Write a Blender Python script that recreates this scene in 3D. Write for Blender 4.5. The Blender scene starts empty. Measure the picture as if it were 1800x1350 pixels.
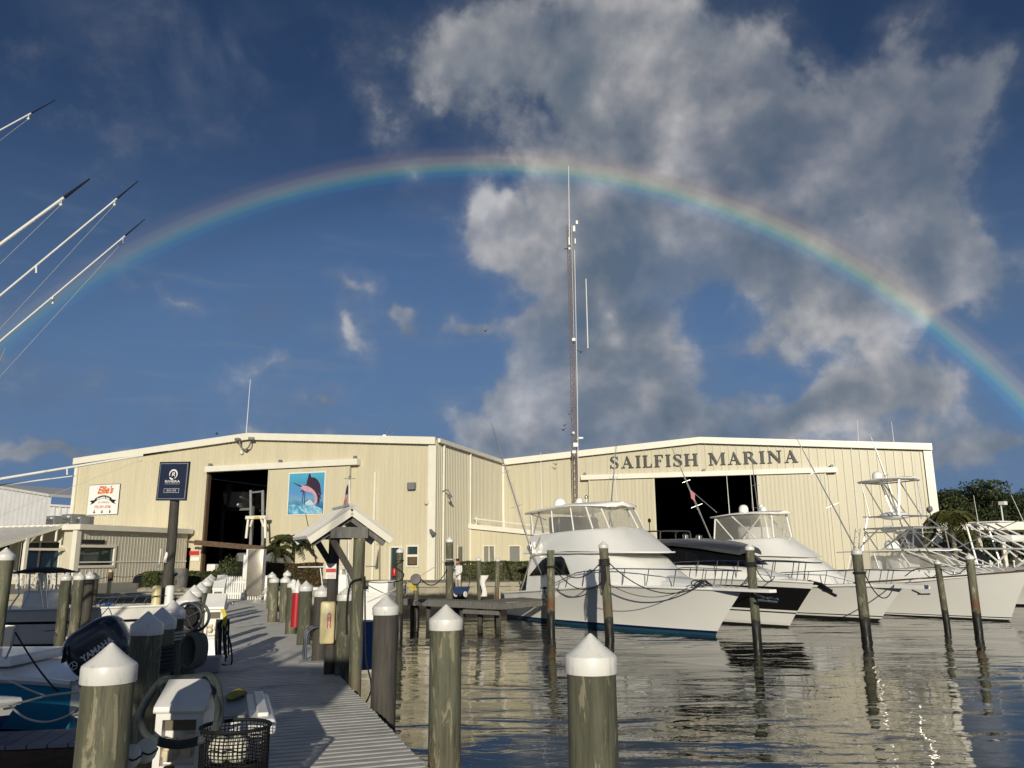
import bpy, bmesh, math, random
from mathutils import Vector, Matrix, noise
C = bpy.context.scene.collection
PI = math.pi
rad = math.radians
random.seed(7)

# ---------------------------------------------------------------- camera
FPX, PITCH, ROLL, HCAM = 1400.0, math.atan(305 / 1400), rad(-0.45), 2.8
cam_d = bpy.data.cameras.new('camera')
cam = bpy.data.objects.new('camera', cam_d)
C.objects.link(cam)
cam_d.sensor_fit = 'HORIZONTAL'
cam_d.sensor_width = 36.0
cam_d.lens = FPX / 1800 * 36.0
cam_d.clip_start = 0.05
cam_d.clip_end = 20000
cam.matrix_world = (Matrix.Translation((0, 0, HCAM)) @ Matrix.Rotation(PI / 2 + PITCH, 4, 'X')
                    @ Matrix.Rotation(ROLL, 4, 'Z'))
bpy.context.scene.camera = cam

def ray(px, py):
    "direction of the sight line through a point of the photograph (for surveying the place)"
    x, y = px - 900, 675 - py
    c, s = math.cos(ROLL), math.sin(ROLL)
    x, y = c * x - s * y, s * x + c * y
    return Vector((x, FPX * math.cos(PITCH) - y * math.sin(PITCH), FPX * math.sin(PITCH) + y * math.cos(PITCH)))
def onz(px, py, z):
    v = ray(px, py)
    return Vector((0, 0, HCAM)) + v * ((z - HCAM) / v.z)
def aty(px, py, Y):
    v = ray(px, py)
    return Vector((0, 0, HCAM)) + v * (Y / v.y)
def onplane(px, py, p, n):
    v = ray(px, py)
    o = Vector((0, 0, HCAM))
    return o + v * ((Vector(p) - o).dot(n) / v.dot(n))
def azel(px, py):
    v = ray(px, py).normalized()
    return math.atan2(v.x, v.y), math.asin(v.z)

# ---------------------------------------------------------------- sun and sky
SUN_EL, SUN_AZ = rad(14.0), rad(178.2)          # the sun stands low behind the photographer
sun_dir = Vector((math.sin(SUN_AZ) * math.cos(SUN_EL), math.cos(SUN_AZ) * math.cos(SUN_EL), math.sin(SUN_EL)))
sl = bpy.data.lights.new('sun', 'SUN')
sl.energy = 3.9
sl.angle = rad(0.5)
sl.color = (1.0, 0.925, 0.76)
sun = bpy.data.objects.new('sun', sl)
C.objects.link(sun)
sun.rotation_euler = sun_dir.to_track_quat('Z', 'Y').to_euler()

sc = bpy.context.scene
sc.view_settings.view_transform = 'Standard'
sc.view_settings.look = 'None'
sc.view_settings.exposure = 0.0
sc.view_settings.gamma = 1.0
sc.cycles.use_denoising = True
sc.cycles.max_bounces = 8
sc.cycles.transparent_max_bounces = 16
sc.cycles.caustics_reflective = True
sc.cycles.blur_glossy = 0.15
sc.cycles.caustics_refractive = False
sc.cycles.sample_clamp_indirect = 4.0

world = bpy.data.worlds.new('World')
sc.world = world
world.use_nodes = True
world.cycles.sampling_method = 'MANUAL'
world.cycles.sample_map_resolution = 512
wt = world.node_tree
wt.nodes.clear()

class NT:
    "terse node building"
    def __init__(s, tree): s.t = tree
    def n(s, kind, **kw):
        nd = s.t.nodes.new(kind)
        for k, v in kw.items(): setattr(nd, k, v)
        return nd
    def put(s, sock, v):
        if v is None: return
        if isinstance(v, bpy.types.NodeSocket): s.t.links.new(v, sock)
        else: sock.default_value = v
    def m(s, op, a=None, b=None, c=None, clamp=False):
        nd = s.n('ShaderNodeMath', operation=op, use_clamp=clamp)
        for i, v in enumerate((a, b, c)): s.put(nd.inputs[i], v)
        return nd.outputs[0]
    def vm(s, op, a=None, b=None, sc_=None):
        nd = s.n('ShaderNodeVectorMath', operation=op)
        s.put(nd.inputs[0], a); s.put(nd.inputs[1], b)
        if sc_ is not None: s.put(nd.inputs['Scale'], sc_)
        return nd.outputs['Value'] if op in ('DOT_PRODUCT', 'LENGTH') else nd.outputs[0]
    def noise(s, vec, scale, detail=4, rough=0.5, dist=0.0, col=False, dim='3D', lac=2.0):
        nd = s.n('ShaderNodeTexNoise', noise_dimensions=dim)
        s.put(nd.inputs['Vector'], vec); s.put(nd.inputs['Scale'], scale)
        s.put(nd.inputs['Detail'], detail); s.put(nd.inputs['Roughness'], rough)
        s.put(nd.inputs['Distortion'], dist); s.put(nd.inputs['Lacunarity'], lac)
        return nd.outputs['Color' if col else 'Fac']
    def smooth(s, v, a, b, lo=0.0, hi=1.0):
        nd = s.n('ShaderNodeMapRange', interpolation_type='SMOOTHSTEP')
        s.put(nd.inputs[0], v); s.put(nd.inputs[1], a); s.put(nd.inputs[2], b)
        s.put(nd.inputs[3], lo); s.put(nd.inputs[4], hi)
        return nd.outputs[0]
    def lin(s, v, a, b, lo=0.0, hi=1.0):
        nd = s.n('ShaderNodeMapRange')
        s.put(nd.inputs[0], v); s.put(nd.inputs[1], a); s.put(nd.inputs[2], b)
        s.put(nd.inputs[3], lo); s.put(nd.inputs[4], hi)
        return nd.outputs[0]
    def mix(s, f, a, b, blend='MIX'):
        nd = s.n('ShaderNodeMix', data_type='RGBA', blend_type=blend)
        s.put(nd.inputs[0], f); s.put(nd.inputs[6], a); s.put(nd.inputs[7], b)
        return nd.outputs[2]
    def ramp(s, f, pts, interp='LINEAR'):
        nd = s.n('ShaderNodeValToRGB')
        cr = nd.color_ramp
        cr.interpolation = interp
        while len(cr.elements) < len(pts): cr.elements.new(0.5)
        for e, (p, c) in zip(cr.elements, pts):
            e.position = p; e.color = (*c, 1) if len(c) == 3 else c
        s.put(nd.inputs[0], f)
        return nd.outputs[0]
    def comb(s, x=0.0, y=0.0, z=0.0):
        nd = s.n('ShaderNodeCombineXYZ')
        for i, v in enumerate((x, y, z)): s.put(nd.inputs[i], v)
        return nd.outputs[0]

def build_sky():
    w = NT(wt)
    tc = w.n('ShaderNodeTexCoord')
    dirv = w.vm('NORMALIZE', tc.outputs['Generated'])
    sep = w.n('ShaderNodeSeparateXYZ'); w.put(sep.inputs[0], dirv)
    az = w.m('ARCTAN2', sep.outputs[0], sep.outputs[1])
    el = w.m('ARCSINE', sep.outputs[2])
    sky = w.n('ShaderNodeTexSky', sky_type='NISHITA')
    sky.sun_disc = False
    sky.sun_elevation = SUN_EL
    sky.sun_rotation = SUN_AZ
    sky.altitude = 0
    sky.air_density = 1.0
    sky.dust_density = 0.6
    sky.ozone_density = 2.0
    base = w.vm('SCALE', sky.outputs[0], sc_=1.0)
    # angle to the point opposite the sun: rain in the air makes the bow and the brighter sky inside it
    anti = -sun_dir
    ang = w.m('MULTIPLY', w.m('ARCCOSINE', w.vm('DOT_PRODUCT', dirv, tuple(anti))), 180 / PI)
    inside = w.smooth(ang, 42.6, 37.0)
    azs = w.smooth(az, -0.75, 0.35)
    # clouds: soft masses placed by azimuth and elevation, frayed by noise
    p2 = w.comb(az, el, 0.0)
    warp = w.vm('SCALE', w.vm('SUBTRACT', w.noise(dirv, 5.0, 4, 0.55, col=True), (0.5, 0.5, 0.5)), sc_=0.16)
    warp2 = w.vm('SCALE', w.vm('SUBTRACT', w.noise(dirv, 18.0, 3, 0.6, col=True), (0.5, 0.5, 0.5)), sc_=0.04)
    pw = w.vm('ADD', w.vm('ADD', p2, warp), warp2)
    def blobs(lst, start, coord):
        acc = start
        for (px, py, rx, ry, rot, s_) in lst:
            a, e = azel(px, py)
            mp = w.n('ShaderNodeMapping', vector_type='TEXTURE')
            w.put(mp.inputs[0], coord)
            mp.inputs['Location'].default_value = (a, e, 0)
            mp.inputs['Rotation'].default_value = (0, 0, -rad(rot))
            k = 1.0 / FPX
            mp.inputs['Scale'].default_value = (rx * k / max(0.6, math.cos(e)), ry * k, 1)
            g = w.n('ShaderNodeTexGradient', gradient_type='QUADRATIC_SPHERE')
            w.put(g.inputs[0], mp.outputs[0])
            acc = w.m('MULTIPLY_ADD', g.outputs[1], s_, acc)
        return acc
    dens = w.m('MULTIPLY_ADD', blobs(CLOUDS, 0.0, pw), 0.78, -0.17)
    # cloud banks elsewhere in the sky (behind and overhead)
    far = w.smooth(w.noise(dirv, 2.2, 3), 0.45, 0.7, 0.0, 0.9)
    away = w.smooth(w.m('ABSOLUTE', az), 0.85, 1.3)
    dens = w.m('MULTIPLY_ADD', far, away, dens)
    shift = w.vm('ADD', dirv, (-0.028, 0.0, 0.022))
    nlow = w.noise(dirv, 3.4, 2, 0.5)
    n1 = w.noise(dirv, 5.2, 11, 0.63, 0.10)
    n1s = w.noise(shift, 5.2, 4, 0.52, 0.08)
    n1t = w.noise(dirv, 5.2, 4, 0.52, 0.08)
    tot = w.m('MULTIPLY_ADD', w.m('SUBTRACT', n1, 0.5), 1.7, dens)
    tot = w.m('MULTIPLY_ADD', w.m('SUBTRACT', nlow, 0.5), 0.6, tot)
    alpha = w.m('MAXIMUM', w.smooth(tot, 0.03, 0.50), w.m('MULTIPLY', w.smooth(tot, -0.15, 0.5), 0.45))
    alpha = w.m('MULTIPLY', alpha, w.lin(w.noise(dirv, 3.1, 5, 0.6), 0.36, 0.56, 0.58, 1.0))
    lit = w.m('SUBTRACT', n1t, n1s)
    nb = w.noise(dirv, 3.3, 4, 0.5)
    bright = blobs(LIGHTS, 0.47, pw)
    bright = w.m('MULTIPLY_ADD', lit, 3.2, bright)
    bright = w.m('MULTIPLY_ADD', w.m('SUBTRACT', n1, n1t), 2.0, bright)
    bright = w.m('MULTIPLY_ADD', w.m('SUBTRACT', nb, 0.5), 0.5, bright)
    edge = w.m('MULTIPLY', w.smooth(tot, 0.1, 0.3), w.smooth(tot, 0.75, 0.3))
    bright = w.m('MULTIPLY_ADD', edge, 0.10, bright)
    ccol = w.ramp(bright, [(0.0, (0.105, 0.145, 0.20)), (0.35, (0.175, 0.205, 0.25)), (0.6, (0.27, 0.285, 0.315)),
                           (0.85, (0.41, 0.41, 0.425)), (1.0, (0.52, 0.52, 0.53))])
    # thin high veil and streaks near the horizon
    strk = w.n('ShaderNodeMapping'); w.put(strk.inputs[0], w.comb(az, el, 0.0)); strk.inputs['Scale'].default_value = (3.0, 16.0, 1)
    veil = w.m('MULTIPLY', w.smooth(w.noise(strk.outputs[0], 2.2, 6, 0.55, 0.4), 0.5, 0.8), w.smooth(el, 0.55, 0.12))
    veil2 = w.m('MULTIPLY', blobs(VEILS, 0.0, pw), w.smooth(w.noise(dirv, 7.0, 6, 0.5, 1.0), 0.35, 0.75))
    skyb = w.mix(1.0, base, SKY_GAIN, 'MULTIPLY')
    skyb = w.vm('SCALE', skyb, sc_=w.lin(inside, 0, 1, 0.80, 1.12))
    skyb = w.mix(w.smooth(el, 0.56, 0.02, 0.0, 0.97), skyb, LOWSKY)
    skyb = w.mix(w.m('MULTIPLY', veil, 0.50), skyb, (2.6 * V, 3.35 * V, 4.6 * V, 1))
    skyb = w.mix(w.m('MULTIPLY', veil2, 0.9, clamp=True), skyb, (1.6 * V, 2.1 * V, 3.2 * V, 1))
    ccol2 = w.vm('SCALE', ccol, sc_=w.m('MULTIPLY', w.lin(inside, 0, 1, 0.95, 1.04), 1 / STR))
    allc = w.mix(w.m('MULTIPLY', alpha, 0.97), skyb, ccol2)
    bow = w.ramp(w.lin(ang, 40.05, 43.35), [
        (0.0, (0.0, 0.0, 0.0)), (0.20, (0.0, 0.012, 0.035)), (0.33, (0.005, 0.06, 0.085)), (0.43, (0.05, 0.12, 0.06)),
        (0.52, (0.12, 0.12, 0.05)), (0.62, (0.11, 0.08, 0.03)), (0.74, (0.045, 0.022, 0.006)), (0.92, (0.0, 0.0, 0.0))], 'EASE')
    bow = w.vm('SCALE', bow, sc_=w.m('MULTIPLY', w.lin(azs, 0, 1, 0.40, 1.05), BOW / STR))
    fin = w.vm('ADD', allc, bow)
    bg = w.n('ShaderNodeBackground')
    w.put(bg.inputs[0], fin); bg.inputs[1].default_value = STR
    out = w.n('ShaderNodeOutputWorld')
    wt.links.new(bg.outputs[0], out.inputs[0])

STR = 0.07
V = 1.0
LOWSKY = (0.105 / 0.07, 0.185 / 0.07, 0.335 / 0.07, 1)
BOW = 1.0
SKY_GAIN = (0.42, 0.53, 0.74, 1)
CLOUDS = [  # x, y, rx, ry, rotation, strength
    (830, 60, 290, 330, 0, 0.85), (1080, 70, 330, 330, 0, 1.3), (1270, 210, 380, 300, 20, 1.5), (1420, 330, 330, 220, 25, 1.2),
    (1130, 440, 360, 260, 0, 1.15), (1060, 590, 330, 230, 0, 1.0), (1330, 430, 330, 180, 20, 1.1), (1530, 570, 300, 190, 10, 1.25),
    (1660, 490, 300, 180, 0, 1.25), (1570, 100, 150, 230, 0, 0.70), (1700, 170, 230, 130, -25, 0.72), (1640, 310, 200, 170, 0, 0.75),
    (1720, 90, 170, 60, -40, 0.4), (1220, 720, 330, 170, 0, 1.25), (1420, 725, 300, 110, 0, 1.15), (1580, 705, 220, 50, -8, 0.8), (1060, 680, 260, 190, 0, 1.1),
    (850, 400, 95, 160, 10, 1.0), (930, 440, 140, 150, 0, 1.0), (710, 330, 80, 110, -30, 0.62), (650, 250, 80, 160, 10, 0.6),
    (920, 705, 120, 130, 10, 1.15), (860, 775, 180, 80, 0, 1.1), (1710, 790, 260, 80, 0, 0.8), (60, 785, 220, 40, 0, 0.9),
    (250, 787, 180, 40, 0, 0.85), (540, 752, 190, 40, 0, 0.85), (577, 702, 90, 50, 0, 0.8), (620, 597, 130, 50, 48, 0.95),
    (600, 510, 170, 70, 35, 0.80), (285, 505, 190, 50, 10, 0.70), (825, 585, 90, 70, 0, 0.9), (910, 600, 120, 60, 0, 0.8), (730, 585, 70, 50, 0, 0.7), (480, 640, 300, 50, 0, 0.42), (100, 655, 260, 60, 0, 0.5), (1078, 572, 60, 46, -30, 0.7),
    (725, 582, 45, 30, 0, 0.45), (990, 700, 220, 160, 0, 0.8), (1340, 590, 80, 70, 40, 0.35),
    (1470, 95, 120, 150, 0, -0.65), (990, 215, 230, 80, 15, -0.5), (1275, 555, 120, 60, 0, -0.6), (1500, 405, 120, 45, 10, -0.30),
    (1785, 330, 110, 170, 0, -0.7), (1700, 640, 160, 100, 25, -0.7), (1380, 640, 300, 50, 5, -0.5), (920, 340, 80, 60, 0, -0.55)]
LIGHTS = [
    (1250, 230, 320, 240, 15, 0.30), (1430, 320, 180, 120, 0, 0.28), (1530, 590, 200, 90, 0, 0.34), (1540, 470, 160, 70, 25, 0.25),
    (800, 60, 280, 200, 0, -0.16), (1240, 440, 90, 80, 0, 0.25), (1080, 572, 60, 50, 0, 0.35), (850, 400, 120, 150, 0, 0.28),
    (930, 470, 120, 90, 0, 0.24), (1180, 250, 120, 120, 0, 0.1), (1200, 700, 110, 60, 0, 0.10), (910, 700, 110, 110, 0, 0.2),
    (1100, 480, 260, 180, 0, -0.30), (1060, 640, 330, 170, 0, -0.26), (1400, 720, 330, 120, 0, -0.5), (1330, 600, 330, 60, 0, -0.1),
    (1580, 450, 130, 60, 0, -0.15), (1000, 200, 240, 100, 0, -0.3), (1460, 100, 160, 160, 0, -0.2), (1700, 790, 300, 90, 0, -0.1),
    (700, 120, 160, 260, 0, -0.10), (620, 597, 100, 40, 45, 0.2)]
VEILS = [(230, 60, 420, 150, 5, 0.95), (430, 110, 330, 110, 15, 0.6), (600, 40, 200, 90, -10, 0.5), (520, 580, 420, 110, 0, 0.75),
         (80, 690, 360, 100, 0, 0.85), (420, 720, 300, 60, 0, 0.6), (1000, 260, 300, 160, 0, 0.6), (760, 440, 200, 300, 0, 0.35), (1480, 110, 200, 200, 0, 0.5)]
build_sky()
# ---------------------------------------------------------------- helpers
MW = {}          # world matrix of every Empty / part made here

def tag(o, label=None, cat=None, group=None, kind=None):
    if label: o['label'] = label
    if cat: o['category'] = cat
    if group: o['group'] = group
    if kind: o['kind'] = kind
    return o

def thing(name, label, cat, loc=(0, 0, 0), rotz=0.0, group=None):
    o = bpy.data.objects.new(name, None)
    o.empty_display_size = 0.2
    C.objects.link(o)
    o.location = loc
    o.rotation_euler = (0, 0, rotz)
    MW[o.name] = Matrix.Translation(Vector(loc)) @ Matrix.Rotation(rotz, 4, 'Z')
    return tag(o, label, cat, group)

class MB:
    "collects faces, builds one mesh object"
    def __init__(s): s.v = []; s.f = []; s.mi = []; s.cur = 0
    def add(s, verts, faces):
        b = len(s.v)
        s.v += [Vector(p) for p in verts]
        s.f += [[b + i for i in f] for f in faces]
        s.mi += [s.cur] * len(faces)
        return s
    def box(s, c, size, rz=0.0, M=None):
        x, y, z = size[0] / 2, size[1] / 2, size[2] / 2
        vs = [Vector((i * x, j * y, k * z)) for k in (-1, 1) for j in (-1, 1) for i in (-1, 1)]
        m = M if M is not None else Matrix.Rotation(rz, 4, 'Z')
        vs = [m @ p + Vector(c) for p in vs]
        return s.add(vs, [(0, 2, 3, 1), (4, 5, 7, 6), (0, 1, 5, 4), (2, 6, 7, 3), (0, 4, 6, 2), (1, 3, 7, 5)])
    def bbox(s, c, size, r=0.02, rz=0.0, M=None, top=True):
        "box with rounded (chamfered) edges"
        x, y, z = size[0] / 2, size[1] / 2, size[2] / 2
        r = min(r, x * .9, y * .9, z * .9)
        m = M if M is not None else Matrix.Rotation(rz, 4, 'Z')
        rings = []
        for zz, k in ((-z, r), (-z + r * .35, r * .35), (-z + r, 0), (z - r, 0), (z - r * .35, r * .35), (z, r)):
            ring = []
            for (sx, sy) in ((1, 1), (-1, 1), (-1, -1), (1, -1)):
                a0 = {(1, 1): 0, (-1, 1): 90, (-1, -1): 180, (1, -1): 270}[(sx, sy)]
                rr = r
                for a in (0, 30, 60, 90):
                    t = rad(a0 + a)
                    ring.append(Vector((sx * (x - r) + (rr - k * .7) * math.cos(t), sy * (y - r) + (rr - k * .7) * math.sin(t), zz)))
            rings.append([m @ p + Vector(c) for p in ring])
        return s.loft(rings, closed=True, caps=True)
    def beam(s, a, b, w, h, up=(0, 0, 1)):
        a, b = Vector(a), Vector(b)
        d = (b - a).normalized()
        upv = Vector(up)
        if abs(d.dot(upv)) > .99: upv = Vector((0, 1, 0))
        x = d.cross(upv).normalized(); y = x.cross(d).normalized()
        vs = [p + x * i * w / 2 + y * j * h / 2 for p in (a, b) for (i, j) in ((-1, -1), (1, -1), (1, 1), (-1, 1))]
        return s.add(vs, [(3, 2, 1, 0), (4, 5, 6, 7), (0, 1, 5, 4), (1, 2, 6, 5), (2, 3, 7, 6), (3, 0, 4, 7)])
    def tube(s, pts, r, n=8, closed=False, caps=True):
        pts = [Vector(p) for p in pts]
        N = len(pts)
        rs = r if isinstance(r, (list, tuple)) else [r] * N
        def tangent(i):
            if closed: return (pts[(i + 1) % N] - pts[i - 1]).normalized()
            return (pts[min(i + 1, N - 1)] - pts[max(i - 1, 0)]).normalized()
        t = tangent(0)
        ref = Vector((0, 0, 1)) if abs(t.z) < .9 else Vector((1, 0, 0))
        x = t.cross(ref).normalized()
        rings = []
        for i in range(N):
            t = tangent(i)
            x = (x - t * x.dot(t))
            x = x.normalized() if x.length > 1e-6 else t.orthogonal().normalized()
            y = t.cross(x)
            rings.append([pts[i] + (x * math.cos(2 * PI * k / n) + y * math.sin(2 * PI * k / n)) * rs[i] for k in range(n)])
        if closed: rings.append(rings[0])
        return s.loft(rings, closed=True, caps=caps and not closed)
    def loft(s, rings, closed=True, caps=False, cap0=None, cap1=None):
        n = len(rings[0])
        vs = [p for r in rings for p in r]
        fs = []
        for i in range(len(rings) - 1):
            for k in range(n if closed else n - 1):
                a, b = i * n + k, i * n + (k + 1) % n
                fs.append((a, b, b + n, a + n))
        if (caps if cap0 is None else cap0): fs.append(tuple(reversed(range(n))))
        if (caps if cap1 is None else cap1): fs.append(tuple(range((len(rings) - 1) * n, len(rings) * n)))
        return s.add(vs, fs)
    def lathe(s, prof, c=(0, 0, 0), n=24, M=None, caps=True):
        m = M if M is not None else Matrix.Identity(4)
        rings = [[m @ Vector((r * math.cos(2 * PI * k / n), r * math.sin(2 * PI * k / n), z)) + Vector(c) for k in range(n)] for r, z in prof]
        return s.loft(rings, True, caps)
    def sphere(s, c, r, n=12, m=8, sc_=(1, 1, 1)):
        rings = []
        for i in range(m + 1):
            a = -PI / 2 + PI * i / m
            q = max(math.cos(a), 0.02)
            rings.append([Vector(c) + Vector((r * q * math.cos(2 * PI * k / n) * sc_[0], r * q * math.sin(2 * PI * k / n) * sc_[1], r * math.sin(a) * sc_[2])) for k in range(n)])
        return s.loft(rings, True, True)
    def prism(s, pts, ext):
        "polygon (list of 3D points) extruded by vector ext"
        pts = [Vector(p) for p in pts]; e = Vector(ext); n = len(pts)
        vs = pts + [p + e for p in pts]
        fs = [tuple(reversed(range(n))), tuple(range(n, 2 * n))] + [(i, (i + 1) % n, n + (i + 1) % n, n + i) for i in range(n)]
        return s.add(vs, fs)
    def quad(s, a, b, c, d): return s.add([a, b, c, d], [(0, 1, 2, 3)])
    def build(s, name, mats, parent=None, world=True, smooth=35, label=None, cat=None, group=None, kind=None, recalc=True):
        me = bpy.data.meshes.new(name)
        M = MW[parent.name].inverted() if (parent is not None and world) else Matrix.Identity(4)
        me.from_pydata([tuple(M @ p) for p in s.v], [], s.f)
        for m in (mats if isinstance(mats, (list, tuple)) else [mats]): me.materials.append(m)
        if any(s.mi): me.polygons.foreach_set('material_index', s.mi)
        if recalc:
            bm = bmesh.new(); bm.from_mesh(me)
            bmesh.ops.remove_doubles(bm, verts=bm.verts, dist=1e-5)
            bmesh.ops.recalc_face_normals(bm, faces=bm.faces)
            bm.to_mesh(me); bm.free()
        if smooth:
            me.polygons.foreach_set('use_smooth', [True] * len(me.polygons))
            me.set_sharp_from_angle(angle=rad(smooth))
        me.update()
        o = bpy.data.objects.new(name, me)
        C.objects.link(o)
        if parent is not None:
            o.parent = parent
            MW[o.name] = MW[parent.name]
        else: MW[o.name] = Matrix.Identity(4)
        return tag(o, label, cat, group, kind)

def sag(a, b, drop, n=14):
    a, b = Vector(a), Vector(b)
    return [a.lerp(b, i / n) - Vector((0, 0, drop * 4 * (i / n) * (1 - i / n))) for i in range(n + 1)]
def smoothpath(pts, k=6):
    "Catmull-Rom"
    P = [Vector(p) for p in pts]
    P = [P[0] * 2 - P[1]] + P + [P[-1] * 2 - P[-2]]
    out = []
    for i in range(1, len(P) - 2):
        for j in range(k):
            t = j / k
            a, b, c, d = P[i - 1], P[i], P[i + 1], P[i + 2]
            out.append(.5 * ((2 * b) + (c - a) * t + (2 * a - 5 * b + 4 * c - d) * t * t + (3 * b - a - 3 * c + d) * t ** 3))
    out.append(P[-2])
    return out

# ---------------------------------------------------------------- materials
def newmat(name):
    m = bpy.data.materials.new(name); m.use_nodes = True
    m.node_tree.nodes.clear()
    w = NT(m.node_tree)
    out = w.n('ShaderNodeOutputMaterial')
    b = w.n('ShaderNodeBsdfPrincipled')
    m.node_tree.links.new(b.outputs[0], out.inputs[0])
    return m, w, b, out

def pmat(name, col, rough=0.5, metal=0.0, col2=None, nscale=6.0, namt=0.5, stretch=(1, 1, 1), bump=0.0, bscale=40.0, bdist=0.01,
         spec=0.5, coat=0.0, rvar=0.0, dirt=None, dscale=1.5, dlo=0.55, dhi=0.8):
    m, w, b, out = newmat(name)
    tc = w.n('ShaderNodeTexCoord')
    oi = w.n('ShaderNodeObjectInfo')
    v = w.vm('ADD', tc.outputs['Object'], w.vm('SCALE', (31.7, 17.3, 0.0), sc_=oi.outputs['Random']))
    mp = w.n('ShaderNodeMapping'); w.put(mp.inputs[0], v); mp.inputs['Scale'].default_value = stretch
    c = (*col, 1)
    if col2:
        f = w.noise(mp.outputs[0], nscale, 5, 0.6)
        cc = w.mix(w.smooth(f, 0.5 - namt / 2, 0.5 + namt / 2), c, (*col2, 1))
    else:
        cc = None
    if dirt:
        f2 = w.noise(v, dscale, 6, 0.65)
        cc = w.mix(w.smooth(f2, dlo, dhi), cc if cc is not None else c, (*dirt, 1))
    w.put(b.inputs['Base Color'], cc if cc is not None else c)
    b.inputs['Metallic'].default_value = metal
    b.inputs['Roughness'].default_value = rough
    b.inputs['Specular IOR Level'].default_value = spec
    b.inputs['Coat Weight'].default_value = coat
    b.inputs['Coat Roughness'].default_value = 0.08
    if rvar:
        w.put(b.inputs['Roughness'], w.lin(w.noise(v, 9.0, 4), 0.3, 0.7, max(0.02, rough - rvar), rough + rvar))
    if bump:
        bn = w.n('ShaderNodeBump'); bn.inputs['Strength'].default_value = bump; bn.inputs['Distance'].default_value = bdist
        w.put(bn.inputs['Height'], w.noise(mp.outputs[0], bscale, 4, 0.6))
        w.put(b.inputs['Normal'], bn.outputs[0])
    return m

M = {}
M['cream'] = pmat('cream_metal', (0.62, 0.565, 0.41), 0.42, col2=(0.545, 0.49, 0.345), nscale=1.1, namt=0.7, stretch=(2.2, 2.2, .14), dirt=(0.50, 0.43, 0.29), dscale=.7, dlo=.62, dhi=1.0)
M['cream2'] = pmat('cream_metal_darker', (0.545, 0.50, 0.365), 0.42, col2=(0.475, 0.43, 0.305), nscale=1.1, namt=0.7, stretch=(2.2, 2.2, .14), dirt=(0.44, 0.385, 0.27), dscale=.7, dlo=.62, dhi=1.0)  # darker tone of the cream, with the same weather streaks
M['cream_side'] = pmat('cream_side_metal', (0.60, 0.56, 0.42), 0.45, col2=(0.54, 0.50, 0.38), nscale=0.8, namt=0.8, stretch=(1, 1, .25))
M['trim'] = pmat('white_trim', (0.80, 0.77, 0.66), 0.4, col2=(0.72, 0.68, 0.57), nscale=1.2, namt=0.8)
M['white'] = pmat('white_paint', (0.80, 0.79, 0.75), 0.4, col2=(0.74, 0.72, 0.67), nscale=2.0, namt=0.7)
M['plastic'] = pmat('white_plastic', (0.78, 0.77, 0.74), 0.38, col2=(0.70, 0.69, 0.65), nscale=5.0, namt=0.6, dirt=(0.42, 0.39, 0.32), dscale=7, dlo=.62, dhi=.9)
M['roof'] = pmat('roof_metal', (0.62, 0.60, 0.56), 0.4, 0.0, col2=(0.52, 0.50, 0.47), nscale=1.5, namt=.7)
M['dark'] = pmat('interior_shade', (0.016, 0.016, 0.018), 0.8)  # near black put into the colour for the shade inside the sheds
M['shadefloor'] = pmat('floor_shade', (0.025, 0.024, 0.022), 0.9)  # floor coloured near black for the same indoor shade
M['black'] = pmat('black_rubber', (0.008, 0.008, 0.009), 0.65, col2=(0.014, 0.014, 0.015), nscale=12, spec=.2)
M['steel'] = pmat('stainless', (0.66, 0.66, 0.64), 0.22, 1.0)
M['alu'] = pmat('aluminium', (0.74, 0.73, 0.70), 0.33, 0.85, col2=(0.62, 0.61, 0.58), nscale=4)
M['greypaint'] = pmat('grey_paint', (0.20, 0.20, 0.20), 0.5, col2=(0.15, 0.15, 0.15), nscale=3)
M['letter'] = pmat('dark_letter', (0.020, 0.021, 0.018), 0.5)
M['gel'] = pmat('white_gelcoat', (0.86, 0.84, 0.79), 0.18, col2=(0.82, 0.80, 0.75), nscale=1.0, namt=.8, coat=0.3)
M['gelw'] = pmat('bright_gelcoat', (0.88, 0.87, 0.83), 0.22, col2=(0.85, 0.84, 0.80), nscale=1.0, namt=.8, coat=0.2)
M['nonskid'] = pmat('nonskid_deck', (0.56, 0.55, 0.52), 0.7)
M['gelblack'] = pmat('black_gelcoat', (0.010, 0.010, 0.011), 0.10, coat=.5)
M['bottom'] = pmat('blue_bottom_paint', (0.012, 0.06, 0.10), 0.5)
M['boot'] = pmat('dark_blue_boot', (0.006, 0.010, 0.05), 0.3)
M['bblack'] = pmat('black_bottom_paint', (0.012, 0.012, 0.012), 0.6)
M['charcoal'] = pmat('charcoal_roof', (0.045, 0.045, 0.050), 0.3, coat=.2)
M['canvas'] = pmat('grey_canvas', (0.42, 0.41, 0.38), 0.8)
M['rope'] = pmat('black_rope', (0.018, 0.018, 0.020), 0.85, bump=.6, bscale=90)
M['ropew'] = pmat('pale_rope', (0.55, 0.52, 0.44), 0.85, bump=.6, bscale=90)
M['ropeb'] = pmat('blue_rope', (0.012, 0.04, 0.16), 0.8, col2=(0.03, 0.09, 0.30), nscale=120, bump=.6, bscale=140)
M['ropeg'] = pmat('green_grey_rope', (0.022, 0.030, 0.032), 0.8, col2=(0.045, 0.055, 0.056), nscale=60, bump=.7, bscale=120)
M['mop'] = pmat('mop_strands', (0.36, 0.29, 0.18), 0.9, col2=(0.27, 0.21, 0.13), nscale=30)
M['yellow'] = pmat('yellow_cord', (0.62, 0.50, 0.05), 0.6)
M['yellowglove'] = pmat('yellow_glove', (0.42, 0.36, 0.08), 0.9, col2=(0.22, 0.19, 0.07), nscale=30)
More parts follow.
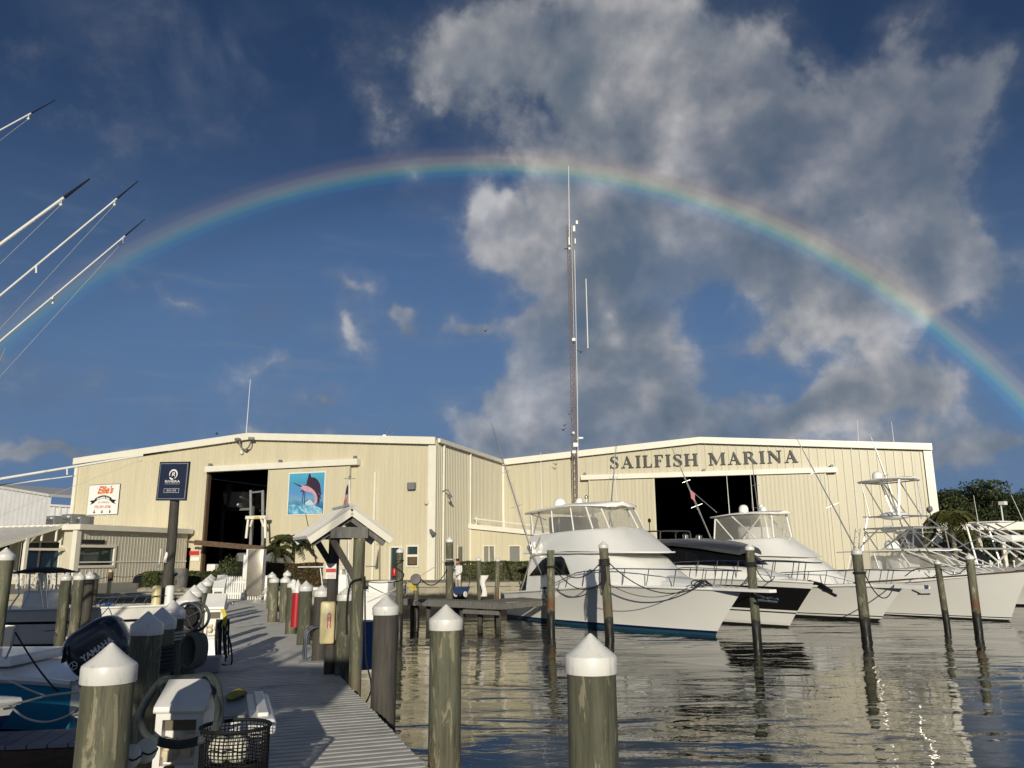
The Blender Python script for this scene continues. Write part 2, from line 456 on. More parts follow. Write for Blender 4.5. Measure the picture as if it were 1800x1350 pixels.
M['red'] = pmat('red_paint', (0.40, 0.012, 0.018), 0.35, col2=(0.34, 0.012, 0.016), nscale=4)
M['fire'] = pmat('fire_box_cream', (0.66, 0.57, 0.30), 0.4, col2=(0.60, 0.51, 0.27), nscale=6)
M['greywood'] = pmat('grey_board', (0.20, 0.19, 0.175), 0.8, col2=(0.11, 0.105, 0.095), nscale=3, stretch=(6, 6, 1), bump=.3, bscale=20)
M['brownwood'] = pmat('brown_timber', (0.15, 0.09, 0.05), 0.75, col2=(0.07, 0.045, 0.028), nscale=4, stretch=(1, 1, 4))
M['darkwood'] = pmat('dark_creosote_pile', (0.040, 0.037, 0.032), 0.8, col2=(0.075, 0.066, 0.055), nscale=5, stretch=(5, 5, .5), bump=.4, bscale=14)
M['concrete'] = pmat('concrete', (0.40, 0.36, 0.27), 0.85, col2=(0.31, 0.28, 0.21), nscale=1.5, dirt=(0.20, 0.17, 0.12), dscale=1.2, bump=.2, bscale=30)
M['stone'] = pmat('rock_border', (0.40, 0.37, 0.30), 0.9, col2=(0.24, 0.22, 0.18), nscale=6, bump=.6, bscale=12, bdist=.05)
M['asphalt'] = pmat('parking_ground', (0.34, 0.31, 0.255), 0.9, col2=(0.26, 0.24, 0.19), nscale=.6, dirt=(0.42, 0.38, 0.31), dscale=.3, bump=.2, bscale=60)
M['deliwall'] = pmat('deli_siding', (0.60, 0.56, 0.45), 0.55, col2=(0.55, 0.51, 0.41), nscale=1)
M['greyribs'] = pmat('grey_shed_metal', (0.60, 0.60, 0.60), 0.45, col2=(0.52, 0.52, 0.52), nscale=1)
M['cab'] = pmat('tan_cabinet', (0.27, 0.245, 0.205), 0.35, .35, col2=(0.21, 0.19, 0.16), nscale=2)
M['bluehull'] = pmat('sky_blue_hull', (0.03, 0.27, 0.46), 0.12, coat=.4)
M['teal'] = pmat('teal_paint', (0.02, 0.16, 0.17), 0.4)
M['outgrey'] = pmat('outboard_grey', (0.055, 0.058, 0.064), 0.22, .3, coat=.5)
M['outnavy'] = pmat('outboard_navy', (0.012, 0.016, 0.035), 0.25, coat=.4)
M['composite'] = pmat('grey_composite_plank', (0.33, 0.33, 0.36), 0.7, col2=(0.28, 0.28, 0.31), nscale=2)
M['skin'] = pmat('skin', (0.36, 0.20, 0.13), 0.6)
M['hair'] = pmat('dark_cap', (0.02, 0.018, 0.016), 0.8)
M['tan'] = pmat('tan_cloth', (0.40, 0.34, 0.26), 0.9)
M['shirt'] = pmat('white_cloth', (0.74, 0.73, 0.70), 0.9)
M['cartblue'] = pmat('cart_blue', (0.03, 0.06, 0.16), 0.5)
M['bark'] = pmat('bark', (0.14, 0.11, 0.08), 0.9, col2=(0.08, 0.065, 0.05), nscale=6)
M['palmbark'] = pmat('palm_bark', (0.30, 0.27, 0.21), 0.9, col2=(0.18, 0.16, 0.12), nscale=8, stretch=(1, 1, 4))
M['navy'] = pmat('sign_navy', (0.018, 0.022, 0.045), 0.18, coat=.5)
M['signwhite'] = pmat('sign_white', (0.80, 0.78, 0.74), 0.4)
M['signred'] = pmat('sign_red', (0.52, 0.03, 0.035), 0.4)
M['signorange'] = pmat('sign_orange', (0.78, 0.22, 0.10), 0.4)
M['signyellow'] = pmat('sign_yellow', (0.82, 0.50, 0.12), 0.4)
M['signblack'] = pmat('sign_black', (0.012, 0.012, 0.014), 0.4)
M['signgrey'] = pmat('sign_grey', (0.38, 0.37, 0.36), 0.5)
M['buoy'] = pmat('white_foam_buoy', (0.66, 0.64, 0.54), 0.7, col2=(0.52, 0.50, 0.42), nscale=14, bump=.3, bscale=40)
M['rust'] = pmat('rusty_red', (0.22, 0.07, 0.035), 0.7, col2=(0.13, 0.05, 0.03), nscale=20)
M['mastm'] = pmat('weathered_mast', (0.24, 0.185, 0.165), 0.6, .2, col2=(0.17, 0.13, 0.12), nscale=9)
M['beige'] = pmat('beige_plastic', (0.62, 0.54, 0.38), 0.4)
M['smoke'] = pmat('smoked_cover', (0.17, 0.15, 0.105), 0.15)

def glassmat(name, tint, rough=0.03, alpha=0.5):
    "clear vinyl / glass: part see-through, part reflecting"
    m, w, b, out = newmat(name)
    b.inputs['Base Color'].default_value = (*tint, 1)
    b.inputs['Roughness'].default_value = rough
    b.inputs['Specular IOR Level'].default_value = 0.6
    tr = w.n('ShaderNodeBsdfTransparent')
    mx = w.n('ShaderNodeMixShader'); mx.inputs[0].default_value = alpha
    m.node_tree.links.new(tr.outputs[0], mx.inputs[1]); m.node_tree.links.new(b.outputs[0], mx.inputs[2])
    m.node_tree.links.new(mx.outputs[0], out.inputs[0])
    return m
M['vinyl'] = glassmat('clear_vinyl', (0.50, 0.48, 0.42), 0.15, 0.42)
M['glass'] = glassmat('tinted_glass', (0.012, 0.016, 0.018), 0.03, 0.9)
M['winglass'] = pmat('window_glass', (0.03, 0.045, 0.042), 0.04, spec=.9)
M['blind'] = pmat('grey_window', (0.22, 0.22, 0.19), 0.15)

M['boatglass'] = pmat('dark_boat_glass', (0.006, 0.007, 0.008), 0.06, spec=.35)
def wood_pile():
    m, w, b, out = newmat('weathered_pile')
    tc = w.n('ShaderNodeTexCoord'); oi = w.n('ShaderNodeObjectInfo'); g = w.n('ShaderNodeNewGeometry')
    v = w.vm('ADD', tc.outputs['Object'], w.vm('SCALE', (37.7, 19.3, 11.0), sc_=oi.outputs['Random']))
    mp = w.n('ShaderNodeMapping'); w.put(mp.inputs[0], v); mp.inputs['Scale'].default_value = (1, 1, .10)
    f = w.noise(mp.outputs[0], 16, 6, 0.65)
    cc = w.ramp(f, [(0.28, (0.055, 0.056, 0.036)), (0.5, (0.118, 0.118, 0.076)), (0.72, (0.185, 0.178, 0.118))])
    mp3 = w.n('ShaderNodeMapping'); w.put(mp3.inputs[0], v); mp3.inputs['Scale'].default_value = (1, 1, .05)
    cc = w.mix(w.m('MULTIPLY', w.smooth(w.noise(mp3.outputs[0], 55, 3, 0.6), 0.55, 0.68), .55), cc, (0.035, 0.035, 0.024, 1))
    mp2 = w.n('ShaderNodeMapping'); w.put(mp2.inputs[0], v); mp2.inputs['Scale'].default_value = (1, 1, .20)
    f2 = w.noise(mp2.outputs[0], 9, 5, 0.7, 1.2)
    cc = w.mix(w.m('MULTIPLY', w.smooth(f2, 0.55, 0.61), .8), cc, (0.31, 0.28, 0.185, 1))
    hue = w.lin(oi.outputs['Random'], 0, 1, 0.62, 1.15)
    cc = w.vm('SCALE', cc, sc_=hue)
    sp = w.n('ShaderNodeSeparateXYZ'); w.put(sp.inputs[0], g.outputs['Position'])
    zz = w.m('ADD', sp.outputs[2], w.m('MULTIPLY', w.m('SUBTRACT', w.noise(v, 5, 3), .5), .5))
    rusty = w.m('MULTIPLY', w.smooth(zz, 0.6, 0.85), w.smooth(zz, 1.45, 0.95))
    cc = w.mix(w.m('MULTIPLY', rusty, w.smooth(oi.outputs['Random'], .25, .75)), cc, (0.13, 0.065, 0.028, 1))
    cc = w.mix(w.smooth(zz, 0.72, 0.58), cc, (0.014, 0.013, 0.010, 1))
    w.put(b.inputs['Base Color'], cc)
    w.put(b.inputs['Roughness'], w.lin(sp.outputs[2], 0.3, 0.6, 0.35, 0.8))
    bn = w.n('ShaderNodeBump'); bn.inputs['Strength'].default_value = .55; bn.inputs['Distance'].default_value = .012
    w.put(bn.inputs['Height'], w.m('ADD', f, w.m('MULTIPLY', f2, .6))); w.put(b.inputs['Normal'], bn.outputs[0])
    return m
M['pile'] = wood_pile()
def capvar():
    m = M['capp']; w = NT(m.node_tree)
    b = [n for n in m.node_tree.nodes if n.type == 'BSDF_PRINCIPLED'][0]
    src = b.inputs['Base Color'].links[0].from_socket
    oi = w.n('ShaderNodeObjectInfo'); g = w.n('ShaderNodeTexCoord')
    mp = w.n('ShaderNodeMapping'); w.put(mp.inputs[0], w.vm('ADD', g.outputs['Object'], w.vm('SCALE', (9.1, 5.3, 3.0), sc_=oi.outputs['Random']))); mp.inputs['Scale'].default_value = (1, 1, .22)
    c = w.mix(w.m('MULTIPLY', w.smooth(w.noise(mp.outputs[0], 22, 4, .65), .54, .74), .45), src, (.34, .31, .25, 1))
    w.put(b.inputs['Base Color'], w.vm('SCALE', c, sc_=w.lin(oi.outputs['Random'], 0, 1, .84, 1.03)))
M['capp'] = pmat('pile_cap_plastic', (0.82, 0.81, 0.77), 0.36, col2=(0.74, 0.72, 0.68), nscale=3, namt=.9, dirt=(0.40, 0.37, 0.31), dscale=9, dlo=.60, dhi=.95)

capvar()

def deck_mat():
    m, w, b, out = newmat('weathered_deck_boards')
    tc = w.n('ShaderNodeTexCoord')
    v = tc.outputs['Object']
    mp = w.n('ShaderNodeMapping'); w.put(mp.inputs[0], v); mp.inputs['Rotation'].default_value = (0, 0, -rad(19.3)); mp.inputs['Scale'].default_value = (.5, 7, 1)
    f = w.noise(mp.outputs[0], 2.2, 6, 0.65)
    cc = w.ramp(f, [(0.3, (0.36, 0.35, 0.325)), (0.55, (0.47, 0.46, 0.43)), (0.75, (0.55, 0.54, 0.50))])
    f2 = w.noise(v, 1.4, 6, 0.6)
    cc = w.mix(w.smooth(f2, 0.55, 0.8), cc, (0.20, 0.19, 0.17, 1))
    sp = w.noise(v, 40, 2, .5)
    cc = w.mix(w.m('MULTIPLY', w.smooth(sp, .70, .76), .5), cc, (0.6, 0.58, 0.52, 1))
    w.put(b.inputs['Base Color'], cc)
    w.put(b.inputs['Roughness'], w.lin(f2, .3, .7, .36, .6))
    bn = w.n('ShaderNodeBump'); bn.inputs['Strength'].default_value = .25; bn.inputs['Distance'].default_value = .004
    w.put(bn.inputs['Height'], w.noise(mp.outputs[0], 30, 4)); w.put(b.inputs['Normal'], bn.outputs[0])
    return m
M['deck'] = deck_mat()

def water_mat():
    m, w, b, out = newmat('harbour_water')
    g = w.n('ShaderNodeNewGeometry')
    p = g.outputs['Position']
    mp = w.n('ShaderNodeMapping'); w.put(mp.inputs[0], p); mp.inputs['Rotation'].default_value = (0, 0, rad(12)); mp.inputs['Scale'].default_value = (.42, 1.0, 1)
    wv = w.n('ShaderNodeTexNoise'); w.put(wv.inputs[0], mp.outputs[0])
    n1 = w.noise(mp.outputs[0], 0.62, 2, 0.42, 0.8)
    mp2 = w.n('ShaderNodeMapping'); w.put(mp2.inputs[0], p); mp2.inputs['Rotation'].default_value = (0, 0, rad(-20)); mp2.inputs['Scale'].default_value = (.55, 1.0, 1)
    n2 = w.noise(mp2.outputs[0], 3.2, 3, 0.5, 0.6)
    calm = w.lin(w.noise(p, 0.10, 2), 0.38, 0.62, 0.45, 1.25)
    h = w.m('MULTIPLY', w.m('ADD', w.m('MULTIPLY', n1, 1.0), w.m('MULTIPLY', n2, 0.115)), calm)
    b.inputs['Base Color'].default_value = (0.012, 0.016, 0.011, 1)
    b.inputs['Roughness'].default_value = 0.02
    b.inputs['IOR'].default_value = 1.333
    b.inputs['Specular IOR Level'].default_value = 0.5
    bn = w.n('ShaderNodeBump'); bn.inputs['Strength'].default_value = 1.0; bn.inputs['Distance'].default_value = 0.07
    w.put(bn.inputs['Height'], h); w.put(b.inputs['Normal'], bn.outputs[0])
    return m
M['water'] = water_mat()

def wall_stain():
    m = M['concrete']; w = NT(m.node_tree)
    b = [n for n in m.node_tree.nodes if n.type == 'BSDF_PRINCIPLED'][0]
    src = b.inputs['Base Color'].links[0].from_socket
    g = w.n('ShaderNodeNewGeometry'); sp = w.n('ShaderNodeSeparateXYZ'); w.put(sp.inputs[0], g.outputs['Position'])
    z = w.m('ADD', sp.outputs[2], w.m('MULTIPLY', w.m('SUBTRACT', w.noise(g.outputs['Position'], 1.5, 4), .5), .35))
    w.put(b.inputs['Base Color'], w.mix(w.smooth(z, .95, .70), src, (0.018, 0.016, 0.012, 1)))
wall_stain()

def leafmat(name, c1, c2, c3):
    m, w, b, out = newmat(name)
    g = w.n('ShaderNodeNewGeometry')
    r = g.outputs['Random Per Island']
    cc = w.ramp(r, [(0.0, c1), (0.55, c2), (1.0, c3)])
    w.put(b.inputs['Base Color'], cc)
    b.inputs['Roughness'].default_value = 0.55
    b.inputs['Specular IOR Level'].default_value = 0.3
    return m
M['leaf'] = leafmat('hedge_leaves', (0.030, 0.042, 0.014), (0.052, 0.066, 0.020), (0.085, 0.098, 0.030))
M['leafdark'] = leafmat('wood_leaves', (0.022, 0.034, 0.012), (0.040, 0.054, 0.018), (0.062, 0.076, 0.024))
M['leafred'] = leafmat('croton_leaves', (0.05, 0.05, 0.018), (0.06, 0.055, 0.02), (0.12, 0.05, 0.025))
M['frond'] = leafmat('palm_fronds', (0.035, 0.045, 0.014), (0.06, 0.072, 0.022), (0.10, 0.105, 0.035))
M['frondy'] = leafmat('yellow_palm_fronds', (0.06, 0.065, 0.018), (0.11, 0.115, 0.032), (0.17, 0.16, 0.05))
# ---------------------------------------------------------------- the setting
GZ = 1.40
def flat(name, pts, z, m):
    mb = MB(); mb.add([(x, y, z) for x, y in pts], [tuple(range(len(pts)))])
    return mb.build(name, m, smooth=0, kind='structure')
flat('water', [(-3000, -3000), (3000, -3000), (3000, 4000), (-3000, 4000)], 0.0, M['water'])
SHORE = [(-400, 20), (-60, 33), (-24, 35.2), (-12.4, 35.6), (-8.4, 37.0), (-7.2, 46.6), (3, 47.5), (24, 50.5), (60, 55), (400, 70)]
flat('ground', SHORE + [(3000, 70), (3000, 4000), (-3000, 4000), (-3000, 20)], GZ, M['asphalt'])
# sea wall: concrete face and pale coping along the water
sw = thing('sea_wall', 'pale concrete sea wall with a flat coping along the harbour edge', 'wall', (-7.2, 46.6, 0))
f = MB(); c = MB()
for (a, b) in zip(SHORE, SHORE[1:]):
    A, B = Vector((*a, 0)), Vector((*b, 0))
    d = (B - A).normalized(); n = Vector((d.y, -d.x, 0))
    f.add([A + Vector((0, 0, -1)) + n * .02, B + Vector((0, 0, -1)) + n * .02, B + Vector((0, 0, GZ - .2)) + n * .02, A + Vector((0, 0, GZ - .2)) + n * .02], [(0, 1, 2, 3)])
    if (B - A).length < 60:
        L = (B - A).length
        k = int(L / 1.8)
        for i in range(k):
            p = A + d * ((i + .5) * L / k)
            f.beam(p + n * .10 + Vector((0, 0, -.5)), p + n * .10 + Vector((0, 0, GZ - .21)), .28, .16, up=tuple(n))
    q = Vector((0, 0, 1))
    c.prism([A + n * .16 + q * (GZ - .2), A - n * .45 + q * (GZ - .2), A - n * .45 + q * (GZ + .03), A + n * .16 + q * (GZ + .03)], B - A)
f.build('wall_face', M['concrete'], sw); c.build('coping', M['concrete'], sw)

# ---------------------------------------------------------------- buildings
class Wall:
    def __init__(s, p0, p1):
        s.o = Vector((p0[0], p0[1], 0)); e = Vector((p1[0], p1[1], 0)) - s.o
        s.L = e.length; s.u = e.normalized(); s.n = Vector((s.u.y, -s.u.x, 0))
        s.rz = math.atan2(s.u.y, s.u.x)
    def pt(s, a, z, d=0.0): return s.o + s.u * a + s.n * d + Vector((0, 0, z))
    def px(s, px, py, d=0.0):
        p = onplane(px, py, s.o + s.n * d, s.n)
        return (p - s.o).dot(s.u), p.z
    def box(s, mb, a0, a1, z0, z1, d0, d1):
        mb.prism([s.pt(a0, z0, d0), s.pt(a1, z0, d0), s.pt(a1, z1, d0), s.pt(a0, z1, d0)], s.n * (d1 - d0))

def panels(mb, W, s0, s1, z0, ztop, holes=(), pitch=0.3, rib=.06, slope=.02, depth=.03):
    "metal sheet wall with real ribs and openings"
    prof = []
    s = s0
    while s < s1 - 1e-4:
        prof += [(s, 0), (s + pitch - rib - 2 * slope, 0), (s + pitch - rib - slope, depth), (s + pitch - slope, depth)]
        s += pitch
    prof.append((s, 0))
    cuts = sorted({round(x, 4) for h in holes for x in h[:2]} | {s0, s1})
    def dval(x):
        for (a, da), (b, db) in zip(prof, prof[1:]):
            if a <= x <= b: return da + (db - da) * ((x - a) / (b - a) if b > a else 0)
        return 0
    xs = sorted({round(p[0], 4) for p in prof if s0 <= p[0] <= s1} | set(cuts))
    for a, b in zip(xs, xs[1:]):
        if b - a < 1e-3: continue
        mid = (a + b) / 2
        spans = [[z0, None]]
        for (h0, h1, ha, hb) in sorted(holes, key=lambda h: h[2]):
            if h0 - 1e-4 <= mid <= h1 + 1e-4:
                last = spans.pop()
                if ha > last[0] + .01: spans.append([last[0], ha])
                spans.append([hb, None])
        da, db = dval(a + 1e-4), dval(b - 1e-4)
        for lo, hi in spans:
            ha, hb = (ztop(a), ztop(b)) if hi is None else (hi, hi)
            mb.quad(W.pt(a, lo, da), W.pt(b, lo, db), W.pt(b, hb, db), W.pt(a, ha, da))

def gable(W, sr, ze, zr, L):
    return lambda s: ze + (zr - ze) * (s / sr if s < sr else (L - s) / (L - sr))

def shed(name, label, A, B, ridge_px, holes, pitch, rib, slope, depth, back=42.0, group=None, mt='cream'):
    W = Wall(A, B)
    ze = 10.70
    sr, zr = W.px(*ridge_px)
    zr -= .25
    root = thing(name, label, 'building', (A[0], A[1], GZ), group=group)
    zt = gable(W, sr, ze, zr, W.L)
    mb = MB(); panels(mb, W, 0, W.L, GZ, zt, holes, pitch, rib, slope, depth)
    mb.build('front_wall', M[mt], root, smooth=0)
    bk = -W.n
    # side and back walls
    S = {}
    for nm, s in (('side_wall', 0.0), ('side_wall', W.L)):
        p0 = W.pt(s, 0); p1 = p0 + bk * back
        w2 = Wall((p1.x, p1.y), (p0.x, p0.y)) if s == 0 else Wall((p0.x, p0.y), (p1.x, p1.y))
        mb = MB(); panels(mb, w2, 0, back, GZ, lambda q: ze, (), .30, .07, .03, .04)
        mb.build(nm, M['cream_side'], root, smooth=0)
        S[s > 0] = w2
    mb = MB(); mb.quad(W.pt(0, GZ, -back), W.pt(W.L, GZ, -back), W.pt(W.L, ze, -back), W.pt(0, ze, -back))
    mb.add([W.pt(0, ze, -back), W.pt(W.L, ze, -back), W.pt(sr, zr, -back)], [(0, 1, 2)])
    mb.build('back_wall', M['cream_side'], root, smooth=0)
    # roof, with white rake trim on the front edge and eave gutters
    mb = MB()
    for (s0, z0, s1, z1) in ((0, ze - .02, sr, zr + .02), (sr, zr + .02, W.L, ze - .02)):
        mb.prism([W.pt(s0, z0 + .03, .28), W.pt(s1, z1 + .03, .28), W.pt(s1, z1 + .14, .28), W.pt(s0, z0 + .14, .28)], bk * (back + .5))
    mb.build('roof', M['roof'], root, smooth=0)
    t = MB()
    for (s0, z0, s1, z1) in ((-.03, ze, sr, zr), (sr, zr, W.L + .03, ze)):
        t.prism([W.pt(s0, z0 - .34, .29), W.pt(s1, z1 - .34, .29), W.pt(s1, z1 + .16, .29), W.pt(s0, z0 + .16, .29)], W.n * .09)
    t.build('rake_trim', M['trim'], root, smooth=0)
    t = MB()
    W.box(t, -.02, .30, GZ, ze - .33, .06, .16); t.build('corner_trim', M['trim'], root, smooth=0)
    t = MB(); W.box(t, W.L - .55, W.L + .02, GZ, ze - .33, .06, .16); t.build('corner_trim', M['trim'], root, smooth=0)
    # added lining and floor, coloured near black for the shade inside
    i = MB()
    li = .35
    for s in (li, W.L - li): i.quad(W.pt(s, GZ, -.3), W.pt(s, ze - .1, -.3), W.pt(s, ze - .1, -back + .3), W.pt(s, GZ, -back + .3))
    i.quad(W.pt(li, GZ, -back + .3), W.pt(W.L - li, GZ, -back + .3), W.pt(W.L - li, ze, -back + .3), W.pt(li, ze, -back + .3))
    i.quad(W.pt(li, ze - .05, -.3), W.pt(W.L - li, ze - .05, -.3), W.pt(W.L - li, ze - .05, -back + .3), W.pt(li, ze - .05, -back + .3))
    i.build('shade_lining', M['dark'], root, smooth=0)
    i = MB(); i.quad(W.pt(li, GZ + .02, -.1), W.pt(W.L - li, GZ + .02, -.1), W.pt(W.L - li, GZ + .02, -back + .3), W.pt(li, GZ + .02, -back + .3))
    i.build('floor', M['shadefloor'], root, smooth=0)
    return W, root, S, ze, zt

LA, LB = (-35.12, 64.03), (-5.17, 54.05)
RA, RB = (-0.96, 67.05), (31.22, 59.19)
WL_ = Wall(LA, LB); WR_ = Wall(RA, RB)

def frame_hole(W, x0, y0, x1, y1, zb=None):
    a0, z1 = W.px(x0, y0); a1, _ = W.px(x1, y0); _, z0 = W.px(x0, y1)
    return (a0, a1, z0 if zb is None else zb, z1)
hL = frame_hole(WL_, 367, 821, 474, 1010, GZ)
dL1 = frame_hole(WL_, 317, 963, 336, 1009, GZ)         # narrow doorway by the deli
dL2 = frame_hole(WL_, 688, 963, 706, 1010, GZ)         # office door
wL1 = frame_hole(WL_, 717, 961, 735, 994)
W1, shed1, S1, ze1, zt1 = shed('boat_storage_shed', 'long cream metal boat shed with a leaping fish picture on its sliding door', LA, LB, (440, 760),
                          [hL, dL1, dL2, wL1], .305, .06, .025, .035, group='cream boat storage sheds')
hR = frame_hole(WR_, 1149, 839, 1333, 1000, GZ)
W2, shed2, S2, ze2, zt2 = shed('boat_storage_shed', 'cream metal boat shed lettered SAILFISH MARINA behind the big white yachts', RA, RB, (1230, 767),
                          [hR], .60, .05, .012, .06, group='cream boat storage sheds', mt='cream2')

def door_track(W, root, x0, y0, x1, y1, h=.42):
    a0, z0 = W.px(x0, y0, .5); a1, z1 = W.px(x1, y1, .5)
    t = MB()
    z = (z0 + z1) / 2
    W.box(t, a0, a1, z - h / 2, z + h / 2, .06, .55)
    t.build('door_track', M['trim'], root, smooth=0)
    for k in range(3):
        t = MB(); a = a0 + .3 + (a1 - a0 - .6) * k / 2
        W.box(t, a - .1, a + .1, z + h / 2 + .003, z + h / 2 + .22, .2, .4)
        t.build('track_hanger', M['greypaint'], root, smooth=0)
    return z - h / 2
zt_ = door_track(W1, shed1, 360, 826, 628, 810)
def slab(W, root, x0, x1, yref, z1, name='sliding_door', d=.30):
    a0 = W.px(x0, yref, d)[0]; a1 = W.px(x1, yref, d)[0]
    mb = MB()
    w2 = Wall(tuple(W.pt(a0, 0, d).xy), tuple(W.pt(a1, 0, d).xy))
    panels(mb, w2, 0, a1 - a0, GZ + .05, lambda s: z1 - .05, (), .305, .05, .02, .025)
    W.box(mb, a0, a1, GZ + .05, z1 - .05, d - .12, d - .02)
    o = mb.build(name, M['cream'] if W is W1 else M['cream2'], root, smooth=0)
    for (q0, q1) in ((a0 - .14, a0 - .003), (a1 + .003, a1 + .14)):
        e = MB(); W.box(e, q0, q1, GZ + .05, z1 - .04, d - .14, d + .05); e.build('door_edge', M['cream_side'], o, smooth=0)
    return o
slab(W1, shed1, 474, 611, 850, zt_)
# dark left jamb of the opening
t = MB(); W1.box(t, hL[0] - .06, hL[0] + .10, GZ, hL[3], -.25, .08); t.build('door_jamb', M['brownwood'], shed1, smooth=0)
zt_ = door_track(W2, shed2, 1021, 839, 1471, 826, .38)
slab(W2, shed2, 1038, 1148, 860, zt_); slab(W2, shed2, 1334, 1450, 850, zt_)

# office door, windows and small fittings of the left shed
def opening(W, root, h, nm, glassm, fr=.09, mull=0, d=.06):
    t = MB()
    a0, a1, z0, z1 = h
    W.box(t, a0 - fr, a0, z0 - (fr if nm == 'window' else 0), z1 + fr, -.04, d + .04); W.box(t, a1, a1 + fr, z0 - (fr if nm == 'window' else 0), z1 + fr, -.04, d + .04)
    W.box(t, a0, a1, z1, z1 + fr, -.04, d + .04)
    if nm == 'window': W.box(t, a0, a1, z0 - fr, z0, -.04, d + .05)
    for k in range(mull):
        a = a0 + (a1 - a0) * (k + 1) / (mull + 1)
        W.box(t, a - .03, a + .03, z0, z1, -.03, d)
    o = t.build(nm, M['trim'], root, smooth=0)
    g = MB(); W.box(g, a0, a1, z0, z1, -.12, -.06); g.build('pane', glassm, o, smooth=0)
    return o
od = opening(W1, shed1, dL2, 'door', M['winglass'])
t = MB(); c = W1.pt((dL2[0] + dL2[1]) / 2 - .1, GZ + .55, .02); t.lathe([(.0, 0), (.16, 0), (.2, .25), (.13, .5), (0, .55)], c - Vector((0, 0, .3)), 10)
o = t.build('flower_pot', M['red'], None, label='small red flower tub standing in the shed office doorway', cat='flower pot')
ow = opening(W1, shed1, wL1, 'window', M['winglass'])
t = MB(); W1.box(t, wL1[0] + .1, wL1[1] - .1, wL1[2] + .08, wL1[2] + .75, -.055, -.03); t.build('poster', M['brownwood'], ow, smooth=0)
t = MB(); W1.box(t, wL1[0], wL1[1], (wL1[2] + wL1[3]) / 2 - .05, (wL1[2] + wL1[3]) / 2 + .10, -.05, .05); t.build('sash_rail', M['trim'], ow, smooth=0)
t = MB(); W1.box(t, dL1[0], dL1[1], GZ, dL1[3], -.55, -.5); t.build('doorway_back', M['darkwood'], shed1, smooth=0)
t = MB(); a, z = W1.px(661, 830); W1.box(t, a - .07, a + .07, GZ, z, .05, .15); t.build('downspout', M['trim'], shed1, smooth=0)
a, z = W1.px(726, 855); t = MB(); W1.box(t, a - .26, a + .26, z - .22, z + .24, .05, .40); o = t.build('wall_floodlight', M['greypaint'], None, smooth=0, label='boxy grey floodlight high on the left shed wall', cat='floodlight')
a, z = W1.px(752, 883); t = MB(); t.bbox(W1.pt(a, z, .16), (.3, .2, .3), .05, W1.rz); t.build('wall_lamp', M['beige'], None, label='small beige lamp on the shed wall near its corner', cat='lamp')
a, z = W1.px(427, 796); t = MB(); t.sphere(W1.pt(a, z, .16), .15, 10, 6); t.build('wall_dome', M['plastic'], None, label='small white dome lamp under the twin floodlights', cat='lamp')
# twin floodlights on a curved bracket under the ridge
a, z = W1.px(438, 782)
tw = thing('twin_floodlight', 'pair of dark floodlights on a curved pipe under the left shed ridge', 'floodlight', W1.pt(a, z, .1))
pts = smoothpath([W1.pt(a - .5, z + .34, .5), W1.pt(a - .42, z - .1, .5), W1.pt(a - .1, z - .40, .45), W1.pt(a + .1, z - .40, .45), W1.pt(a + .42, z - .1, .5), W1.pt(a + .5, z + .34, .5)])
t = MB(); t.tube(pts, .055, 8); t.beam(W1.pt(a, z - .4, .0), W1.pt(a, z - .4, .5), .12, .12); t.build('bracket', M['greypaint'], tw)
for sgn in (-1, 1):
    t = MB(); t.bbox(W1.pt(a + sgn * .60, z + .36, .6), (.40, .3, .2), .04, W1.rz + sgn * .4, None); t.build('lamp_head', M['greypaint'], tw)
# camera / lamps on the near corner
a, z = W1.px(767, 937); t = MB(); t.tube([W1.pt(a, z, .1), W1.pt(a + .1, z, .5)], .05, 8); t.tube([W1.pt(a - .2, z + .18, .5), W1.pt(a + .1, z - .05, .75)], [.10, .14], 10)
t.build('security_camera', M['greypaint'], None, label='small security camera on the white corner post of the left shed', cat='camera')
# antenna on the left ridge and thin rods on the right roof
def whip(W, x0, y0, x1, y1, label, d=.2, r=.03, name='whip_antenna'):
    a0, z0 = W.px(x0, y0, d); a1, z1 = W.px(x1, y1, d)
    t = MB(); t.tube([W.pt(a0, z0 - .35, d + .2), W.pt(a1, z1, d + .2)], [r, r * .55], 6)
    t.box(W.pt(a0, z0 - .3, d + .2), (.16, .16, .2))
    return t.build(name, M['white'], None, label=label, cat='antenna')
whip(W1, 436, 759, 443, 668, 'white whip antenna on the ridge of the left shed', -.2, .035)
whip(W2, 1508, 775, 1506, 740, 'thin rod antenna at the right eave, the one nearer the ridge', -.2, .03)
whip(W2, 1570, 776, 1566, 742, 'thin rod antenna at the right eave, the one nearer the corner', -.2, .03)
a, z = W1.px(676, 765)
t = MB(); t.tube([W1.pt(a, z - .2, 0), W1.pt(a + .6, z + .9, 0)], .02, 5); t.tube([W1.pt(a, z - .2, 0), W1.pt(a + 1.0, z + .35, 0)], .02, 5); t.box(W1.pt(a, z - .1, 0), (.2, .2, .2))
t.build('wire_aerial', M['alu'], None, label='thin forked wire aerial on the left shed roof edge', cat='antenna')
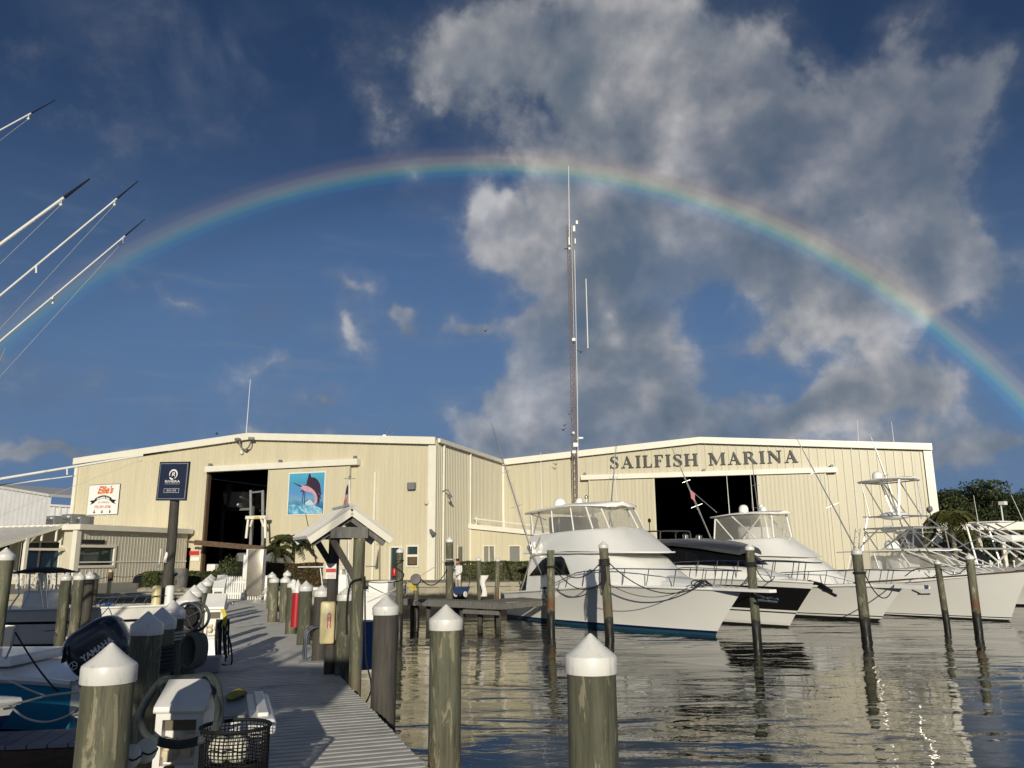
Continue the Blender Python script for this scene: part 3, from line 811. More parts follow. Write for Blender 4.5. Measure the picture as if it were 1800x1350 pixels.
# side wall downspouts, lamps
WS = S1[True]
for px_ in (778, 825):
    a = WS.px(px_, 850)[0]
    t = MB(); WS.box(t, a - .07, a + .07, GZ, ze1 - .1, .05, .17); t.build('downspout', M['trim'], shed1, smooth=0)
t = MB(); WS.box(t, 0, 42, ze1 - .18, ze1 + .10, .06, .26); t.build('gutter', M['trim'], shed1, smooth=0)
a, z = WS.px(777, 864); t = MB(); t.tube(smoothpath([WS.pt(a, z, .05), WS.pt(a, z + .1, .4), WS.pt(a, z - .2, .6)]), .05, 8); t.lathe([(.06, .1), (.2, -.12)], WS.pt(a, z - .3, .6), 10)
t.build('gooseneck_lamp', M['greypaint'], None, label='small gooseneck lamp on the shaded side wall of the left shed', cat='lamp')
sh = frame_hole(WS, 803.5, 961, 810, 994)
t = MB(); WS.box(t, sh[0] - .1, sh[1] + .1, sh[2] - .1, sh[3] + .1, .05, .10); o = t.build('window', M['trim'], shed1, smooth=0)
g = MB(); WS.box(g, sh[0], sh[1], sh[2], sh[3], .101, .11); g.build('pane', M['winglass'], o, smooth=0)
# small oval lamp on the right shed
a, z = W2.px(1634, 895); t = MB(); t.sphere(W2.pt(a, z, .2), .19, 12, 8, (1, .7, 1.2)); t.build('wall_lamp', M['greypaint'], None, label='dark round lamp near the right corner of the lettered shed', cat='lamp')

# ---------------------------------------------------------------- lettering of the right shed, strokes with serifs
def stroke_poly(pts, w0):
    "2D band along a polyline with given widths -> list of quads"
    out = []
    n = len(pts)
    L, R = [], []
    for i, (x, y, w) in enumerate(pts):
        a = pts[max(i - 1, 0)]; b = pts[min(i + 1, n - 1)]
        dx, dy = b[0] - a[0], b[1] - a[1]; l = math.hypot(dx, dy) or 1
        nx, ny = -dy / l, dx / l
        L.append((x + nx * w / 2, y + ny * w / 2)); R.append((x - nx * w / 2, y - ny * w / 2))
    for i in range(n - 1): out.append([R[i], R[i + 1], L[i + 1], L[i]])
    return out
def rect(x0, y0, x1, y1): return [(x0, y0), (x1, y0), (x1, y1), (x0, y1)]
TK, TN, SF = .19, .08, .06      # thick stem, thin stroke, serif thickness
def serif_foot(cx, y, w=.34): return rect(cx - w / 2, y, cx + w / 2, y + SF)
def glyph(ch):
    P = []
    if ch == 'I': P = [rect(.17 - TK / 2, SF, .17 + TK / 2, 1 - SF), serif_foot(.17, 0), serif_foot(.17, 1 - SF)]; W = .34
    elif ch == 'L': P = [rect(.17 - TK / 2, SF, .17 + TK / 2, 1 - SF), serif_foot(.17, 1 - SF), rect(0, 0, .62, SF), [(.50, SF), (.62, SF), (.62, .30), (.58, .30)]]; W = .64
    elif ch == 'F': P = [rect(.17 - TK / 2, SF, .17 + TK / 2, 1 - SF), serif_foot(.17, 0), rect(0, 1 - SF, .60, 1), [(.50, 1 - SF), (.56, .74), (.60, .74), (.60, 1 - SF)], rect(.17 + TK / 2, .49, .44, .54), rect(.42, .40, .46, .63)]; W = .62
    elif ch == 'H': P = [rect(.17 - TK / 2, SF, .17 + TK / 2, 1 - SF), rect(.72 - TK / 2, SF, .72 + TK / 2, 1 - SF), serif_foot(.17, 0), serif_foot(.17, 1 - SF), serif_foot(.72, 0), serif_foot(.72, 1 - SF), rect(.17 + TK / 2, .48, .72 - TK / 2, .54)]; W = .89
    elif ch == 'A':
        P = [[(.13, SF), (.195, SF), (.45, .86), (.41, 1.0)], [(.60, SF), (.79, SF), (.45, 1.02), (.40, 1.02), (.37, .93)], serif_foot(.15, 0, .28), serif_foot(.70, 0, .36), rect(.25, .32, .62, .375)]; W = .88
    elif ch == 'M':
        P = [rect(.12, SF, .12 + TN, 1 - SF), rect(.86, SF, .86 + TK, 1 - SF), [(.06, 1), (.27, 1), (.58, .22), (.53, .02), (.50, .02)], [(.53, .02), (.58, .22), (.86, 1 - SF), (.86, .80)], serif_foot(.15, 0, .28), serif_foot(.945, 0, .34), rect(0, 1 - SF, .22, 1), rect(.86, 1 - SF, 1.11, 1)]; W = 1.11
    elif ch == 'N':
        P = [rect(.12, SF, .12 + TN, 1 - SF), rect(.74, 0.0, .74 + TN, 1 - SF), [(.04, 1), (.25, 1), (.805, .16), (.805, 0), (.74, 0)], serif_foot(.15, 0, .28), rect(.62, 1 - SF, .92, 1)]; W = .92
    elif ch == 'R':
        arc = [(.26, 1 - SF / 2, SF), (.42, .97, .075), (.55, .87, .14), (.58, .75, .16), (.52, .61, .12), (.40, .535, .065), (.26, .52, SF)]
        P = [rect(.17 - TK / 2, SF, .17 + TK / 2, 1 - SF), serif_foot(.17, 0), rect(0, 1 - SF, .27, 1), [(.32, .55), (.50, .55), (.84, SF), (.62, SF)], rect(.62, 0, .90, SF)] + stroke_poly(arc, 0); W = .90
    elif ch == 'S':
        arc = [(.55, .74, .035), (.51, .90, .06), (.40, .965, .06), (.26, .965, .075), (.13, .89, .115), (.11, .76, .15), (.20, .63, .17), (.34, .52, .18), (.48, .41, .17), (.555, .28, .15), (.53, .13, .115), (.40, .035, .075), (.25, .03, .06), (.13, .11, .06), (.065, .28, .035)]
        P = stroke_poly(arc, 0) + [rect(.53, .70, .58, .99), rect(.04, .02, .09, .30)]; W = .63
    return P, W
a0, zb0 = W2.px(1072, 824, .2); a1, zb1 = W2.px(1408, 811.5, .2)
hcap = (W2.px(1385, 790.5, .2)[1] - W2.px(1385, 812.5, .2)[1])
txt = 'SAILFISH  MARINA'
gap = .15
wid = sum((.28 if ch == ' ' else glyph(ch)[1] + gap) for ch in txt)
sx = (a1 - a0) / wid
x = a0
zb = (zb0 + zb1) / 2
for ch in txt:
    if ch == ' ': x += .28 * sx; continue
    P, w_ = glyph(ch)
    mb = MB()
    for j, poly in enumerate(P):
        mb.prism([W2.pt(x + q[0] * sx, zb + q[1] * hcap, .10 + .002 * (j % 4)) for q in poly], W2.n * .07)
    mb.build('letter', M['letter'], shed2, smooth=0)
    x += (w_ + gap) * sx

# ---------------------------------------------------------------- low wing between the sheds
aw = WS.px(824.5, 960)[0]
Q0 = WS.pt(aw, 0, .06)
dirw = Vector((math.cos(rad(-16)), math.sin(rad(-16)), 0))
Q1 = Q0 + dirw * 11.0
WW = Wall(tuple(Q0.xy), tuple(Q1.xy))
_, ze_a = WW.px(826, 929); ae, ze_b = WW.px(925, 939)
slope_w = (ze_b - ze_a) / ae
lw = thing('office_wing', 'low cream office wing tucked between the two tall sheds', 'building', (Q0.x, Q0.y, GZ))
ww1 = frame_hole(WW, 851, 960.5, 869, 988); ww2 = frame_hole(WW, 896, 960.5, 914, 992)
t = MB(); panels(t, WW, 0, 11, GZ, lambda s: ze_a + slope_w * s, [ww1, ww2], .42, .05, .015, .04)
t.build('front_wall', M['cream'], lw, smooth=0)
opening(WW, lw, ww1, 'window', M['blind'], .06, 1); opening(WW, lw, ww2, 'window', M['blind'], .06, 0)
t = MB()
bk = -WW.n
t.prism([WW.pt(-.05, ze_a, .25), WW.pt(11.2, ze_a + slope_w * 11.2, .25), WW.pt(11.2, ze_a + slope_w * 11.2 + .34, .25), WW.pt(-.05, ze_a + .34, .25)], bk * 5.0)
t.build('roof', M['trim'], lw, smooth=0)
t = MB(); e1 = WW.pt(11, 0); t.quad(e1 + Vector((0, 0, GZ)), e1 + bk * 5 + Vector((0, 0, GZ)), e1 + bk * 5 + Vector((0, 0, ze_a + slope_w * 11)), e1 + Vector((0, 0, ze_a + slope_w * 11))); t.build('end_wall', M['cream_side'], lw, smooth=0)
t = MB()
t.tube([WW.pt(.1, ze_a + .75, -.6), WW.pt(10, ze_a + slope_w * 10 + .6, -.6)], .05, 6)
for k in range(5): t.tube([WW.pt(.3 + k * 2.2, ze_a + .3 + slope_w * (.3 + k * 2.2), -.6), WW.pt(.3 + k * 2.2, ze_a + .95 + slope_w * (.3 + k * 2.2), -.6)], .035, 6)
t.build('roof_pipe', M['trim'], lw)

# ---------------------------------------------------------------- deli with porch, and the grey shed behind
DQ = aty(131, 1023, 50.5)
dd = Vector((math.sin(rad(17)), math.cos(rad(17)), 0))
D0 = Vector((DQ.x, DQ.y, 0)); D1 = D0 + dd * 10.0
WD = Wall(tuple(D0.xy), tuple(D1.xy))         # long wall facing the dock
de = thing('deli_building', 'low grey and cream deli with a big window and a metal porch roof', 'building', (D0.x, D0.y, GZ))
dz = WD.px(131, 931)[1]
wd = frame_hole(WD, 137.5, 962, 199, 994)
wd = (wd[0] + .1, WD.px(199, 975)[0], wd[2], wd[3])
t = MB(); panels(t, WD, 0, 10, GZ, lambda s: dz, [wd], .28, .05, .015, .014); t.build('side_wall', M['deliwall'], de, smooth=0)
opening(WD, de, wd, 'window', M['winglass'], .16, 0, .05)
t = MB(); WD.box(t, 0, 10, GZ + 1.28, GZ + 1.36, .035, .07); t.build('rail_trim', M['trim'], de, smooth=0)
t = MB(); a, z = WD.px(135, 958); WD.box(t, .25, 2.0, wd[3] + .22, wd[3] + .48, .05, .09); o = t.build('sign_board', M['signblack'], de, smooth=0)
fx = -WD.u                                   # towards the camera
fl = Vector((WD.n.x * -1, WD.n.y * -1, 0))   # to the left along the front
WF = Wall(tuple((D0 + fl * 14).xy), tuple(D0.xy))   # front wall under the porch
fh = [(2.0, 4.6, GZ + .9, GZ + 2.5), (6.2, 8.6, GZ + .9, GZ + 2.5), (9.4, 12.6, GZ + .85, GZ + 2.55)]
t = MB(); panels(t, WF, 0, 14, GZ, lambda s: dz, fh, .36, .10, .02, .03); t.build('front_wall', M['deliwall'], de, smooth=0)
for h in fh: opening(WF, de, h, 'window', M['winglass'], .12, 1)
t = MB(); t.box(D0 + Vector((-.10, -.10, (GZ + dz) / 2)), (.34, .34, dz - GZ), WD.rz); t.build('corner_post', M['trim'], de, smooth=0)
t = MB()
e = .45
pr = [D0 + fl * 14 - fx * -e, D0 - fl * e + fx * e, D1 - fl * e, D1 + fl * 14]
t.prism([p + Vector((0, 0, dz)) for p in pr], (0, 0, .34)); t.build('roof', M['trim'], de, smooth=0)
# porch: sloped standing seam roof on braced posts
po = MB()
zr_, zf_ = dz + .36, GZ + 2.20
ra, rb = D0 + fl * 14 + Vector((0, 0, zr_)), D0 + fl * 1.0 + Vector((0, 0, zr_))
fa, fb = D0 + fl * 16 + fx * 5.2 + Vector((0, 0, zf_)), D0 + fl * 1.0 + fx * 5.2 + Vector((0, 0, zf_))
def roofsheet(mb, ra, rb, fa, fb, k, th=.07, rib=.05):
    mb.prism([ra, rb, fb, fa], (0, 0, -th))
    for i in range(k + 1):
        u = i / k
        mb.beam(ra.lerp(rb, u) + Vector((0, 0, .025)), fa.lerp(fb, u) + Vector((0, 0, .025)), .05, rib)
roofsheet(po, ra, rb, fa, fb, 26)
o = po.build('porch_roof', M['roof'], de, smooth=0)
t = MB(); t.beam(fa + Vector((0, 0, -.12)) + fx * .03, fb + Vector((0, 0, -.12)) + fx * .03, .06, .2); t.beam(rb - fl * .04, fb - fl * .04 + Vector((0, 0, -.1)), .06, .2); t.build('fascia', M['trim'], o, smooth=0)
for k in (0.05, .36, .68, .98):
    p = fa.lerp(fb, k) - fx * .5
    t = MB(); t.box((p.x, p.y, (GZ + zf_) / 2), (.2, .2, zf_ - GZ - .06), WD.rz); t.build('porch_post', M['trim'], de, smooth=0)
for q in (.55,):
    p = rb.lerp(fb, q); p0 = Vector((p.x, p.y, GZ)); pz = p.z - .12
    t = MB(); t.box((p.x, p.y, (GZ + pz) / 2), (.2, .2, pz - GZ), WD.rz)
    t.beam(Vector((p.x, p.y, GZ + 2.3)), Vector((p.x, p.y, GZ + 2.9)) - fx * .6, .1, .1)
    t.build('porch_post', M['trim'], de, smooth=0)
t = MB(); t.beam(rb.lerp(fb, .55) * 1 + Vector((0, 0, -.75)), Vector((D0.x, D0.y, rb.lerp(fb, .55).z - .75)) + fl * 1.0, .14, .14)
for q in (.15, .35): 
    p = rb.lerp(fb, q); t.beam(Vector((p.x, p.y, GZ + 2.6)), p + Vector((0, 0, -.1)), .1, .1)
t.build('porch_beam', M['trim'], de, smooth=0)
# roof units
for (x0, x1, y0, y1, nm, lab) in ((78, 104, 908, 929, 'air_conditioner', 'boxy grey roof air conditioner, the left one on the deli roof'), (104, 136, 905, 929, 'air_conditioner', 'biggest dark grey roof air conditioner on the deli'), (134, 148, 908, 929, 'air_conditioner', 'narrow dark roof unit against the tall shed corner')):
    c0, c1 = aty(x0, y1, 54), aty(x1, y0, 54)
    rt = thing(nm, lab, 'air conditioner', ((c0.x + c1.x) / 2, 54.6, dz + .34), WD.rz - PI / 2 - .2, group='roof air conditioners')
    w_, h_ = abs(c1.x - c0.x), max(.5, c1.z - dz - .34)
    t = MB(); t.bbox((0, 0, h_ / 2 + .06), (w_, 1.0, h_), .03); t.build('casing', M['greypaint'], rt, world=False)
    t = MB()
    for k in range(5): t.box((0, -.52, h_ * (.25 + .13 * k)), (w_ * .8, .03, .03))
    for sx_ in (-1, 1): t.box((sx_ * w_ * .35, 0, .03), (.1, 1, .06))
    t.build('louvre', M['black'], rt, world=False)
    t = MB(); t.box((w_ * .2, -.515, h_ * .85), (w_ * .25, .02, .1)); t.build('badge_plate', M['white'], rt, world=False)
# grey ribbed shed, two heights, far left
g0, g1, g2 = aty(-60, 1000, 86), aty(76, 1000, 80), aty(136, 1000, 80)
GW = Wall(tuple(g0.xy), tuple(g1.xy))
gs = thing('grey_ribbed_shed', 'pale grey ribbed metal shed in two heights behind the deli', 'building', (g0.x, g0.y, GZ))
z0_, z1_ = GW.px(0, 858)[1], GW.px(75, 874)[1]
aL = GW.px(0, 858)[0]
sl_ = (z1_ - z0_) / (GW.L - aL)
t = MB(); panels(t, GW, 0, GW.L, GZ, lambda s: z0_ + sl_ * (s - aL), (), .75, .22, .07, .16); t.build('high_wall', M['greyribs'], gs, smooth=0)
t = MB(); t.prism([GW.pt(0, z0_ - sl_ * aL, .3), GW.pt(GW.L, z1_, .3), GW.pt(GW.L, z1_ + .25, .3), GW.pt(0, z0_ - sl_ * aL + .25, .3)], -GW.n * 20); t.build('high_roof', M['roof'], gs, smooth=0)
G2 = Wall(tuple(g1.xy), tuple((g2 + Vector((3, 0, 0))).xy))
zz0 = G2.px(78, 890)[1]; zz1 = G2.px(128, 897)[1]
t = MB(); panels(t, G2, 0, G2.L, GZ, lambda s: zz0 + (zz1 - zz0) * s / G2.L, (), .6, .2, .06, .12); t.build('low_wall', M['greyribs'], gs, smooth=0)
t = MB(); t.prism([G2.pt(0, zz0, .3), G2.pt(G2.L, zz1, .3), G2.pt(G2.L, zz1 + .2, .3), G2.pt(0, zz0 + .2, .3)], -G2.n * 16); t.build('low_roof', M['roof'], gs, smooth=0)
# ---------------------------------------------------------------- the main dock
DZ = 1.15
AX = Vector((-.3304, .9438, 0)); RX = Vector((.9438, .3304, 0))
def dk(q, w, z=DZ): return AX * q + RX * w + Vector((0, 0, z))
WLFT, WRGT = -.40, 1.63
dock = thing('dock', 'long grey plank dock with ribbed boards running to the white gate', 'dock', tuple(dk(0, .6)))
mb = MB()
q = -5.0
rnd = random.Random(3)
while q < 37.4:
    dzb = rnd.uniform(-.0015, .0015); w0, w1 = WLFT + rnd.uniform(-.01, .01), WRGT + rnd.uniform(-.012, .012)
    prof = [(0, -.035), (0, -.013), (.020, 0), (.070, .0022), (.118, 0), (.138, -.013), (.138, -.035)]
    mb.loft([[dk(q + a, w, DZ + z + dzb) for a, z in prof] for w in (w0, w1)], closed=False)
    mb.add([dk(q + a, w1, DZ + z + dzb) for a, z in prof], [tuple(range(7))])
    q += .146
mb.build('deck_boards', M['deck'], dock, smooth=0, recalc=False)
mb = MB(); mb.beam(dk(-5, WRGT - .10, DZ - .16), dk(37.3, WRGT - .10, DZ - .16), .07, .24); mb.beam(dk(-5, WLFT + .10, DZ - .16), dk(37.3, WLFT + .10, DZ - .16), .07, .24)
for k in range(3): mb.beam(dk(-5, .1 + .5 * k, DZ - .16), dk(37.3, .1 + .5 * k, DZ - .16), .07, .24)
mb.build('stringers', M['brownwood'], dock, smooth=0)

# ---------------------------------------------------------------- pilings
def piling(x, y, ztip, r=.13, label='', lean=(0, 0), group='white capped pilings', cap=True, m='pile', zb=-1.5, name='piling'):
    t = thing(name, label, 'piling', (x, y, 0), group=group)
    rr = random.Random(int(abs(x * 977 + y * 131)))
    zc = ztip - (r * 1.02 if cap else 0)
    def ax(z): return Vector((x + lean[0] * (z - ztip), y + lean[1] * (z - ztip), z))
    mb = MB()
    zs = [zb + (zc - zb) * i / 14 for i in range(15)]
    ph = rr.uniform(0, 6)
    rings = []
    for z in zs:
        rings.append([ax(z) + Vector((math.cos(2 * PI * k / 20), math.sin(2 * PI * k / 20), 0)) * r * (1.04 - .03 * (z - zb) / (zc - zb)) * (1 + .022 * math.sin(3 * 2 * PI * k / 20 + ph + z * .7) + .012 * math.sin(2 * PI * k * 5 / 20 + z * 2 + ph)) for k in range(20)])
    mb.loft(rings, True, True)
    mb.build('post', M[m], t)
    if cap:
        mb = MB()
        b = ax(zc)
        R = r * 1.085
        mb.lathe([(R * .985, -.072 * r / .13), (R, -.068 * r / .13), (R * 1.0, .002), (R * .975, .018), (R * .55, r * .50), (R * .10, r * .96), (R * .04, r * 1.01), (0.001, r * 1.02)], b, 28)
        mb.build('cap', M['capp'], t, smooth=30)
    return t

LP = [ (-2.115, 4.38, 2.38, .126, 'biggest near piling, blue rope wound round its foot, beside the power pedestal'),
       (-3.10, 7.01, 2.38, .122, 'tall bare piling just behind the blue-roped one, facing the outboard motor'),
       (-3.30, 7.75, 2.37, .125, 'piling wound with dark blue-green rope below its white cap'),
       (-3.76, 9.10, 2.37, .125, 'piling with a white cord wound under its cap, before the hose reel'),
       (-4.62, 11.7, 2.38, .150, 'piling with the broadest cap, just behind the grey hose reel'),
       (-5.52, 14.2, 2.38, .130, 'sixth white-capped piling along the left edge of the dock'),
       (-6.10, 15.99, 2.38, .130, 'seventh white-capped piling along the left edge of the dock'),
       (-7.52, 20.1, 2.38, .130, 'eighth white-capped piling along the left edge of the dock'),
       (-8.55, 23.04, 2.38, .130, 'ninth white-capped piling along the left edge of the dock'),
       (-9.2, 24.9, 2.38, .130, 'last white-capped piling on the left dock edge before the gate')]
for x, y, z, r, l in LP: piling(x, y, z, r, l)
RP = [ (-8.40, 28.48, 2.38, .13, 'hindmost white-capped piling at the right dock edge by the grey cabinet'),
       (-8.10, 29.3, 2.42, .13, 'taller piling close behind the hindmost pair on the right dock edge'),
       (-6.50, 22.28, 2.38, .125, 'piling beside the heap of pale hanging ropes on the dock edge'),
       (-6.18, 22.21, 2.38, .125, 'piling with a metal cleat ring on its face, right dock edge'),
       (-5.05, 18.78, 2.36, .120, 'short piling half hidden behind the red fire tube'),
       (-4.16, 16.45, 2.38, .130, 'greenish piling directly right of the red fire tube'),
       (-3.22, 13.82, 2.38, .125, 'dark brown piling between the ladder and the greenish piling'),
       (-2.50, 12.25, 2.38, .118, 'piling right beside the cream fire box at the ladder'),
       (-1.58, 10.20, 2.36, .150, 'dark piling with a dull grey cap at the dock corner by the kiosk'),
       (-.63, 7.69, 2.38, .145, 'thick piling alone in the water close to the ribbed dock edge'),
       (.43, 4.69, 2.38, .135, 'nearest streaky green piling standing in the water, clean white cap')]
for x, y, z, r, l in RP: piling(x, y, z, r, l, m='darkwood' if 'dark' in l else 'pile')
WP = [ ((702, 1110), (703, 962), .135, 'piling with black looped ropes in front of the office door'),
       ((790, 1090), (790, 943), .17, 'tallest piling at the low dock, with tied ropes round its middle'),
       ((845, 1085), (841, 978), .13, 'piling at the low dock corner with a white cloth beside it'),
       ((873, 1087), (875, 980), .11, 'slim pale piling next to the white fender of the big yacht'),
       ((1072, 1120), (1060, 951), .165, 'stout piling with black ropes before the middle of the big yacht'),
       ((1331, 1125), (1317, 955), .15, 'piling at the bow pulpit of the big white yacht'),
       ((1523, 1118), (1505, 961), .175, 'leaning greenish piling before the second white sportfisher'),
       ((1665, 1103), (1647, 983), .12, 'thin leaning piling with a double band before the tuna tower boat'),
       ((1720, 1108), (1703, 972), .15, 'green leaning piling nearest the right edge of the harbour'),
       ((1212, 1080), (1207, 964), .15, 'piling standing before the dark cabin windows of the black yacht'),
       ((1376, 1062), (1375, 969), .14, 'small piling behind the bow rail of the black yacht'),
       ((770, 1075), (769, 1000), .0, ''), ((815, 1060), (813, 1002), .12, 'short piling beside the blue dock cart'),
       ((912, 1060), (911, 1003), .12, 'short piling beside the stern of the big yacht'),
       ((733, 1092), (731, 1024), .12, 'sawn piling carrying the round black hose reel')]
PIL = {}
for w_, t_, r, l in WP:
    if not l: continue
    b = onz(*w_, 0); tp = aty(*t_, b.y)
    ln = Vector(((tp.x - b.x) / tp.z, 0))
    PIL[w_[0]] = piling(tp.x, tp.y, tp.z, r, l, (ln.x, 0), cap=('sawn' not in l))
b = onz(969, 1106, 0); tp = aty(968, 967, b.y)
piling(tp.x, tp.y, tp.z, .155, 'flat-topped piling without a cap before the yacht side window', (0.012, 0), cap=False)
# pilings left of the dock
for (px, py, Y, r, zb, l) in ((12, 962, 13.5, .135, -1.5, 'piling cut by the left edge of the picture'), (118, 1006, 22, .135, -1.5, 'left one of two slim pilings before the white boat hull'),
                          (141, 1005, 22, .135, -1.5, 'right one of two slim pilings before the white boat hull'), (159, 1004, 27, .165, -1.5, 'dark grey piling behind the pair at the white boat'),
                          (167, 1006, 28.3, .14, -1.5, 'piling half hidden behind the dark grey one')):
    p = aty(px, py, Y); piling(p.x, p.y, p.z, r, l, (.02 if px < 20 else 0, 0), m='darkwood' if 'dark' in l else 'pile')
# unseen pilings added behind the photographer along the dock to cast shade
for i, (q_, w_) in enumerate(((1.0, WLFT - .15), (-1.2, WLFT - .12), (-3.6, WLFT - .15), (-1.5, WRGT + .15), (-4.4, WRGT + .15))):
    p = dk(q_, w_); piling(p.x, p.y, 2.38, .14, 'unseen white-capped dock piling added behind the photographer for shade')

# ---------------------------------------------------------------- power pedestals
def pedestal(p, rz, label, w=.30, H=1.0, shaft=True, group='white power pedestals'):
    t = thing('power_pedestal', label, 'power pedestal', tuple(p), rz, group)
    d = w * .8
    zh = H * .36                   # underside of the head
    mb = MB()
    if shaft:
        rings = [[Vector((sx * a, sy * a * .9, z)) for sx, sy in ((1, 1), (-1, 1), (-1, -1), (1, -1))] for a, z in ((w * .36, .12), (w * .30, zh * .5), (w * .26, zh), (w * .46, zh + .06))]
        mb.loft(rings, True, True)
    else:
        mb.bbox((0, 0, zh / 2 + .03), (w * .96, d * .96, zh), .02)
    mb.build('shaft', M['plastic'], t, world=False, smooth=30)
    mb = MB(); mb.bbox((0, 0, .06), (w * 1.15, d * 1.2, .12), .02); mb.build('base', M['plastic'], t, world=False, smooth=30)
    # head: box with a recessed front, rim frame around the recess
    zt = H * .735
    mb = MB()
    mb.box((0, d * .14, (zh + zt) / 2 + .03), (w * .98, d * .68, zt - zh + .06))
    fw = w * .14
    for sx in (-1, 1): mb.box((sx * (w * .49 - fw / 2), -d * .335, (zh + zt) / 2 + .03), (fw, d * .27, zt - zh + .06))
    mb.box((0, -d * .335, zt + .03 - fw * .2), (w * .98 - 2 * fw, d * .27, fw * 1.0)); mb.box((0, -d * .335, zh + fw * .2), (w * .98 - 2 * fw, d * .27, fw * .5))
    mb.build('head', M['plastic'], t, world=False, smooth=0)
    mb = MB(); mb.box((0, -d * .25, zt - .045 * H), (w * .74, .01, .09 * H)); mb.build('smoked_cover', M['smoke'], t, world=False)
    for sx in (-1, 1):
        mb = MB()
        z0 = zh + (zt - zh) * .36 + sx * .014
        mb.lathe([(w * .17, 0), (w * .17, .03), (w * .13, .05), (0.001, .05)], (0, 0, 0), 16, Matrix.Translation((sx * w * .19, -d * .22, z0)) @ Matrix.Rotation(PI / 2, 4, 'X'))
        mb.bbox((sx * w * .19, -d * .22 - .055, z0 - .01), (w * .2, .025, w * .22), .008)
        mb.box((sx * w * .19, -d * .22 - .02, z0 + w * .24), (w * .26, .03, w * .12))
        mb.build('receptacle', M['beige'], t, world=False, smooth=30)
    # sloping lid with a lip
    mb = MB()
    y0, y1 = -d * .56, d * .58
    zf, zk = zt + .045, H
    sec = [Vector((0, y0, zf)), Vector((0, y0 - .006, zf + .012)), Vector((0, y0, zf + .04)), Vector((0, y0 + .02, zf + .052)), Vector((0, y1 - .03, zk)), Vector((0, y1, zk - .02)), Vector((0, y1, zf))]
    rings = []
    for x_, k in ((-w * .54, .93), (-w * .525, 1), (w * .525, 1), (w * .54, .93)):
        rings.append([Vector((x_, v.y * k, zf + (v.z - zf) * (1 if k == 1 else .85))) for v in sec])
    mb.loft(rings, True, True)
    mb.build('lid', M['plastic'], t, world=False, smooth=28)
    return t
PRZ = rad(12)
pedestal(onz(313, 1434, DZ), rad(4), 'nearest power pedestal, its white sloping lid ringed by dark rope', .315, .84, False)
pP = onz(372, 1166, DZ)
pedestal(pP, PRZ, 'power pedestal hung with a straw mop and black hoses', .29, 1.10)
pedestal(onz(381, 1092, DZ) , PRZ, 'power pedestal next behind the one with the mop', .30, 1.08)
pedestal(onz(387, 1062, DZ), PRZ, 'farthest power pedestal, by the picket fence', .34, 1.08)
mb = MB(); p = onz(372, 1180, DZ); mb.bbox((p.x - .02, p.y - .12, DZ + .12), (.36, .30, .22), .02, .2)
mb.build('pedestal_plinth', M['composite'], None, label='grey plastic step box at the foot of the pedestal with the mop', cat='step box')
mb = MB(); mb.tube([p + Vector((.14, -.62, .36 + .05)), p + Vector((.14, -.62, .60))], [.045, .03], 10)
# rust coloured plug hanging below the near pedestal sockets
pn = onz(313, 1434, DZ)
mb = MB(); mb.lathe([(.035, 0), (.042, .02), (.036, .13), (.03, .14), (.001, .14)], pn + Vector((.01, -.24, .22)), 14); mb.tube(smoothpath([pn + Vector((.01, -.24, .22)), pn + Vector((.02, -.25, .1)), pn + Vector((.10, -.3, .02))]), .015, 8)
mb.build('shore_power_plug', M['rust'], None, label='rust-red plug hanging below the near pedestal sockets', cat='plug')
# dark rope looped over the near pedestal
mb = MB()
def pl(px, py, dy): return aty(px, py, pn.y + dy)
loop = [pl(236, 1380, -.1), pl(236, 1330, -.14), pl(239, 1290, -.2), pl(247, 1250, -.14), pl(262, 1222, .0), pl(285, 1195, .16), pl(310, 1192, .2), pl(340, 1190, .2), pl(365, 1186, .15), pl(382, 1200, .05), pl(387, 1235, -.06), pl(386, 1270, -.20), pl(370, 1294, -.27), pl(340, 1307, -.29), pl(310, 1311, -.29), pl(280, 1306, -.29), pl(256, 1290, -.27), pl(245, 1265, -.2)]
mb.tube(smoothpath(loop, 6), .021, 8)
loop2 = [pl(248, 1265, -.12), pl(258, 1235, .0), pl(285, 1199, .14), pl(312, 1197, .18), pl(345, 1190, .18), pl(370, 1190, .12), pl(379, 1215, .02), pl(384, 1250, -.16), pl(374, 1284, -.24), pl(342, 1300, -.28), pl(305, 1304, -.28), pl(268, 1294, -.27)]
mb.tube(smoothpath([p + Vector((0, -.012, -.004)) for p in loop2], 6), .019, 8)
mb.build('dock_line', M['ropeg'], None, label='thick dark green-grey rope looped round the near pedestal head', cat='rope')

# ---------------------------------------------------------------- wire basket with foam floats behind the near pedestal
bc = aty(414, 1290, 5.6); bc.z = 0
bk_ = thing('wire_basket', 'round black wire mesh basket on the dock beside the near pedestal', 'basket', (bc.x, bc.y, DZ))
mb = MB()
bz0, bz1, br = DZ + .02, DZ + .57, .215
for i in range(48):
    a = 2 * PI * i / 48
    e = Vector((math.cos(a), math.sin(a), 0)) * br
    mb.tube([bc + e + Vector((0, 0, bz0)), bc + e + Vector((0, 0, bz1))], .0032, 4, caps=False)
for k in range(27):
    z = bz0 + (bz1 - bz0) * k / 26
    mb.tube([bc + Vector((math.cos(2 * PI * i / 40), math.sin(2 * PI * i / 40), 0)) * br + Vector((0, 0, z)) for i in range(40)], .0032, 4, closed=True)
mb.build('mesh', M['black'], bk_, smooth=0, recalc=False)
mb = MB(); mb.tube([bc + Vector((math.cos(2 * PI * i / 40), math.sin(2 * PI * i / 40), 0)) * (br + .004) + Vector((0, 0, bz1 + .01)) for i in range(40)], .011, 8, closed=True)
mb.build('rim', M['black'], bk_)
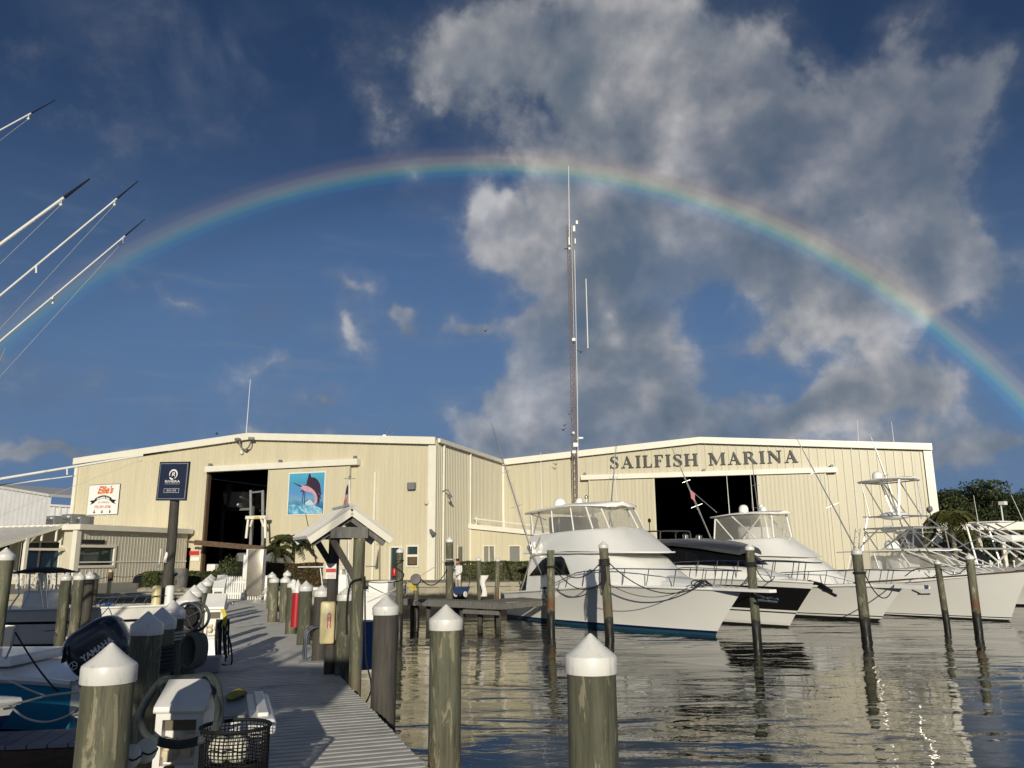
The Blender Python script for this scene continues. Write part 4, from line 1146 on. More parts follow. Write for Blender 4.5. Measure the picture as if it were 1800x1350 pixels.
mb = MB(); mb.lathe([(.001, 0), (br * .93, 0), (br * .95, .30), (br * .93, .30), (br * .9, .02), (.001, .02)], bc + Vector((0, 0, DZ + .03)), 32); mb.build('liner', M['black'], bk_)
for i, (px, py, Y, s, l) in enumerate(((417, 1317, 5.48, .078, 'pale foam float at the front of the wire basket, next to the deck'), (387, 1318, 5.52, .076, 'grey-white foam float behind the right side of the pedestal'),
                                 (256, 1320, 4.9, .062, 'foam float on the left side of the near pedestal'), (229, 1330, 4.7, .058, 'foam float beside the blue-roped piling, partly hidden'))):
    p = aty(px, py, Y)
    t = thing('foam_float', l, 'float', tuple(p), group='foam floats at the wire basket')
    mb = MB(); mb.sphere(p, s, 16, 10, (1, .9, 1.1)); mb.build('float_body', M['buoy'], t)
    mb = MB(); mb.tube([p + Vector((math.cos(2 * PI * k / 20) * s * 1.02, math.sin(2 * PI * k / 20) * s * .92, .01 * math.sin(k))) for k in range(20)], .005, 5, closed=True); mb.build('cord', M['rope'], t)
# white dock box with a mat and a glove
dbc = dk(7.05, WLFT + .42)
db = thing('dock_box', 'low white dock box with a grey lid frame beside the wire basket', 'dock box', tuple(dbc), rad(19.3))
mb = MB(); rings = [[Vector((sx * a, sy * b, z)) for sx, sy in ((1, 1), (-1, 1), (-1, -1), (1, -1))] for a, b, z in ((.27, .50, 0), (.33, .56, .40))]; mb.loft(rings, True, True); mb.build('body', M['plastic'], db, world=False, smooth=0)
mb = MB(); mb.bbox((0, 0, .455), (.78, 1.22, .11), .03); mb.build('lid', M['plastic'], db, world=False, smooth=30)
mb = MB(); mb.box((-.05, .05, .516), (.50, 1.0, .01)); mb.build('mat', M['greypaint'], db, world=False)
mb = MB(); mb.bbox((.30, .05, .522), (.08, 1.05, .03), .01); mb.build('lid_strip', M['plastic'], db, world=False)
mb = MB()
for k in range(6): mb.sphere((dbc + Vector((-.02 + .03 * math.sin(k * 2.1), .28 + .05 * k, .545 + .01 * (k % 2)))), .045, 10, 6, (1, 1.3, .55))
mb.build('work_glove', M['yellowglove'], None, label='crumpled yellow work glove lying on the white dock box', cat='glove')

# ---------------------------------------------------------------- ropes, reel, mop and hoses along the left edge
def wrap(x, y, z0, z1, r, turns, rad_, m, label, name='rope_coil', cat='rope'):
    mb = MB(); n = int(turns * 18)
    mb.tube([Vector((x + (r + rad_ * .8) * math.cos(2 * PI * i / 18), y + (r + rad_ * .8) * math.sin(2 * PI * i / 18), z0 + (z1 - z0) * i / n)) for i in range(n + 1)], rad_, 6)
    return mb.build(name, m, None, label=label, cat=cat)
wrap(-2.115, 4.38, 1.43, 1.60, .134, 4.5, .022, M['ropeb'], 'blue braided rope wound round the foot of the nearest piling')
wrap(-3.30, 7.75, 1.78, 2.02, .130, 7, .018, M['ropeg'], 'dark blue-green rope wound round a piling behind the nearest')
wrap(-3.76, 9.10, 1.93, 2.05, .130, 3.5, .012, M['ropew'], 'white cord wound loosely round the piling before the hose reel')
# hose reel
hr = thing('hose_reel', 'round grey hose reel with spokes mounted on a dock piling', 'hose reel', tuple(aty(334, 1085, 11.4)))
c_ = aty(334, 1085, 11.4)
mb = MB()
for dx in (-.06, .06):
    mb.tube([c_ + Vector((dx * .5 + .02, 0, 0)) + Vector((.19 * math.cos(2 * PI * i / 28), dx, .19 * math.sin(2 * PI * i / 28))) for i in range(28)], .020, 8, closed=True)
    for k in range(4): mb.beam(c_ + Vector((dx * .5 + .02, dx, 0)), c_ + Vector((dx * .5 + .02 + .19 * math.cos(k * PI / 2 + .5), dx, .19 * math.sin(k * PI / 2 + .5))), .03, .015)
mb.build('wheel', M['charcoal'], hr)
mb = MB(); mb.lathe([(.12, -.05), (.13, 0), (.12, .05)], c_, 20, Matrix.Rotation(PI / 2, 4, 'X')); mb.build('drum', M['black'], hr)
# coiled hose on the second piling
c_ = aty(338, 1143, 8.6)
mb = MB()
for k in range(7):
    mb.tube([c_ + Vector((.012 * k + (.115 - .006 * k) * math.cos(2 * PI * i / 24) * .75, -.10 + .025 * k, (.16 + .008 * math.sin(k * 2)) * math.sin(2 * PI * i / 24))) for i in range(24)], .016, 6, closed=True)
mb.build('hose_coil', pmat('green_grey_hose', (.10, .105, .085), .6), None, label='coil of grey-green hose hanging low on the left dock edge', cat='hose')
# mop and hoses on the second pedestal
rnd = random.Random(5)
mp_ = thing('mop', 'straw coloured mop hanging head down on the second pedestal', 'mop', (pP.x - .2, pP.y, DZ + .6))
mb = MB()
for i in range(60):
    x0 = pP.x - .22 + rnd.uniform(-.02, .02); a = rnd.uniform(-.13, .08)
    mb.tube(smoothpath([Vector((x0, pP.y - .12 + rnd.uniform(-.02, .02), DZ + .62)), Vector((x0 + a * .4, pP.y - .16 + rnd.uniform(-.04, .04), DZ + .40)), Vector((x0 + a + rnd.uniform(-.02, .02), pP.y - .15 + rnd.uniform(-.06, .06), DZ + .12 + rnd.uniform(0, .12)))], 3), .007, 4)
mb.build('strands', M['mop'], mp_)
mb = MB(); mb.tube(smoothpath([Vector((pP.x - .21, pP.y - .12, DZ + .60)), Vector((pP.x - .20, pP.y - .12, DZ + .72)), Vector((pP.x - .27, pP.y - .10, DZ + .78)), Vector((pP.x - .30, pP.y - .08, DZ + .84))]), .016, 8); mb.build('handle', M['white'], mp_)
mb = MB()
for i in range(12):
    x0 = pP.x + .10 + .018 * i; rr_ = rnd.uniform(-.02, .02)
    mb.tube(smoothpath([Vector((x0 * 1 - .02, pP.y - .12, DZ + .70)), Vector((x0 + rr_, pP.y - .16 + .01 * (i % 3), DZ + .40)), Vector((x0 + .03 + rr_, pP.y - .14 - .02 * (i % 3), DZ + .04 + .05 * (i % 4)))], 5), .012, 6)
mb.tube(smoothpath([Vector((pP.x + .2, pP.y - .12, DZ + .6)), Vector((pP.x + .34, pP.y - .18, DZ + .35)), Vector((pP.x + .40, pP.y - .22, DZ + .02)), Vector((pP.x + .28, pP.y - .3, DZ + .015))]), .014, 6)
mb.build('extension_cord', M['rope'], None, label='bunch of black cords hanging from the second pedestal', cat='cord')
mb = MB()
for i in range(4): mb.tube(smoothpath([Vector((pP.x + .12 + .02 * i, pP.y - .1, DZ + .86)), Vector((pP.x + .20 + .015 * i, pP.y - .14, DZ + .72)), Vector((pP.x + .16 + .02 * i, pP.y - .13, DZ + .56))]), .010, 6)
mb.build('yellow_cord', M['yellow'], None, label='yellow cord looped on the right of the second pedestal', cat='cord')
c_ = aty(404, 1064, 19)
mb = MB(); mb.tube(smoothpath([c_ + Vector((-.08, 0, -.08)), c_ + Vector((-.03, 0, .04)), c_ + Vector((.05, 0, .05)), c_ + Vector((.07, 0, 0))]), .03, 8); mb.tube([c_ + Vector((-.08, 0, -.08)), Vector((c_.x - .25, c_.y, 1.5))], .02, 6)
mb.build('water_tap', M['steel'], None, label='shiny water tap sticking out over the dock past the mop', cat='tap')

# ---------------------------------------------------------------- right edge: ladder, fire box, red tube, hanging ropes
lb = onz(574, 1164, DZ)
ld = thing('dock_ladder', 'stainless steel ladder with hooped rails at the dock edge', 'ladder', tuple(lb))
for k, off in enumerate((0, .30)):
    o_ = lb + AX * off
    mb = MB(); P = [o_ - RX * .34, o_ - RX * .34 + Vector((0, 0, .36)), o_ - RX * .30 + Vector((0, 0, .50)), o_ - RX * .19 + Vector((0, 0, .56)), o_ - RX * .10 + Vector((0, 0, .56)), o_ + RX * .01 + Vector((0, 0, .50)), o_ + RX * .05 + Vector((0, 0, .36)), o_ + RX * .05 + Vector((0, 0, -1.6))]
    mb.tube(smoothpath(P, 5), .024, 10); mb.build('rail', M['steel'], ld)
for k in range(5):
    mb = MB(); mb.tube([lb + RX * .05 + Vector((0, 0, -.1 - .28 * k)), lb + AX * .30 + RX * .05 + Vector((0, 0, -.1 - .28 * k))], .02, 8); mb.build('rung', M['steel'], ld)
mb = MB(); mb.beam(lb - RX * .44 + Vector((0, 0, .02)), lb + RX * .02 + Vector((0, 0, .02)), .05, .03); mb.build('foot_plate', M['steel'], ld)
fc = aty(576, 1094, 12.3)
fb_ = thing('fire_box', 'cream fire extinguisher box with an upright FIRE label beside the ladder', 'fire box', tuple(fc), rad(10))
mb = MB(); mb.bbox((0, 0, 0), (.215, .20, .60), .03); mb.build('case', M['fire'], fb_, world=False, smooth=30)
mb = MB(); mb.box((-.075, -.103, 0), (.02, .012, .58)); mb.box((-.045, -.101, 0), (.012, .01, .56)); mb.build('door_seam', M['fire'], fb_, world=False)
def textmesh(name, body, size, M4, mat_, parent, ext=.002, shear=0.0, offset=0.0, sx=1.0, align='CENTER', spacing=1.0, label=None, cat=None, bend=0.0):
    cu = bpy.data.curves.new(name, 'FONT'); cu.body = body; cu.size = size; cu.align_x = align; cu.align_y = 'CENTER'
    cu.shear = shear; cu.offset = offset; cu.space_character = spacing; cu.extrude = ext; cu.resolution_u = 3
    o0 = bpy.data.objects.new(name, cu); C.objects.link(o0)
    dg = bpy.context.evaluated_depsgraph_get()
    me = bpy.data.meshes.new_from_object(o0.evaluated_get(dg))
    bpy.data.objects.remove(o0)
    if bend:
        for v in me.vertices: v.co.y -= bend * v.co.x * v.co.x
    me.transform((MW[parent.name].inverted() if parent is not None else Matrix.Identity(4)) @ M4 @ Matrix.Diagonal((sx, 1, 1, 1)))
    me.materials.clear(); me.materials.append(mat_)
    o = bpy.data.objects.new(name, me); C.objects.link(o)
    if parent is not None: o.parent = parent; MW[o.name] = MW[parent.name]
    else: MW[o.name] = Matrix.Identity(4)
    return tag(o, label, cat)
def face(c, rz): return Matrix.Translation(Vector(c)) @ Matrix.Rotation(rz, 4, 'Z') @ Matrix.Rotation(PI / 2, 4, 'X')
FM = MW[fb_.name]
mb = MB(); mb.box((.025, -.102, .02), (.055, .006, .19)); mb.prism([(-.005, -.1045, .115), (.055, -.1045, .115), (.025, -.1045, .15)], (0, .004, 0)); mb.build('label_plate', M['signred'], fb_, world=False)
for k, ch in enumerate('FIRE'): textmesh('label_letter', ch, .060, FM @ face((.025, -.1065, .092 - .048 * k), 0), M['signwhite'], fb_, .0005, offset=.0015)
mb = MB(); mb.box((.13, .05, 0), (.03, .1, .5)); mb.build('mount', M['greypaint'], fb_, world=False)
rb_ = aty(519, 1104, 17.9); rt_ = aty(524, 1019, rb_.y)
rb_ = rb_; rd = thing('fire_tube', 'bright red fire equipment tube with a white cone top', 'fire tube', tuple(rb_))
mb = MB(); mb.tube([rb_ + Vector((0, 0, .02)), Vector((rt_.x, rt_.y, rt_.z - .20))], .105, 20); mb.build('tube', M['red'], rd)
mb = MB(); mb.lathe([(.118, -.08), (.12, .0), (.012, .19), (.001, .195)], (rt_.x, rt_.y, rt_.z - .195), 24); mb.build('cap', M['capp'], rd)
mb = MB(); u = (rt_ - rb_) * .80 + rb_; mb.add([u + Vector((-.06 * 1.2 - .035, -.088, -.0)), u + Vector((-.022, -.112, 0)), u + Vector((-.022, -.112, .20)), u + Vector((-.095, -.088, .20))], [(0, 1, 2, 3)]); mb.build('label_plate', M['signwhite'], rd, smooth=0)
rnd = random.Random(8)
mb = MB()
hb = onz(468, 1060, DZ)
for i in range(14):
    x0 = rnd.uniform(-.18, .14)
    mb.tube(smoothpath([Vector((hb.x + .15 + x0 * .4, hb.y + .3, 2.05 + rnd.uniform(-.08, .08))), Vector((hb.x + .02 + x0, hb.y + .1, 1.6)), Vector((hb.x - .10 + x0 * 2.2, hb.y - .1 + rnd.uniform(-.2, .2), DZ + .03)), Vector((hb.x + x0 * 3.5 + .1, hb.y - .25 + rnd.uniform(-.2, .2), DZ + .02))], 4), .010, 5)
mb.build('hanging_ropes', M['ropew'], None, label='heap of pale ropes hanging at the far right dock edge', cat='rope')
mb = MB(); p = [onz(x_, y_, DZ) + Vector((0, 0, .02)) for x_, y_ in ((480, 1072), (488, 1078), (500, 1086), (509, 1094))]; mb.tube(smoothpath(p), .018, 6)
mb.build('mooring_line', M['ropew'], None, label='pale line trailing along the right dock edge', cat='rope')

# ---------------------------------------------------------------- little roofed kiosk on two piles
kA = onz(621, 1204, DZ); kA = Vector((kA.x + .02, kA.y, 0)); kB = aty(586, 1000, kA.y + 1.1)
kB = Vector((kB.x, kB.y, 0))
zk = aty(619, 893, kA.y + .3).z
kd = (kB - kA).normalized()
kio = thing('roofed_kiosk', 'small wooden kiosk with a pale metal gable roof on two dark piles', 'kiosk', (kA.x, kA.y, DZ))
g_ = Vector((-.44, .898, 0)); gr = Vector((.898, .44, 0))     # ridge direction and gable direction
ka = aty(619, 893, kA.y - .15); apex0 = Vector((ka.x, ka.y, zk))
hw = .60; rise = .41; ln_ = .95
mb = MB()
for sgn in (-1, 1):
    e0 = apex0 + gr * sgn * hw - Vector((0, 0, rise))
    mb.prism([apex0, e0, e0 - Vector((0, 0, .035)), apex0 - Vector((0, 0, .035))], g_ * ln_)
    for k in range(9): mb.beam(apex0 + g_ * (ln_ * k / 8) + Vector((0, 0, .006)), e0 + g_ * (ln_ * k / 8) + Vector((0, 0, .006)), .025, .025)
mb.beam(apex0 + Vector((0, 0, .015)) - g_ * .02, apex0 + g_ * (ln_ + .02) + Vector((0, 0, .015)), .10, .03)
mb.build('roof', M['roof'], kio, smooth=0)
mb = MB()
for end in (0.01, ln_ - .05):
    for sgn in (-1, 1):
        mb = MB(); a_ = apex0 + g_ * end - Vector((0, 0, .085)); b_ = a_ + gr * sgn * (hw - .03) - Vector((0, 0, rise - .02))
        mb.beam(a_, b_, .04, .085, up=(0, 0, 1)); mb.build('barge_board', M['trim'], kio, smooth=0)
mb = MB()
for sgn in (-1, 1):
    mb = MB(); a_ = apex0 + g_ * .10 - Vector((0, 0, .16)); mb.beam(a_, a_ + gr * sgn * (hw - .10) - Vector((0, 0, rise - .06)), .04, .07); mb.build('rafter', M['greywood'], kio, smooth=0)
for nm, kp in (('post', kA), ('post', kB)):
    mb = MB(); mb.tube([Vector((kp.x, kp.y, -1.2)), Vector((kp.x, kp.y, 2.0)), Vector((kp.x, kp.y, zk - .36))], [.088, .085, .082], 16); mb.build(nm, M['pile'] if kp is kA else M['darkwood'], kio)
mb = MB()
hb0 = apex0 - Vector((0, 0, .36)) + g_ * .04
mb.beam(hb0 - gr * .28, hb0 + gr * .24, .05, .15); mb.build('header_board', M['greywood'], kio, smooth=0); mb = MB(); mb.beam(hb0 - gr * .28 + g_ * .85, hb0 + gr * .24 + g_ * .85, .05, .15)
mb.build('header_board', M['greywood'], kio, smooth=0)
mb = MB(); mb.beam(hb0 + g_ * .1 - gr * .25 - Vector((0, 0, .05)), Vector((kA.x, kA.y, zk - 1.05)) , .06, .085); mb.build('brace', M['darkwood'], kio, smooth=0); mb = MB(); mb.beam(Vector((kB.x, kB.y, zk - .85)), Vector((kB.x, kB.y, 0)) - gr * .26 + Vector((0, 0, zk - .46)), .06, .085)
mb.build('brace', M['darkwood'], kio, smooth=0)
p = aty(582, 1004, kB.y - .14)
nb = thing('notice_board', 'small white notice with a red band on the back kiosk post', 'notice', tuple(p), rad(-2))
mb = MB(); mb.box((0, 0, 0), (.155, .012, .225)); mb.build('panel', M['signwhite'], nb, world=False)
mb = MB(); mb.box((0, -.008, .01), (.15, .006, .055)); mb.build('red_band', M['signred'], nb, world=False)
mb = MB()
for k in range(4): mb.box((0, -.0075, -.04 - .02 * k), (.11, .004, .006))
mb.build('text_lines', M['signgrey'], nb, world=False)
mb = MB(); mb.tube(smoothpath([Vector((kA.x + .06, kA.y - .10, zk - .98)), Vector((kA.x - .09, kA.y - .08, zk - 1.06)), Vector((kA.x - .13, kA.y - .05, 2.1)), Vector((kA.x - .12, kA.y - .06, 1.8))]), .016, 8)
mb.tube(smoothpath([Vector((kA.x + .10, kA.y - .05, zk - .95)), Vector((kA.x + .13, kA.y - .1, 2.0)), Vector((kA.x + .16, kA.y - .12, 1.5)), Vector((kA.x + .24, kA.y - .12, 1.1)), Vector((kA.x + .05, kA.y - .14, .75))]), .011, 8)
mb.build('kiosk_hose', M['black'], None, label='dark hose hanging from the front post of the kiosk', cat='hose')
mb = MB(); mb.lathe([(.001, -.35), (.17, -.33), (.20, .35), (.21, .36), (.20, .36), (.001, .34)], aty(638, 1135, 12.6), 20)
mb.build('blue_barrel', pmat('blue_drum', (.01, .06, .22), .4), None, label='blue drum half hidden behind the dark dock corner piling', cat='drum')
# ---------------------------------------------------------------- boats on the right, bows towards the water
BH = Vector((.45088, -.89259, 0)); BP = Vector((.89259, .45088, 0))
BRZ = math.atan2(BH.y, BH.x)
def boat_root(name, label, cat, stem, L, group=None):
    o = Vector((stem[0], stem[1], 0)) - BH * L
    return thing(name, label, cat, tuple(o), BRZ, group), L

class Hull:
    def __init__(s, Lwl, rake, bs, bw, zs, zst, pw_s=2.6, pw_w=1.7, zk=-.35, flare=1.6, tuck=.93):
        "Lwl waterline length, rake = overhang of the bow at the sheer, bs/bw half beams at sheer/waterline, zs(u) sheer height"
        s.L, s.rake, s.bs, s.bw, s.zs, s.pws, s.pww, s.zk, s.flare, s.tuck = Lwl, rake, bs, bw, zs, pw_s, pw_w, zk, flare, tuck
    def hb(s, u, t):
        ws = s.bs * (1 - u ** s.pws) * (s.tuck + (1 - s.tuck) * min(1, u * 3))
        ww = s.bw * (1 - u ** s.pww) * (s.tuck + (1 - s.tuck) * min(1, u * 3))
        k = t ** s.flare if t > 0 else 0
        return ww + (ws - ww) * (k * .85 + t * .15)
    def pt(s, u, t, side):
        z = s.zs(u) * t if t >= 0 else -s.zk * t
        x = u * (s.L + s.rake * (max(t, 0) ** 1.15) + (.9 * t if t < 0 else 0))
        w = s.hb(u, max(t, 0)) * (1 if t >= 0 else (1 + t * .5))
        return Vector((x, side * w, z))
    def build(s, root, mats, bands, nu=44):
        "bands: list of (t0, t1, material index, rows)"
        mb = MB()
        ts = []
        for (a, b, m, k) in bands:
            for i in range(k): ts.append((a + (b - a) * i / k, a + (b - a) * (i + 1) / k, m))
        us = [1 - (1 - i / nu) ** 1.5 for i in range(nu + 1)]
        for side in (-1, 1):
            for (t0, t1, m) in ts:
                mb.cur = m
                mb.loft([[s.pt(u, t0, side), s.pt(u, t1, side)] for u in us], closed=False)
        # transom
        for (t0, t1, m) in ts:
            mb.cur = m
            a, b, c, d = s.pt(0, t0, -1), s.pt(0, t0, 1), s.pt(0, t1, 1), s.pt(0, t1, -1)
            mb.quad(a, b, c, d)
        return mb.build('hull', mats, root, world=False, smooth=40)
    def deck(s, root, mat, u0=0.0, drop=.03, camber=.06, name='deck'):
        mb = MB(); rings = []
        for i in range(25):
            u = u0 + (1 - u0) * i / 24
            p = s.pt(u, 1, 1)
            rings.append([Vector((p.x, p.y * k * .995, p.z - drop + camber * (1 - k * k) * min(1, abs(p.y)))) for k in (-1, -.6, -.2, .2, .6, 1)])
        mb.loft(rings, closed=False)
        return mb.build(name, mat, root, world=False, smooth=40)
    def rubrail(s, root, mat, r=.035, dz=-.04, u0=0.0, name='rub_rail'):
        mb = MB()
        pts = [s.pt(u0 + (1 - u0) * i / 30, 1, -1) + Vector((0, -.01, dz)) for i in range(31)]
        pts += [Vector((p.x, -p.y, p.z)) for p in reversed(pts[:-1])]
        mb.tube(pts, r, 6)
        return mb.build(name, mat, root, world=False)

def loft_sections(secs, n=9, name=None):
    """superstructure: each section = (x_bottom, z_bottom, half_bottom, x_top, z_top, half_top, roundness) with rounded shoulders"""
    mb = MB(); rings = []
    for (xb, zb, hb, xt, zt, ht, rd_) in secs:
        half = [(0, hb), (.5, hb + (ht - hb) * .5), (1 - rd_, hb + (ht - hb) * (1 - rd_)), (1 - rd_ * .3, ht - (hb) * rd_ * .18), (1, ht * (1 - rd_ * .9)), (1 + rd_ * .10, 0)]
        ring = [Vector((xb + (xt - xb) * min(k, 1), -w, zb + (zt - zb) * k)) for k, w in half]
        ring += [Vector((p.x, -p.y, p.z)) for p in reversed(ring[:-1])]
        rings.append(ring)
    mb.loft(rings, closed=False)
    for r in (rings[0], rings[-1]): mb.add(r, [tuple(range(len(r)))])
    return mb

def bow_rail(root, H, u0, u1, h, nst, inset=.12, r=.022, name='bow_rail', lean=.12, mid=False, tip=None):
    mb = MB(); tops = {}
    for side in (-1, 1):
        top = []
        for i in range(17):
            u = u0 + (u1 - u0) * i / 16
            p = H.pt(u, 1, side); p = Vector((p.x + lean, p.y - side * min(inset, abs(p.y) * .5), p.z + h * min(1, .35 + i / 5)))
            top.append(p)
        tops[side] = top
    path = tops[-1] + ([Vector((tip, 0, tops[-1][-1].z))] if tip else []) + list(reversed(tops[1]))
    mb.tube(path, r, 6)
    for side in (-1, 1):
        for k in range(nst):
            i = int(round(16 * (k + .3) / (nst - .7 + .3))); i = min(i, 16)
            u = u0 + (u1 - u0) * i / 16
            p = H.pt(u, 1, side); b = Vector((p.x - .10, p.y - side * min(inset, abs(p.y) * .5), p.z - .03))
            mb.tube([b, tops[side][i]], r * .8, 5)
        if mid: mb.tube([Vector((p.x - .05, p.y, p.z - h * .5)) for p in tops[side][4:]], r * .7, 5)
    return mb.build(name, M['steel'], root, world=False)

def radar_dome(root, c, r=.3, h=.42, name='radar_dome'):
    mb = MB(); mb.lathe([(r * .8, 0), (r, .04), (r, h * .45), (r * .93, h * .68), (r * .7, h * .88), (r * .35, h * .98), (.001, h)], c, 20)
    return mb.build(name, M['gelw'], root, world=False)

def outrigger(root, base, tip, r=.035, spread=True, name='outrigger'):
    base, tip = Vector(base), Vector(tip)
    mb = MB(); mb.tube([base, base.lerp(tip, .5), tip], [r, r * .75, r * .35], 6)
    if spread:
        d = (tip - base).normalized()
        x = d.cross(Vector((0, 0, 1))).normalized(); y = d.cross(x)
        for k, w in ((.36, .32), (.62, .22)):
            c = base.lerp(tip, k)
            mb.tube([c - x * w, c + x * w], .012, 5); mb.tube([c - y * w, c + y * w], .012, 5)
        for sg in (-1, 1): mb.tube([base, base.lerp(tip, .36) + x * .32 * sg, base.lerp(tip, .62) + x * .22 * sg, tip], .006, 4)
    return mb.build(name, M['alu'], root, world=False)

def frame_tubes(root, segs, r, m, name):
    mb = MB()
    for sgm in segs: mb.tube([Vector(p) for p in sgm], r, 7)
    return mb.build(name, m, root, world=False)

# ---- 1. the big white convertible yacht
R1, L1 = boat_root('sportfishing_yacht', 'biggest white flybridge yacht with dark blue waterline, nearest at the right', 'yacht', (7.22, 29.77), 12.6, 'sportfishing boats stern to the quay')
def zs1(u): return 1.17 + .55 * min(1, u / .62) ** 1.1 - .06 * max(0, (u - .62) / .38) ** 2
H1 = Hull(12.6, 1.55, 2.45, 2.25, zs1, 0, 3.0, 2.0)
H1.build(R1, [M['gel'], M['boot'], M['bottom']], [(-1, 0, 2, 2), (0, .055, 2, 1), (.055, .105, 1, 1), (.105, 1, 0, 12)])
H1.deck(R1, M['gelw'], .30)
H1.rubrail(R1, M['gelw'], .045, -.03)
mb = MB(); mb.box((1.9, 0, .62), (3.6, 4.2, .08)); 
for sg in (-1, 1): mb.box((1.9, sg * 2.16, 1.12), (3.7, .22, .10))
mb.build('cockpit', M['gelw'], R1, world=False, smooth=0)
# bow pulpit
mb = MB(); 
mb.loft([[Vector((x, -w, z0)), Vector((x, w, z0)), Vector((x, w, z0 + .10)), Vector((x, -w, z0 + .10))] for x, w, z0 in ((12.9, .55, 1.62), (14.0, .42, 1.61), (15.1, .26, 1.60), (15.55, .16, 1.60))], True, True)
mb.build('bow_pulpit', M['gelw'], R1, world=False, smooth=0)
mb = MB(); mb.tube([(14.7, 0, 1.55), (15.2, 0, 1.38), (15.75, 0, 1.40)], .04, 6); mb.tube([(15.3, -.22, 1.42), (15.3, .22, 1.42)], .03, 6); mb.beam((14.9, -.05, 1.34), (15.6, .1, 1.30), .06, .05)
mb.build('anchor', M['steel'], R1, world=False)
# house
mb = loft_sections([(1.75, 1.15, 1.98, 1.95, 2.90, 1.86, .10), (3.5, 1.42, 2.0, 3.5, 2.95, 1.88, .10), (6.2, 1.55, 1.95, 6.2, 3.0, 1.80, .12), (7.6, 1.6, 1.82, 7.4, 2.96, 1.66, .16), (9.1, 1.66, 1.52, 8.2, 2.85, 1.40, .22), (10.2, 1.68, 1.12, 8.75, 2.72, 1.05, .3), (11.1, 1.70, .60, 9.1, 2.62, .60, .4)])
mb.build('deckhouse', M['gelw'], R1, world=False, smooth=45)
mb = loft_sections([(9.6, 1.66, 1.0, 9.3, 2.15, .7, .5), (11.4, 1.70, .8, 11.0, 2.0, .5, .6), (12.8, 1.70, .35, 12.5, 1.80, .2, .6)])
mb.build('trunk_cabin', M['gelw'], R1, world=False, smooth=60)
# flybridge with a brow line
mb = loft_sections([(1.55, 2.96, 1.90, 1.9, 3.82, 1.74, .08), (3.6, 3.0, 1.92, 3.6, 3.88, 1.74, .08), (5.6, 3.05, 1.88, 5.5, 3.95, 1.68, .1), (7.4, 3.02, 1.74, 6.6, 3.98, 1.50, .14), (8.5, 2.98, 1.44, 6.95, 4.0, 1.20, .2), (9.15, 2.94, 1.0, 7.15, 4.02, .80, .3), (9.4, 2.92, .5, 7.2, 4.02, .4, .4)])
mb.build('flybridge', M['gelw'], R1, world=False, smooth=45)
mb = MB()
for z_, kx in ((2.95, 0),):
    pth = [(1.5, -1.93), (3.6, -1.95), (5.6, -1.91), (7.45, -1.76), (8.55, -1.46), (9.22, -1.0), (9.47, -.5), (9.5, 0)]
    pth = [Vector((x, y, 2.985 - .004 * i)) for i, (x, y) in enumerate(pth)]
    mb.tube(pth + [Vector((p.x, -p.y, p.z)) for p in reversed(pth[:-1])], .035, 6)
mb.build('brow_moulding', M['gelw'], R1, world=False)
# side windows
for sg in (-1, 1):
    mb = MB(); y = sg * 1.985
    P = [(2.15, 1.97), (3.25, 2.66), (3.6, 2.78), (5.0, 2.84), (5.25, 2.74), (5.85, 2.08)]
    mb.prism([Vector((x, y - sg * (.005 + .10 * (z - 1.97)) , z)) for x, z in P], (0, sg * .015, 0)); mb.build('side_window', M['boatglass'], R1, world=False, smooth=0)
# clear enclosure and its frames, hardtop
eb = [(1.9, 1.62, 3.86), (3.9, 1.66, 3.90), (5.6, 1.60, 3.95), (6.55, 1.42, 3.98), (7.05, .95, 4.0), (7.12, 0, 4.02)]
et = [(1.55, 1.52, 4.86), (3.6, 1.56, 4.92), (5.2, 1.50, 4.95), (5.95, 1.34, 4.95), (6.35, .90, 4.95), (6.42, 0, 4.95)]
fullb = [Vector((x, -y, z)) for x, y, z in eb] + [Vector((x, y, z)) for x, y, z in reversed(eb[:-1])]
fullt = [Vector((x, -y, z)) for x, y, z in et] + [Vector((x, y, z)) for x, y, z in reversed(et[:-1])]
fullb = smoothpath(fullb, 4); fullt = smoothpath(fullt, 4)
n_ = len(fullb)
mb = MB(); mb.loft([[a, b] for a, b in zip(fullb, fullt)], closed=False); mb.build('clear_enclosure', M['vinyl'], R1, world=False, smooth=50)
for i in (0, 4, 8, 13, 17, 23, 27, 32, 36, n_ - 1):
    if i < n_: mb = MB(); mb.beam(fullb[i], fullt[i], .055, .055); mb.build('enclosure_frame', M['gelw'], R1, world=False, smooth=0)
mb = MB(); rings = []
for (x, w, z) in ((1.05, 1.58, 4.83), (1.15, 1.66, 4.84), (2.6, 1.72, 4.93), (4.4, 1.72, 5.0), (5.6, 1.58, 4.99), (6.4, 1.22, 4.95), (6.85, .75, 4.92), (7.05, .3, 4.90)):
    rings.append([Vector((x, w * k, z + q + .12 * (1 - k * k) * (1 if q > 0 else .6))) for k, q in ((-1, 0), (-1, .07), (-.7, .10), (0, .12), (.7, .10), (1, .07), (1, 0), (.7, .0), (0, .0), (-.7, .0))])
mb.loft(rings, True, True); mb.build('hardtop', M['gelw'], R1, world=False, smooth=45)
for sg in (-1, 1):
    segs = [[(1.4, sg * 1.45, 4.85), (1.65, sg * 1.6, 3.85)], [(2.3, sg * 1.5, 4.9), (1.9, sg * 1.6, 3.88)], [(2.3, sg * 1.5, 4.9), (2.9, sg * 1.6, 3.9)], [(1.4, sg * 1.45, 4.85), (2.9, sg * 1.45, 4.5)]]
    frame_tubes(R1, segs, .03, M['alu'], 'hardtop_support')
mb = MB(); mb.bbox((3.3, -.2, 4.25), (.9, 2.2, .75), .1); mb.build('helm_console', M['charcoal'], R1, world=False)
